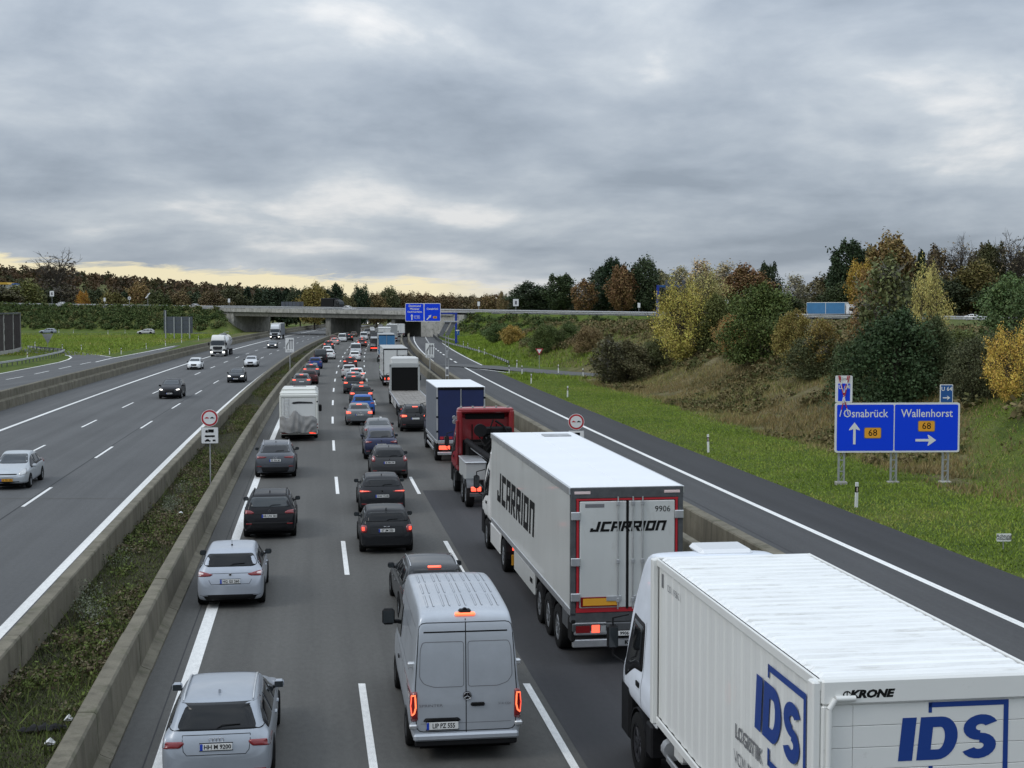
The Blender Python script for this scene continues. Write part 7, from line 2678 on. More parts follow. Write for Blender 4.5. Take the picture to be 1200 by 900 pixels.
    for s in (1, -1):
        mb = MB(); F_.patch(mb, 'front', [(s * .46, 1.05), (s * .78, 1.12), (s * .76, .92), (s * .44, .88)], 'lamp_clear', .008, .03, .08, 3); mb.build('headlight', root)
    mb = MB()
    for s in ('left', 'right'):
        for y in (1.1, 4.95):
            arc = [(y + .40 * math.cos(a), .34 + .39 * math.sin(a)) for a in np.linspace(-.3, math.pi + .3, 14)]
            F_.patch(mb, s, arc, 'underbody', .003, 0, .2, 2, .0)
    mb.box(-hw * .8, hw * .8, .2, L - .3, .2, .36, 'underbody'); mb.build('wheel_arch', root)
    add_wheels(root, [1.1, 4.95], hw + .005, .35, .23, 'rim', 6)
    mb = MB().tube([(.02 + .0, .0, .0)] * 2, .01, 'chrome') if False else None
    return root


van()


# ---- white camper
def camper():
    D = 82.8
    W, L, H = 2.30, 6.9, 3.02
    hw = W / 2
    root = thing('camper_van', 'white camper with rear ladder and grey covered bicycles on the back', 'camper', ((349.5 - 600) / F * D, D, 0), hd(D))
    MB().box(-hw, hw, 0, L - 1.4, .62, H - .22, 'camper_white', .10).build('body', root)
    MB().box(-hw + .02, hw - .02, .03, L - 1.2, H - .34, H - .02, 'camper_white', .14).build('roof', root)
    MB().box(-hw + .15, hw - .15, .8, 2.4, H - .03, H + .10, 'camper_white', .05).box(-.4, .4, 3.0, 3.8, H - .03, H + .08, 'glass_dark', .04).build('roof_hatch', root)
    mb = MB()
    for s in (-1, 1):
        mb.box(s * (hw - .08) - .06, s * (hw - .08) + .06, -.04, .1, .65, H - .3, 'camper_white', .04)
    mb.box(-hw + .02, hw - .02, -.05, .12, H - .42, H - .22, 'camper_white', .05)
    mb.build('rear_frame', root)
    MB().box(-hw + .16, hw - .16, -.025, .01, .8, H - .48, 'truck_white', .02).build('rear_panel', root)
    mb = MB()
    mb.prism([(-.42, 2.28), (-.30, 2.34), (.0, 2.37), (.80, 2.33), (.84, 2.24), (.0, 2.24), (-.30, 2.21)], 1, -.04, -.026, 'plastic_black')
    mb.box(-.28, .78, -.043, -.041, 2.27, 2.285, 'chrome'); mb.build('decal', root)
    mb = MB()
    for x in (-.86, -.58): mb.cyl((x, -.12, 1.3), (x, -.12, H - .35), .016, 'aluminium', n=6)
    for k in range(6): mb.cyl((-.86, -.12, 1.4 + k * .22), (-.58, -.12, 1.4 + k * .22), .013, 'aluminium', n=6)
    mb.build('ladder', root)
    # cloth cover over bicycles: folded, gathered sheet
    n, m_ = 40, 22; vs = []
    for j in range(m_):
        v = j / (m_ - 1)
        for i in range(n):
            u = i / (n - 1)
            x = -hw + .02 + u * (W - .1)
            peak = .98 * (1 - .5 * v * 0)
            top = 1.42 + .40 * math.exp(-((u - .42) / .12) ** 2) + .12 * math.exp(-((u - .72) / .10) ** 2) + .05 * math.sin(u * 23)
            z = .52 + .04 * math.sin(u * 17) + (top - .52) * v
            fold = .022 * math.sin(u * 30 + v * 5 * math.cos(u * 9)) + .028 * math.sin((u - .45) * 34 * (1.3 - v)) + .014 * math.sin(v * 12 + u * 11)
            d = .52 + fold - .22 * v ** 3 - .3 * (abs(u - .5) * 2) ** 6
            vs.append((x, -d, z))
    o_ = len(vs)
    vs += [(x, -.03, z) for x, y, z in vs]
    fs = [(j * n + i, j * n + i + 1, (j + 1) * n + i + 1, (j + 1) * n + i) for j in range(m_ - 1) for i in range(n - 1)]
    fs += [(i, o_ + i, o_ + i + 1, i + 1) for i in range(n - 1)] + [((m_ - 1) * n + i, (m_ - 1) * n + i + 1, o_ + (m_ - 1) * n + i + 1, o_ + (m_ - 1) * n + i) for i in range(n - 1)]
    fs += [(j * n, (j + 1) * n, o_ + (j + 1) * n, o_ + j * n) for j in range(m_ - 1)] + [(j * n + n - 1, o_ + j * n + n - 1, o_ + (j + 1) * n + n - 1, (j + 1) * n + n - 1) for j in range(m_ - 1)]
    MB().add(vs, fs, 'cover_cloth', True).build('bicycle_cover', root)
    MB().box(-hw + .04, hw - .04, -.10, .15, .38, .66, 'camper_white', .06).build('bumper', root)
    for s in (-1, 1):
        MB().box(s * .82 - .20, s * .82 + .20, -.13, -.08, .44, .58, 'tail_lit' if s > 0 else 'tail_red', .02).build('tail_light', root)
    for z in (2.35, 1.0, .8): MB().cyl((hw - .06, -.05, z), (hw - .06, .0, z), .05, 'tail_red' if z < 2 else 'plastic_black', n=8).build('lamp', root)
    MB().box(-hw + .1, hw - .1, .1, L - 1.5, .25, .62, 'underbody').build('underbody', root)
    s_ = [(0, 2.45, .98, .80, .35), (.5, 2.3, 1.0, .78, .35), (.9, 1.9, 1.0, .80, .35), (1.2, 1.45, 1.0, .86, .35), (1.6, 1.2, .97, .82, .35), (1.95, 1.0, .9, .74, .36), (2.05, .75, .8, .6, .4)]
    me, bvh = loft_body(s_, 1.2, 2); me.materials.clear(); me.materials.append(MATS['camper_white'])
    cb = link('cab', me, root, (0, L - 1.55, 0)); F_ = Fit(bvh, 2.05)
    mb = MB(); F_.patch(mb, 'front', [(.7, 2.0), (.8, 1.4), (-.8, 1.4), (-.7, 2.0)], 'windscreen', .008, .1, .12, 4); mb.build('windscreen', cb)
    for s in ('left', 'right'):
        sg = -1 if s == 'left' else 1
        mb = MB(); F_.patch(mb, s, [(.25, 1.95), (.25, 1.35), (1.1, 1.3), (.8, 1.8)], 'glass_dark', .006, .05, .12, 3); mb.build('side_window', cb)
        MB().box(sg * 1.12, sg * 1.34, .85, .97, 1.30, 1.75, 'plastic_black', .05).build('mirror', cb)
    for s in (-1, 1):
        MB().box(s * hw - .01, s * hw + .01, 1.0, 2.0, 1.7, 2.2, 'glass_dark', .004).build('side_window', root)
    add_wheels(root, [1.9, L - .6], hw - .05, .34, .22)
    return root


camper()


# ---- oncoming tanker and oncoming curtain lorry
def tanker():
    D = 224
    a = hd(D)
    f = Vector((-math.sin(a), math.cos(a), 0))
    Lt = 14.0
    p = Vector(((254.5 - 600) / F * D, D, 0)) + f * Lt
    root = thing('tanker_lorry', 'oncoming white tanker lorry with rounded silver tank beside the long wall', 'lorry', p, a + math.pi)
    mb = MB(); n = 20; prof = [(0, .0), (0, .75), (.25, 1.05), (.5, 1.15), (9.5, 1.2), (9.9, 1.1), (10.1, .8), (10.1, 0)]
    vs = []
    for y, r in prof:
        for i in range(n):
            t = 2 * math.pi * i / n; vs.append((r * math.cos(t), y + .3, 2.35 + r * .95 * math.sin(t)))
    fs = [(j * n + i, j * n + (i + 1) % n, (j + 1) * n + (i + 1) % n, (j + 1) * n + i) for j in range(len(prof) - 1) for i in range(n)]
    mb.add(vs, fs, 'truck_white_shiny', True); mb.build('tank', root)
    for y in (2.5, 5, 7.5): MB().cyl((0, y, 3.4), (0, y, 3.62), .28, 'steel').build('hatch', root)
    MB().box(-.35, .35, 1, 9.4, 3.46, 3.5, 'steel_dark').tube([(-.5, 1, 3.5), (-.5, 1, 3.85), (-.5, 9.3, 3.85), (-.5, 9.3, 3.5)], .03, 'aluminium', 5).build('walkway', root)
    chassis(root, .3, 11.5, 1.1)
    add_wheels(root, [1.6, 2.9, 4.2], 1.22, .5, .34); add_wheels(root, [9.6], 1.22, .5, .32)
    cab(root, 11.2, (.68, .68, .65), 3.5, 2.3, 2.48, lit='lamp_lit', lowcol=(.62, .62, .60)); add_wheels(root, [12.15], 1.22, .5, .32)
    return root


tanker()


def on_lorry(px, D, label, side, H=4.0, cabcol=(.62, .64, .66), L=14.5, dark=None, offs=0):
    a = hd(D); f = Vector((-math.sin(a), math.cos(a), 0))
    p = Vector(((px - 600) / F * D, D, 0)) + f * L
    root = thing('curtain_lorry', label, 'lorry', p, a + math.pi)
    hw = 1.25; Lb = L - 2.9
    for s in (-1, 1):
        x0, x1 = sorted((s * (hw - .05), s * hw)); MB().box(x0, x1, .05, Lb, 1.1, H - .05, side, .01).build('side_curtain', root)
    MB().box(-hw, hw, 0, Lb, H - .06, H, 'truck_white', .02).build('roof', root)
    MB().box(-hw, hw, Lb - .05, Lb, 1.1, H - .02, 'truck_white', .01).build('front_wall', root)
    MB().box(-hw, hw, 0, .06, 1.1, H - .02, 'door_grey', .01).build('rear_door', root)
    chassis(root, .1, Lb + 1, 1.08)
    cab(root, Lb + .5, cabcol, 3.75, 2.25, 2.48, lit='lamp_lit', lowcol=(.03, .03, .035)); add_wheels(root, [Lb + 1.45, 2.0, 3.3], 1.22, .5, .34)
    return root


on_lorry(322, 342, 'oncoming white lorry with blue curtain sides before the underpass', 'tarp_sky' if False else 'tarp_steel')
on_lorry(428.5, 640, 'tiny white oncoming lorry beyond the bridge, left one', 'tarp_grey')
on_lorry(440.5, 620, 'tiny white oncoming lorry beyond the bridge, right one', 'truck_white')

# lorries on the crossing road


def cross_lorry(px, label, side, H=3.9, L=9.0, col=(.6, .6, .6), black=False, rev=False):
    p = cross_pt(px, -2.5)
    a = CANG + (math.pi if rev else 0)
    f = Vector((-math.sin(a), math.cos(a), 0))
    root = thing('box_lorry', label, 'lorry', p - f * (L / 2), a)
    hw = 1.25; Lb = L - 2.3
    cut = Lb * .5
    for s in (-1, 1):
        for q0, q1 in ((.05, cut - .05), (cut + .05, Lb - .05)):
            x0, x1 = sorted((s * (hw - .05), s * hw)); MB().box(x0, x1, q0, q1, 1.1, H - .12, side, .01).build('side_curtain', root)
        x0, x1 = sorted((s * (hw - .06), s * (hw - .005))); MB().box(x0, x1, 0, Lb, 1.05, H - .04, 'plastic_black' if black else 'truck_white', .01).build('side_frame', root)
    MB().box(-hw, hw, 0, Lb, H - .06, H, 'text_grey' if black else 'truck_white', .02).build('roof', root)
    MB().box(-hw, hw, 0, .06, 1.1, H - .02, 'plastic_black' if black else 'truck_white', .01).build('rear_door', root)
    MB().box(-hw, hw, Lb - .05, Lb, 1.1, H - .02, 'plastic_black' if black else 'truck_white', .01).build('front_wall', root)
    chassis(root, .1, Lb + 1, 1.08)
    cab(root, Lb + .15, col, 3.2, 2.1, 2.45); add_wheels(root, [Lb + 1.1, 1.6], 1.22, .5, .34)


cross_lorry(390.5, 'black box lorry crossing the bridge above the median pier', 'plastic_black', 3.6, 7, (.03, .03, .03), True)
cross_lorry(975, 'lorry with bright blue curtain sides on the crossing road between trees', 'tarp_sky', 3.7, 11.5, (.7, .7, .7))

# ------------------------------------------------------------------ vegetation


def crown_mesh(name, nleaf, size, shape, nblob=16, seed=1, gap=.0, twig=0):
    """leaf quads gathered on lumps spread through a crown envelope of unit height (z 0..1) and unit radius"""
    r_ = np.random.default_rng(seed)
    B = []
    while len(B) < nblob:
        z = r_.uniform(.06, .95)
        if shape == 'round': w = math.sqrt(max(0, 1 - ((z - .5) / .5) ** 2)) * .8
        elif shape == 'cone': w = (1 - z) * .92
        elif shape == 'egg': w = min(1, z / .38) ** .5 * math.sqrt(max(0, 1 - max(0, (z - .38) / .62) ** 2.4)) * .82
        elif shape == 'bush': w = math.sqrt(max(0, 1 - z ** 2)) * .8
        else: w = (.35 + .65 * z) * math.sqrt(max(0, 1 - max(0, (z - .75) / .25) ** 2)) * .85
        a = r_.uniform(0, 2 * math.pi); q = w * math.sqrt(r_.uniform(.15, 1))
        B.append((q * math.cos(a), q * math.sin(a), z, r_.uniform(.16, .34) * (.6 if shape == 'cone' else 1), r_.random()))
    B = np.array(B)
    k = r_.integers(0, len(B), nleaf)
    d = r_.normal(size=(nleaf, 3)); d /= np.linalg.norm(d, axis=1)[:, None]
    rr = B[k, 3] * (r_.random(nleaf) ** .38)
    C = B[k, :3] + d * rr[:, None] * np.array([1, 1, .62])
    C[:, 2] = np.clip(C[:, 2], .01, 1.08)
    loose = r_.random(nleaf) < .5
    zz = r_.uniform(.05, 1, nleaf)
    if shape == 'round': ww = np.sqrt(np.maximum(0, 1 - ((zz - .5) / .5) ** 2))
    elif shape == 'cone': ww = 1 - zz
    elif shape == 'egg': ww = np.minimum(1, zz / .38) ** .5 * np.sqrt(np.maximum(0, 1 - np.maximum(0, (zz - .38) / .62) ** 2.4))
    elif shape == 'bush': ww = np.sqrt(np.maximum(0, 1 - zz ** 2))
    else: ww = (.35 + .65 * zz) * np.sqrt(np.maximum(0, 1 - np.maximum(0, (zz - .75) / .25) ** 2))
    aa = r_.random(nleaf) * 2 * np.pi
    qq = ww * r_.random(nleaf) ** .55 * (.9 + .14 * np.sin(aa * 3 + zz * 9) + .1 * np.sin(aa * 7 - zz * 17))
    C[loose] = np.stack([qq * np.cos(aa), qq * np.sin(aa), zz], 1)[loose]
    # gaps: thin out whole pockets of the crown
    ph = r_.uniform(0, 6, 3)
    g = np.sin(C[:, 0] * 6 + ph[0] + C[:, 2] * 4) + np.sin(C[:, 1] * 7 + ph[1] - C[:, 2] * 5) + np.sin(C[:, 2] * 11 + ph[2] + C[:, 0] * 5)
    keep_ = r_.random(nleaf) < np.clip(1.05 + g * .55, .12, 1)
    C, d, k = C[keep_], d[keep_], k[keep_]; nleaf = len(C)
    C = C + r_.normal(size=C.shape) * .022
    an = np.arctan2(C[:, 1], C[:, 0])
    spk = 1 + .34 * np.maximum(0, np.sin(an * 5 + ph[0] * 3 + C[:, 2] * 7)) * np.maximum(0, np.sin(C[:, 2] * 13 + ph[1] * 5 + an * 2)) - .10 * np.sin(an * 3 + ph[2])
    C[:, :2] *= spk[:, None]
    C[:, 2] *= 1 + .10 * np.sin(C[:, 0] * 7 + ph[1]) * np.sin(C[:, 1] * 8 + ph[2])
    n = d * .8 + r_.normal(size=(nleaf, 3)) * .7 + np.array([0, 0, .35]); n /= np.linalg.norm(n, axis=1)[:, None]
    u = np.cross(n, r_.normal(size=(nleaf, 3))); u /= np.linalg.norm(u, axis=1)[:, None]
    v = np.cross(n, u)
    s = size * (.55 + .9 * r_.random(nleaf))[:, None]
    var = np.clip(B[k, 4] * .6 + r_.random(nleaf) * .4, 0, 1)
    return C, u * s, v * s * .7, var, B


def tree_proto(kind, label_name, H, R_, nleaf, size, shape, trunk, seed, bark='bark', nblob=16, limbs=9, bare=False):
    """trunk with limbs and a crown; unit sizes are real metres; returns meshes"""
    C, U, V, var, B = crown_mesh(kind, nleaf, 1, shape, nblob, seed)
    ch = H - trunk
    S = np.array([R_, R_, ch])
    C = C * S + np.array([0, 0, trunk])
    U = U * size; V = V * size
    crown = quads('crown', C, U, V, var, 'leaves', parent=False) if nleaf else None
    mb = MB()
    r_ = random.Random(seed)
    r0 = H * .018 + .04
    top = trunk + ch * .75
    P = [Vector((0, 0, -.3))]
    for i in range(1, 6):
        t = i / 5
        P.append(Vector((r_.uniform(-.04, .04) * H * t, r_.uniform(-.04, .04) * H * t, top * t)))
    mb.tube(P, [r0 * (1 - .8 * i / 5) for i in range(6)], bark, 7)
    k = 0
    for b in B[:limbs]:
        e = Vector((b[0] * R_, b[1] * R_, trunk + b[2] * ch))
        t = max(.25, min(.9, (e.z - .25 * ch * b[2] - .1) / top * .8))
        s0 = P[0].lerp(P[-1], t)
        m_ = s0.lerp(e, .5) + Vector((0, 0, .05 * H))
        mb.tube([s0, m_, e], [r0 * .42, r0 * .28, r0 * .1], bark, 5)
        if bare:
            for q in range(9):
                f0 = s0.lerp(e, r_.uniform(.3, 1)); f0.z += .02 * H
                d = Vector((r_.gauss(0, 1), r_.gauss(0, 1), abs(r_.gauss(.8, .6)))).normalized() * R_ * r_.uniform(.25, .55)
                m2 = f0 + d * .5 + Vector((r_.gauss(0, .03), r_.gauss(0, .03), 0)) * R_
                mb.tube([f0, m2, f0 + d], [r0 * .2, r0 * .14, r0 * .07], bark, 3)
                for w_ in range(5):
                    g = m2.lerp(f0 + d, r_.random()); d2 = (d.normalized() + Vector((r_.gauss(0, .6), r_.gauss(0, .6), r_.gauss(.2, .5)))).normalized() * R_ * r_.uniform(.12, .3)
                    mb.tube([g, g + d2], [r0 * .09, r0 * .05], bark, 3)
    return mb.mesh('trunk', False), crown, H


TP = {}
TP['oak'] = tree_proto('oak', '', 14, 5.2, 15000, .17, 'round', 2.2, 3, nblob=26)
TP['oak2'] = tree_proto('oak2', '', 14, 4.6, 14000, .165, 'egg', 1.8, 8, nblob=24)
TP['loose'] = tree_proto('loose', '', 13, 4.2, 5600, .18, 'egg', 1.6, 12, 'bark_pale', nblob=26, limbs=18, bare=True)
TP['sparse'] = tree_proto('sparse', '', 13, 4.0, 2600, .16, 'egg', 2.2, 21, 'bark_pale', nblob=26, limbs=22, bare=True)
TP['bare'] = tree_proto('bare', '', 14, 4.8, 500, .16, 'fan', 2.5, 31, nblob=26, limbs=24, bare=True)
TP['fir'] = tree_proto('fir', '', 15, 3.6, 9000, .22, 'cone', 1.0, 5, nblob=44, limbs=6)
TP['bush'] = tree_proto('bush', '', 6, 3.6, 30000, .062, 'bush', .15, 14, nblob=30, limbs=14)
TP['bush2'] = tree_proto('bush2', '', 6, 3.0, 22000, .064, 'egg', .4, 18, nblob=26, limbs=14)
TP['yellow'] = tree_proto('yellow', '', 8, 4.2, 17000, .066, 'egg', .6, 27, nblob=34, limbs=22, bare=True)
TP['birch'] = tree_proto('birch', '', 9, 2.8, 12000, .064, 'egg', 1.0, 37, 'bark_pale', nblob=26, limbs=18, bare=True)


def plant(kind, name, loc, H, W, col, label, cat='tree', group=None, rz=None, sink=.1):
    """H height, W crown width in metres"""
    tr, cr, h0 = TP[kind]
    root = thing(name, label, cat, (loc[0], loc[1], loc[2] - sink), rnd.uniform(0, 6.28) if rz is None else rz, group)
    R0 = {'oak': 5.2, 'oak2': 4.6, 'loose': 4.2, 'sparse': 4.0, 'bare': 4.8, 'fir': 3.6, 'bush': 3.6, 'bush2': 3.0, 'yellow': 4.2, 'birch': 2.8}[kind]
    k = W / 2 / R0
    root.scale = (k, k, H / h0)
    link('trunk', tr, root)
    if cr: link('crown', cr, root, color=col)
    return root


# shrubs and trees on the right-hand mound: (kind, px, py of the base, py of the top, px width, colour, label)
C_YEL = (.24, .20, .05); C_OLV = (.075, .085, .022); C_GRN = (.045, .07, .018); C_DRK = (.028, .038, .018); C_BRN = (.15, .095, .04); C_ORG = (.33, .20, .035); C_RST = (.115, .065, .03)
MOUND = [
    ('yellow', 797, 428, 338, 70, C_YEL, 'golden yellow tree standing on the mound, left end of the shrub row', 'tree'),
    ('yellow', 828, 410, 326, 70, (.22, .19, .075), 'pale yellow feathery tree right behind the golden one', 'tree'),
    ('bush', 838, 412, 350, 62, (.07, .075, .022), 'olive green bush between the golden tree and the large round green bush', 'bush'),
    ('bush2', 856, 416, 372, 40, (.20, .12, .045), 'small orange brown bush low in front of the olive one', 'bush'),
    ('bush', 893, 424, 340, 100, (.055, .07, .018), 'large round green bush near the middle of the shrub row', 'bush'),
    ('bush2', 930, 428, 368, 50, (.13, .10, .03), 'brownish green bush right of the large round one', 'bush'),
    ('birch', 962, 440, 376, 50, (.16, .115, .035), 'thin tree with ochre leaves and pale stem left of the dark bush', 'tree'),
    ('birch', 1016, 420, 322, 46, (.17, .10, .04), 'tall rust tinged young tree behind the dark bush', 'tree'),
    ('loose', 1038, 425, 312, 72, (.085, .09, .035), 'tall grey green tree rising above the dark bush', 'tree'),
    ('bush', 1048, 474, 372, 132, (.026, .042, .016), 'very dark green broad bush directly behind the blue direction board', 'bush'),
    ('bush2', 1003, 468, 400, 66, (.04, .052, .02), 'dark olive bush at the left flank of the broad dark one', 'bush'),
    ('bush', 1092, 455, 376, 70, (.05, .06, .024), 'dull green bush behind the right end of the board', 'bush'),
    ('yellow', 1087, 425, 318, 42, (.33, .28, .10), 'slim tree with bright pale yellow leaves', 'tree'),
    ('bush', 1140, 470, 400, 70, (.055, .058, .028), 'dull brown green bush between board and orange tree', 'bush'),
    ('yellow', 1182, 470, 388, 66, (.33, .22, .05), 'orange yellow shrub at the right edge of the photo', 'bush'),
    ('bush2', 1188, 415, 328, 88, (.06, .085, .03), 'tall willow like green bush at the right edge', 'bush'),
    ('bush', 1075, 425, 385, 90, (.05, .058, .022), 'dull olive bush filling the gap under the slim yellow tree', 'bush'),
    ('bush', 1160, 440, 392, 80, (.06, .068, .028), 'grey green bush between white car and orange tree', 'bush'),
    ('bush', 955, 440, 392, 80, (.055, .06, .025), 'low olive brown bush at the foot of the ochre thin tree', 'bush'),
    ('bush2', 870, 400, 352, 60, (.06, .068, .022), 'olive bush peeking over the large round green one', 'bush'),
    ('bush2', 1125, 418, 385, 60, (.085, .095, .03), 'low light green bush under the white car on the crossing road', 'bush'),
    ('bush', 735, 447, 402, 70, (.07, .062, .03), 'brownish bush at the foot of the mound where the side road vanishes', 'bush'),
    ('loose', 712, 452, 398, 42, (.06, .055, .028), 'thin grey brown shrub right of the last side road post', 'bush'),
    ('bush2', 770, 432, 398, 44, (.065, .07, .028), 'dark grey green shrub left of the golden tree foot', 'bush'),
    ('bush2', 668, 402, 378, 34, (.05, .065, .02), 'green shrub high on the slope above the side road', 'bush'),
    ('bush', 640, 412, 382, 46, (.055, .07, .02), 'green bush above the give way sign', 'bush'),
    ('bush2', 600, 404, 382, 30, (.2, .13, .035), 'small orange autumn shrub on the slope left of the give way sign', 'bush'),
    ('bush2', 584, 402, 380, 40, (.05, .07, .02), 'green bush on the slope next to the bridge end', 'bush'),
    ('bush', 690, 412, 384, 46, (.12, .085, .04), 'reddish brown bush on the slope right above the give way sign', 'bush'),
]
for kind, px, py, pt, pw, col, lb, cat in MOUND:
    p = T(px, py)
    s_ = p.y / F
    plant(kind, 'bush' if cat == 'bush' else 'young_tree', p, (py - pt) * s_ * (1.08), pw * s_ * 1.05, col, lb, cat, 'trees and bushes on the right hand mound', sink=.3)


def beyond(px, off):
    x = col_x(px, off)
    p = cp(x, off)
    p.z = terrain(p.x, p.y)
    return p


ROWR = [  # trees behind the crossing road on the right: kind, px, top, width px, off, colour, words
    ('oak', 621, 334, 44, 40, C_DRK, 'round dark green tree, first behind the road right of the bridge'),
    ('oak2', 657, 325, 34, 30, (.03, .042, .016), 'dark green tree, second behind the road right of the bridge'),
    ('oak', 640, 345, 30, 60, C_DRK, 'low dark tree between the first two behind the road'),
    ('loose', 684, 331, 26, 26, (.12, .07, .03), 'small rusty brown tree beside the tall dark pair'),
    ('oak2', 705, 318, 34, 44, C_DRK, 'dark tree on the left flank of the pointed one'),
    ('oak2', 719, 308, 32, 34, (.018, .03, .014), 'pointed almost black green tree left of the rust red one'),
    ('oak2', 728, 316, 30, 24, C_RST, 'rust red tree between two tall dark green ones'),
    ('oak', 753, 308, 36, 30, (.03, .04, .018), 'tall dark green tree right of the rust red one'),
    ('loose', 775, 322, 36, 50, (.13, .12, .06), 'pale thin tree behind the blue gantry'),
    ('sparse', 797, 318, 40, 60, (.20, .17, .09), 'pale nearly leafless tree right of the blue gantry'),
    ('sparse', 822, 311, 34, 46, (.26, .19, .11), 'beige thin crowned tree above the yellow tree'),
    ('sparse', 848, 314, 38, 46, (.24, .19, .11), 'beige thin crowned tree left of the brown oak'),
    ('fir', 832, 328, 22, 24, C_DRK, 'small dark conifer in front of the beige trees'),
    ('oak', 874, 316, 48, 30, C_RST, 'broad brown oak behind the white round sign'),
    ('oak2', 899, 313, 26, 40, C_DRK, 'narrow dark tree right of the brown oak'),
    ('sparse', 932, 327, 30, 60, (.16, .14, .09), 'pale small tree left of the blue sided lorry'),
    ('loose', 957, 330, 34, 70, (.09, .075, .04), 'grey brown tree right above the blue sided lorry'),
    ('loose', 975, 322, 34, 50, (.085, .07, .035), 'brown grey tree on the left flank of the tall dark one'),
    ('oak2', 993, 289, 42, 36, (.022, .034, .014), 'tallest dark green tree left of the golden brown one'),
    ('oak2', 1013, 296, 36, 52, (.035, .045, .018), 'dark green tree squeezed behind the golden brown one'),
    ('oak', 1008, 312, 28, 20, (.22, .14, .03), 'golden tree low in front of the tall dark one'),
    ('oak', 1040, 284, 54, 34, (.12, .082, .032), 'big golden brown tree, highest of the right hand wood'),
    ('fir', 1078, 294, 22, 36, (.02, .032, .016), 'spruce with a thin pointed top right of the golden brown tree'),
    ('loose', 1062, 304, 34, 60, (.08, .06, .03), 'brown tree filling behind the spruce'),
    ('loose', 1095, 296, 36, 40, (.075, .055, .03), 'brown grey tree right of the spruce'),
    ('bare', 1122, 288, 42, 44, (.09, .07, .04), 'leafless grey brown tree over the white car'),
    ('oak', 1140, 312, 50, 26, (.075, .06, .02), 'olive brown oak behind the white car'),
    ('loose', 1150, 296, 36, 56, (.06, .05, .025), 'dark brown tree behind the olive brown oak'),
    ('oak2', 1162, 292, 32, 38, (.045, .045, .018), 'dark olive tree near the right edge'),
    ('bare', 1187, 285, 44, 36, (.1, .08, .05), 'tall leafless tree at the right edge'),
    ('loose', 1202, 298, 40, 50, (.06, .05, .025), 'brown tree cut by the right edge'),
    ('oak', 1110, 330, 50, 22, (.03, .036, .016), 'dark low tree left of the white car'),
    ('oak', 1070, 335, 50, 20, (.035, .045, .018), 'dark low tree behind the pale yellow one'),
    ('oak', 1172, 335, 50, 22, (.025, .034, .015), 'dark low tree right of the white car'),
    ('oak', 985, 335, 40, 24, (.035, .045, .018), 'dark low tree right behind the blue sided lorry'),
    ('oak', 915, 345, 40, 30, (.045, .055, .02), 'low green tree left of the blue sided lorry'),
    ('oak', 800, 345, 60, 40, (.04, .045, .02), 'low dark tree behind the yellow trees'),
    ('oak', 690, 350, 46, 60, C_DRK, 'low dark tree filling behind the rusty brown one'),
    ('oak', 740, 338, 50, 50, (.02, .03, .014), 'low dark tree filling behind the rust red one'),
]
for kind, px, pt, pw, off, col, lb in ROWR:
    p = beyond(px, off)
    s_ = p.y / F
    H = CAM_H - (pt - 360) * s_ - p.z
    plant(kind, 'broadleaf_tree' if kind != 'fir' else 'spruce_tree', p, H * 1.04, pw * s_ * 1.3, col, lb, 'tree', 'trees behind the crossing road on the right', sink=.2)

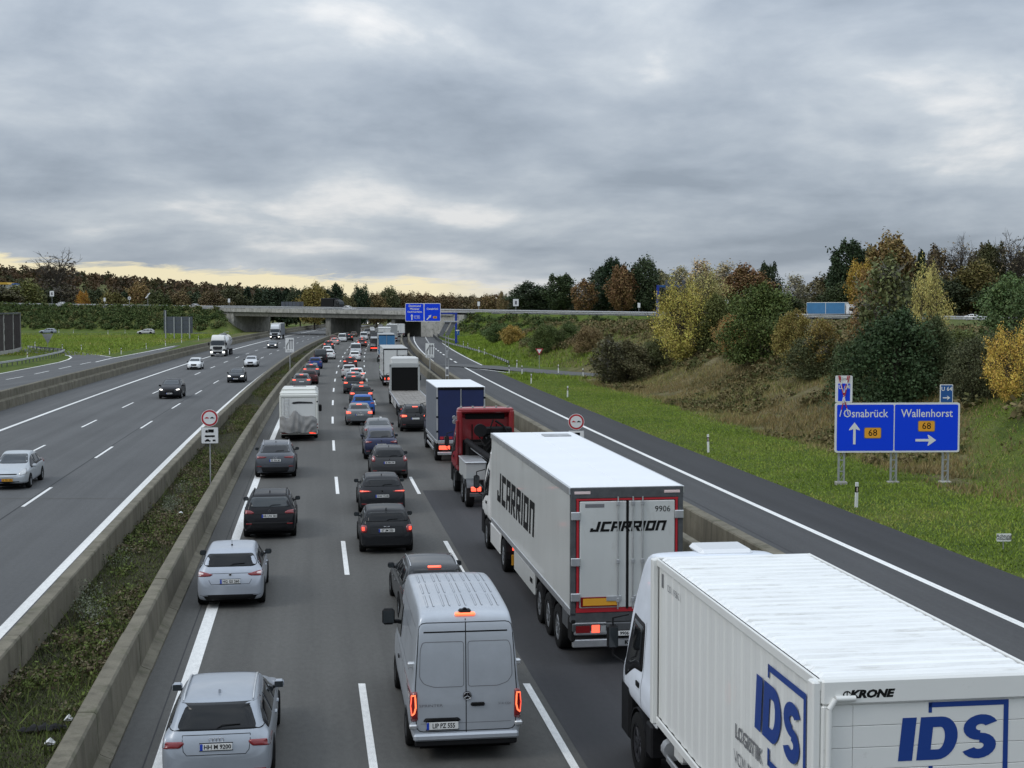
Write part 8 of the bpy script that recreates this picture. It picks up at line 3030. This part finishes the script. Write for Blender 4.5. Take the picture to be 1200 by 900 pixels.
ROWL = [
    ('oak', -4, 338, 60, 14, (.05, .045, .02), 'dark brown green tree cut by the left edge'),
    ('oak2', 12, 347, 34, 20, (.12, .07, .03), 'small rusty tree at the left edge above the embankment'),
    ('oak', 30, 334, 46, 30, (.075, .075, .022), 'olive yellow tree at the left above the embankment'),
    ('oak2', 52, 340, 30, 50, (.035, .04, .018), 'dark tree left of the pale slanted sign'),
    ('bare', 66, 304, 60, 130, (.06, .05, .04), 'large leafless tree topping the left hill'),
    ('loose', 78, 338, 40, 60, (.05, .04, .025), 'brown bare looking tree behind the white rectangular sign'),
    ('oak2', 98, 344, 15, 20, (.24, .12, .025), 'small bright orange tree above the left embankment'),
    ('oak', 114, 342, 34, 40, (.035, .042, .018), 'dark green tree right of the small orange one'),
    ('oak', 134, 345, 32, 30, (.09, .075, .025), 'olive brown tree left of the round white sign'),
    ('fir', 147, 341, 20, 50, C_DRK, 'dark conifer behind the round white sign'),
    ('oak', 163, 336, 36, 60, (.13, .085, .035), 'ochre brown tree behind the slanted white board'),
    ('oak2', 185, 343, 30, 30, (.05, .055, .02), 'dark olive tree right of the slanted white board'),
    ('oak', 208, 344, 34, 40, (.09, .065, .03), 'brown tree above the two tone car'),
    ('oak2', 229, 345, 30, 50, (.03, .04, .018), 'dark tree above the sign back'),
    ('oak', 250, 344, 34, 40, (.07, .05, .025), 'brown tree left of the wing wall'),
    ('oak', 272, 341, 36, 60, (.045, .045, .02), 'dark olive tree above the left wing wall'),
    ('fir', 290, 337, 26, 80, (.018, .028, .014), 'first of the dark conifers above the left abutment'),
    ('fir', 304, 339, 26, 70, C_DRK, 'second of the dark conifers above the left abutment'),
    ('oak', 320, 341, 36, 90, (.022, .032, .016), 'dark tree left behind the wide sign board back'),
    ('fir', 336, 338, 24, 90, (.018, .028, .014), 'dark conifer behind the wide sign board back'),
    ('oak', 352, 341, 30, 80, (.03, .038, .018), 'dark tree right of the sign board back'),
    ('oak', 369, 337, 34, 60, (.13, .10, .03), 'ochre tree between dark ones above the bridge'),
    ('oak2', 393, 337, 28, 70, (.02, .03, .014), 'dark tree standing over the black lorry on the bridge'),
    ('oak', 383, 342, 22, 90, (.022, .032, .015), 'dark tree left over the black lorry'),
    ('oak', 409, 350, 18, 70, (.08, .07, .03), 'tiny olive tree right of the black lorry'),
    ('oak', 423, 339, 22, 80, (.02, .032, .014), 'single dark round tree above the bridge, right of the black lorry'),
    ('oak', 441, 347, 26, 110, (.10, .07, .03), 'low brown tree left of a dark flat topped one'),
    ('oak', 455, 341, 28, 130, (.05, .055, .022), 'olive dark tree above the bridge left of the blue board'),
    ('oak', 475, 346, 30, 140, (.09, .065, .03), 'low brown tree just left of the blue board'),
    ('oak', 497, 347, 34, 150, (.10, .065, .03), 'low brown tree behind the blue board top'),
    ('oak', 522, 348, 34, 140, (.09, .06, .032), 'low brown tree right of the blue board'),
    ('oak', 546, 349, 34, 150, (.085, .065, .035), 'low grey brown tree between blue board and the first big tree'),
    ('oak', 571, 348, 34, 130, (.11, .075, .035), 'low ochre brown tree left of the small pointed one'),
    ('oak2', 588, 344, 12, 100, (.14, .10, .05), 'small pointed tree just left of the first big dark one'),
    ('oak', 600, 350, 30, 140, (.08, .06, .03), 'low brown tree beside the first big dark one'),
]
for kind, px, pt, pw, off, col, lb in ROWL:
    p = beyond(px, off)
    s_ = p.y / F
    H = CAM_H - (pt - 360) * s_ - p.z
    plant(kind, 'broadleaf_tree' if kind != 'fir' else 'spruce_tree', p, H * 1.04, pw * s_ * 1.2, col, lb, 'tree', 'trees beyond the crossing road on the left', sink=.2)

# far wood covering the hills
n = 1900
az = rng.uniform(-420, 1300, n)
dist = 640 + 900 * rng.random(n) ** .8
C = []; var = []
for a, d in zip(az, dist):
    x = (a - 600) / F * d
    if Vector((x, d - 370)).dot(CN) < 120: continue
    z = terrain(x, d)
    H = rng.uniform(7, 12)
    if a > 640: H *= 1.0
    k = 80
    q = rng.normal(size=(k, 3)); q /= np.linalg.norm(q, axis=1)[:, None]
    q *= (rng.random(k) ** .35)[:, None]
    C.append(np.array([x, d, z + H * .55]) + q * np.array([4.6, 4.6, H * .52]))
    var.append(np.clip(rng.random() * .75 + rng.random(k) * .25, 0, 1))
C = np.concatenate(C); var = np.concatenate(var)
U, V = leaves_axes(len(C), .85)
o = quads('wood', C, U, V, var, 'wood_leaves')
tag(o, 'brown autumn wood covering the far hills along the horizon', 'wood', kind='stuff')

# a yellow roofed building and a pale one in the wood at the far left
for px, py, w_, h_, m_, lb, roofm in ((4, 334, 14, 6, 'door_grey', 'far building with a yellow roof at the left edge in front of the hill', 'roof_yellow'), (17.5, 335, 4.5, 5, 'truck_white', 'far small white house beside the yellow roofed building', 'sign_blue_dark')):
    D = 640; s_ = D / F
    x = (px - 600) * s_
    zt = CAM_H - (py - 3 - 360) * s_
    root = thing('far_building', lb, 'building', (x, D, zt - 16))
    w2 = w_ * s_ / 2
    MB().box(-w2, w2, 0, 9, 0, 16 - h_ * s_ * .4, m_, .1).build('wall', root)
    MB().prism([(-w2 * 1.08, 16 - h_ * s_ * .4), (w2 * 1.08, 16 - h_ * s_ * .4), (w2 * .8, 16), (-w2 * .8, 16)], 1, -.5, 9.5, roofm).build('roof', root)
    for k in range(3): MB().box(-w2 * .7 + k * w2 * .5, -w2 * .7 + k * w2 * .5 + w2 * .25, -.06, .0, 16 - h_ * s_ * .75, 16 - h_ * s_ * .5, 'glass_dark').build('window', root)

# shrub cover of the left embankment


def cover(name, label, pts, nper, size, spread, mat, cat='shrubs', up=.35, vb=.6):
    P = np.array(pts)
    k = np.repeat(np.arange(len(P)), nper)
    q = rng.normal(size=(len(k), 3)); q /= np.linalg.norm(q, axis=1)[:, None]
    q *= (rng.random(len(k)) ** .4)[:, None]
    s = (.6 + .8 * rng.random(len(P)))[k][:, None] * spread
    C = P[k] + q * s * np.array([1, 1, .75]) + np.array([0, 0, up * spread])
    vr = np.clip(rng.random(len(P))[k] * vb + rng.random(len(k)) * (1 - vb), 0, 1)
    U, V = leaves_axes(len(C), size)
    return tag(quads(name, C, U, V, vr, mat), label, cat, kind='stuff')


pts = []
while len(pts) < 2300:
    x = rng.uniform(-330, -60); off = -rng.uniform(8.5, 24)
    p = cp(x, off)
    s = p.x - A(p.y)
    if s > SL - 6 or (s > SL - 12 and rng.random() < .55): continue
    z = terrain(p.x, p.y)
    if z < 1.0: continue
    pts.append((p.x, p.y, z + .1))
cover('embankment_shrubs', 'dense green shrub cover on the left embankment below the crossing road', pts, 95, .19, 1.25, 'shrub_leaves')
pts = []
while len(pts) < 900:
    x = rng.uniform(-14, 60); off = -rng.uniform(10.5, 40)
    p = cp(x, off)
    s = p.x - A(p.y)
    if s < SR + 2 or s < 24 + rng.uniform(0, 6): continue
    z = terrain(p.x, p.y)
    if z < 1.0: continue
    pts.append((p.x, p.y, z + .05))
cover('slope_shrubs', 'mixed green and brown shrub cover on the slope right of the bridge', pts, 80, .16, 1.0, 'shrub_leaves')
pts = []
while len(pts) < 2300:
    y = rng.uniform(58, 260); s = rng.uniform(27, 75)
    x = A(y) + s
    if abs(x / y) > .42 or Vector((x, y - 370)).dot(CN) > -11: continue
    z = terrain(x, y)
    v = vnoise(x, y, .5, 9)
    if z < 2.0 or (z < 4.2 and v < .15): continue
    if z >= 4.2 and (v < .0 or Vector((x, y - 370)).dot(CN) > -25): continue
    pts.append((x, y, z))
cover('mound_shrubs', 'bramble and low brown green scrub on the upper mound', pts, 52, .13, .85, 'slope_leaves')


pts = []
while len(pts) < 1500:
    y = rng.uniform(60, 175); s = rng.uniform(26.5, 46)
    x = A(y) + s
    if abs(x / y) > .40 or rng.random() > dryness(x, y, s) or vnoise(x, y, .8, 7) < .1 or side_w(x, y) > .2: continue
    pts.append((x, y, terrain(x, y)))
cover('slope_weeds', 'small dead stalks and weeds dotted over the dry slope', pts, 34, .07, .42, 'slope_leaves', 'weeds')


# grass and weeds as blades
def blades(name, label, pts, h, w, mat, cat='grass', lean=.35, var=None):
    P = np.array(pts)
    n = len(P)
    a = rng.random(n) * 2 * math.pi
    U = np.stack([np.cos(a), np.sin(a), np.zeros(n)], 1) * (w * (.6 + .8 * rng.random(n)))[:, None]
    V = np.stack([rng.normal(0, lean, n), rng.normal(0, lean, n), np.ones(n)], 1) * (h * (.5 + rng.random(n)))[:, None]
    vr = rng.random(n) if var is None else np.clip(np.array(var) + rng.normal(0, .13, n), 0, 1)
    return tag(quads(name, P, U, V, vr, mat, tri=True), label, cat, kind='stuff')


def scatter(n, y0, y1, s0, s1, power=1.0, zf=None, xmax=.46, keep=None):
    out = []; vr = []
    while len(out) < n:
        m_ = n
        u = rng.random(m_)
        ys = 1 / (1 / y0 + (1 / y1 - 1 / y0) * u) if power == 2 else y0 + (y1 - y0) * u ** power
        ss = rng.uniform(s0, s1, m_)
        for y, s in zip(ys, ss):
            x = A(y) + s
            if abs(x / y) > xmax: continue
            z = terrain(x, y) if zf is None else zf
            if keep is not None:
                k = keep(x, y, s, z)
                if k is None: continue
                vr.append(k)
            out.append((x, y, z))
            if len(out) >= n: break
    return out, (vr if keep is not None else None)


# median strip: soil bed plus weeds
st(strip('ground', -7.42, -5.18, -12, 560, .10, 'median_soil' if 'median_soil' in MATS else 'gully', 3, 4), 'earth bed of the planted median')


def med_keep(x, y, s, z):
    v = vnoise(x * 3, y * 1.2, .8, 4)
    v2 = vnoise(x * 2, y * .5, .5, 14)
    if rng.random() > .80 + .25 * v: return None
    return .38 + .22 * v + .15 * v2


P, vr = scatter(62000, 19, 200, -7.4, -5.2, 2, .08, keep=med_keep)
blades('median_grass', 'green and brown weeds growing in the planted median', P, .06, .016, 'median_plants', lean=.6, var=vr)
P, vr = scatter(4500, 19, 330, -7.4, -5.2, 1.3, .08, keep=lambda x, y, s, z: .35 + .3 * vnoise(x * 3, y * 2, 1, 8) if vnoise(x * 3, y * 1.5, .9, 6) > .05 else None)
blades('median_weeds', 'taller brown and green stalks in the planted median', P, .28, .016, 'median_plants', lean=.4, var=vr)
pts = []
for _ in range(2400):
    y = 19 + 200 * rng.random() ** 1.6; s = rng.uniform(-7.25, -5.35); x = A(y) + s
    if vnoise(x * 3, y * 1.5, .7, 3) < -.1: continue
    pts.append((x, y, .12))
cover('median_shrubs', 'low leafy weeds in the planted median', pts, 44, .028, .25, 'median_plants', 'weeds')
pts = [tuple(G(px, py, .2)) for px, py in ((103, 700), (200, 590), (205, 596), (196, 601), (140, 660), (112, 724), (98, 716), (215, 575))]
attr_mat('pale_weed', [(.10, .12, .06), (.20, .21, .16), (.07, .10, .035)])
cover('pale_weeds', 'pale flowering weeds in the middle of the planted median', pts, 260, .018, .42, 'pale_weed', 'weeds')
# right lawn
P, vr = scatter(140000, 34, 230, 20.0, 40, 1.5, keep=lambda x, y, s, z: (.42 + .25 * vnoise(x, y, 1.2, 2) + .2 * (1 if s < 20.4 and rng.random() < .5 else 0)) if rng.random() > dryness(x, y, s) * .9 and side_w(x, y) < .5 else None)
blades('verge_grass', 'mown green grass on the verge between slip road and mound', P, .075, .022, 'lawn_blades', lean=.5, var=vr)
# dry grass of the mound


def dry_keep(x, y, s, z):
    if rng.random() > dryness(x, y, s) + .03: return None
    if Vector((x, y - 370)).dot(CN) > -9: return None
    if vnoise(x, y, 1.6, 1) < -.45 or side_w(x, y) > .45: return None
    return .52 + .36 * vnoise(x, y, .9, 6)


P, vr = scatter(165000, 52, 240, 26, 62, 1.3, keep=dry_keep)
blades('dry_grass', 'tall dry yellow brown grass on the slope of the mound', P, .26, .024, 'dry_blades', lean=.4, var=vr)
P, vr = scatter(26000, 150, 420, 20.3, 34, 1.0, keep=lambda x, y, s, z: .3 + .2 * vnoise(x, y, .9, 6) if side_w(x, y) < .5 else None)
blades('slope_grass', 'rough grass at the foot of the slope right of the bridge', P, .35, .07, 'lawn_blades', var=vr)
# left meadow, sparse large tufts since it is far
P = []; vr = []
while len(P) < 26000:
    y = rng.uniform(215, 392); x = rng.uniform(-190, -60); s = x - A(y)
    if s > -37: continue
    if abs(x / y) > .385: continue
    P.append((x, y, terrain(x, y))); vr.append(.5 + .25 * vnoise(x, y, .3, 2))
blades('meadow_grass', 'green meadow between slip road and loop road on the left', P, .22, .12, 'lawn_blades', var=vr)

# a weed growing out of the gap behind the container lorry
q = G(985, 690, .9)
C, U, V, var, B = crown_mesh('x', 420, 1, 'bush', 9, 77)
me = quads('leaf_tuft', C * np.array([.28, .28, .62]) + np.array([0, 0, .05]), U * .05, V * .05, var, 'leaves', parent=False)
root = thing('weed', 'lone green weed sticking up between the barriers behind the container lorry', 'plant', (q.x, q.y, .55))
link('leaf_tuft', me, root, color=(.04, .05, .025))
MB().tube([(0, 0, -.5), (.02, 0, .3), (.0, .02, .55)], [.02, .014, .006], 'bark', 5).build('stem', root)
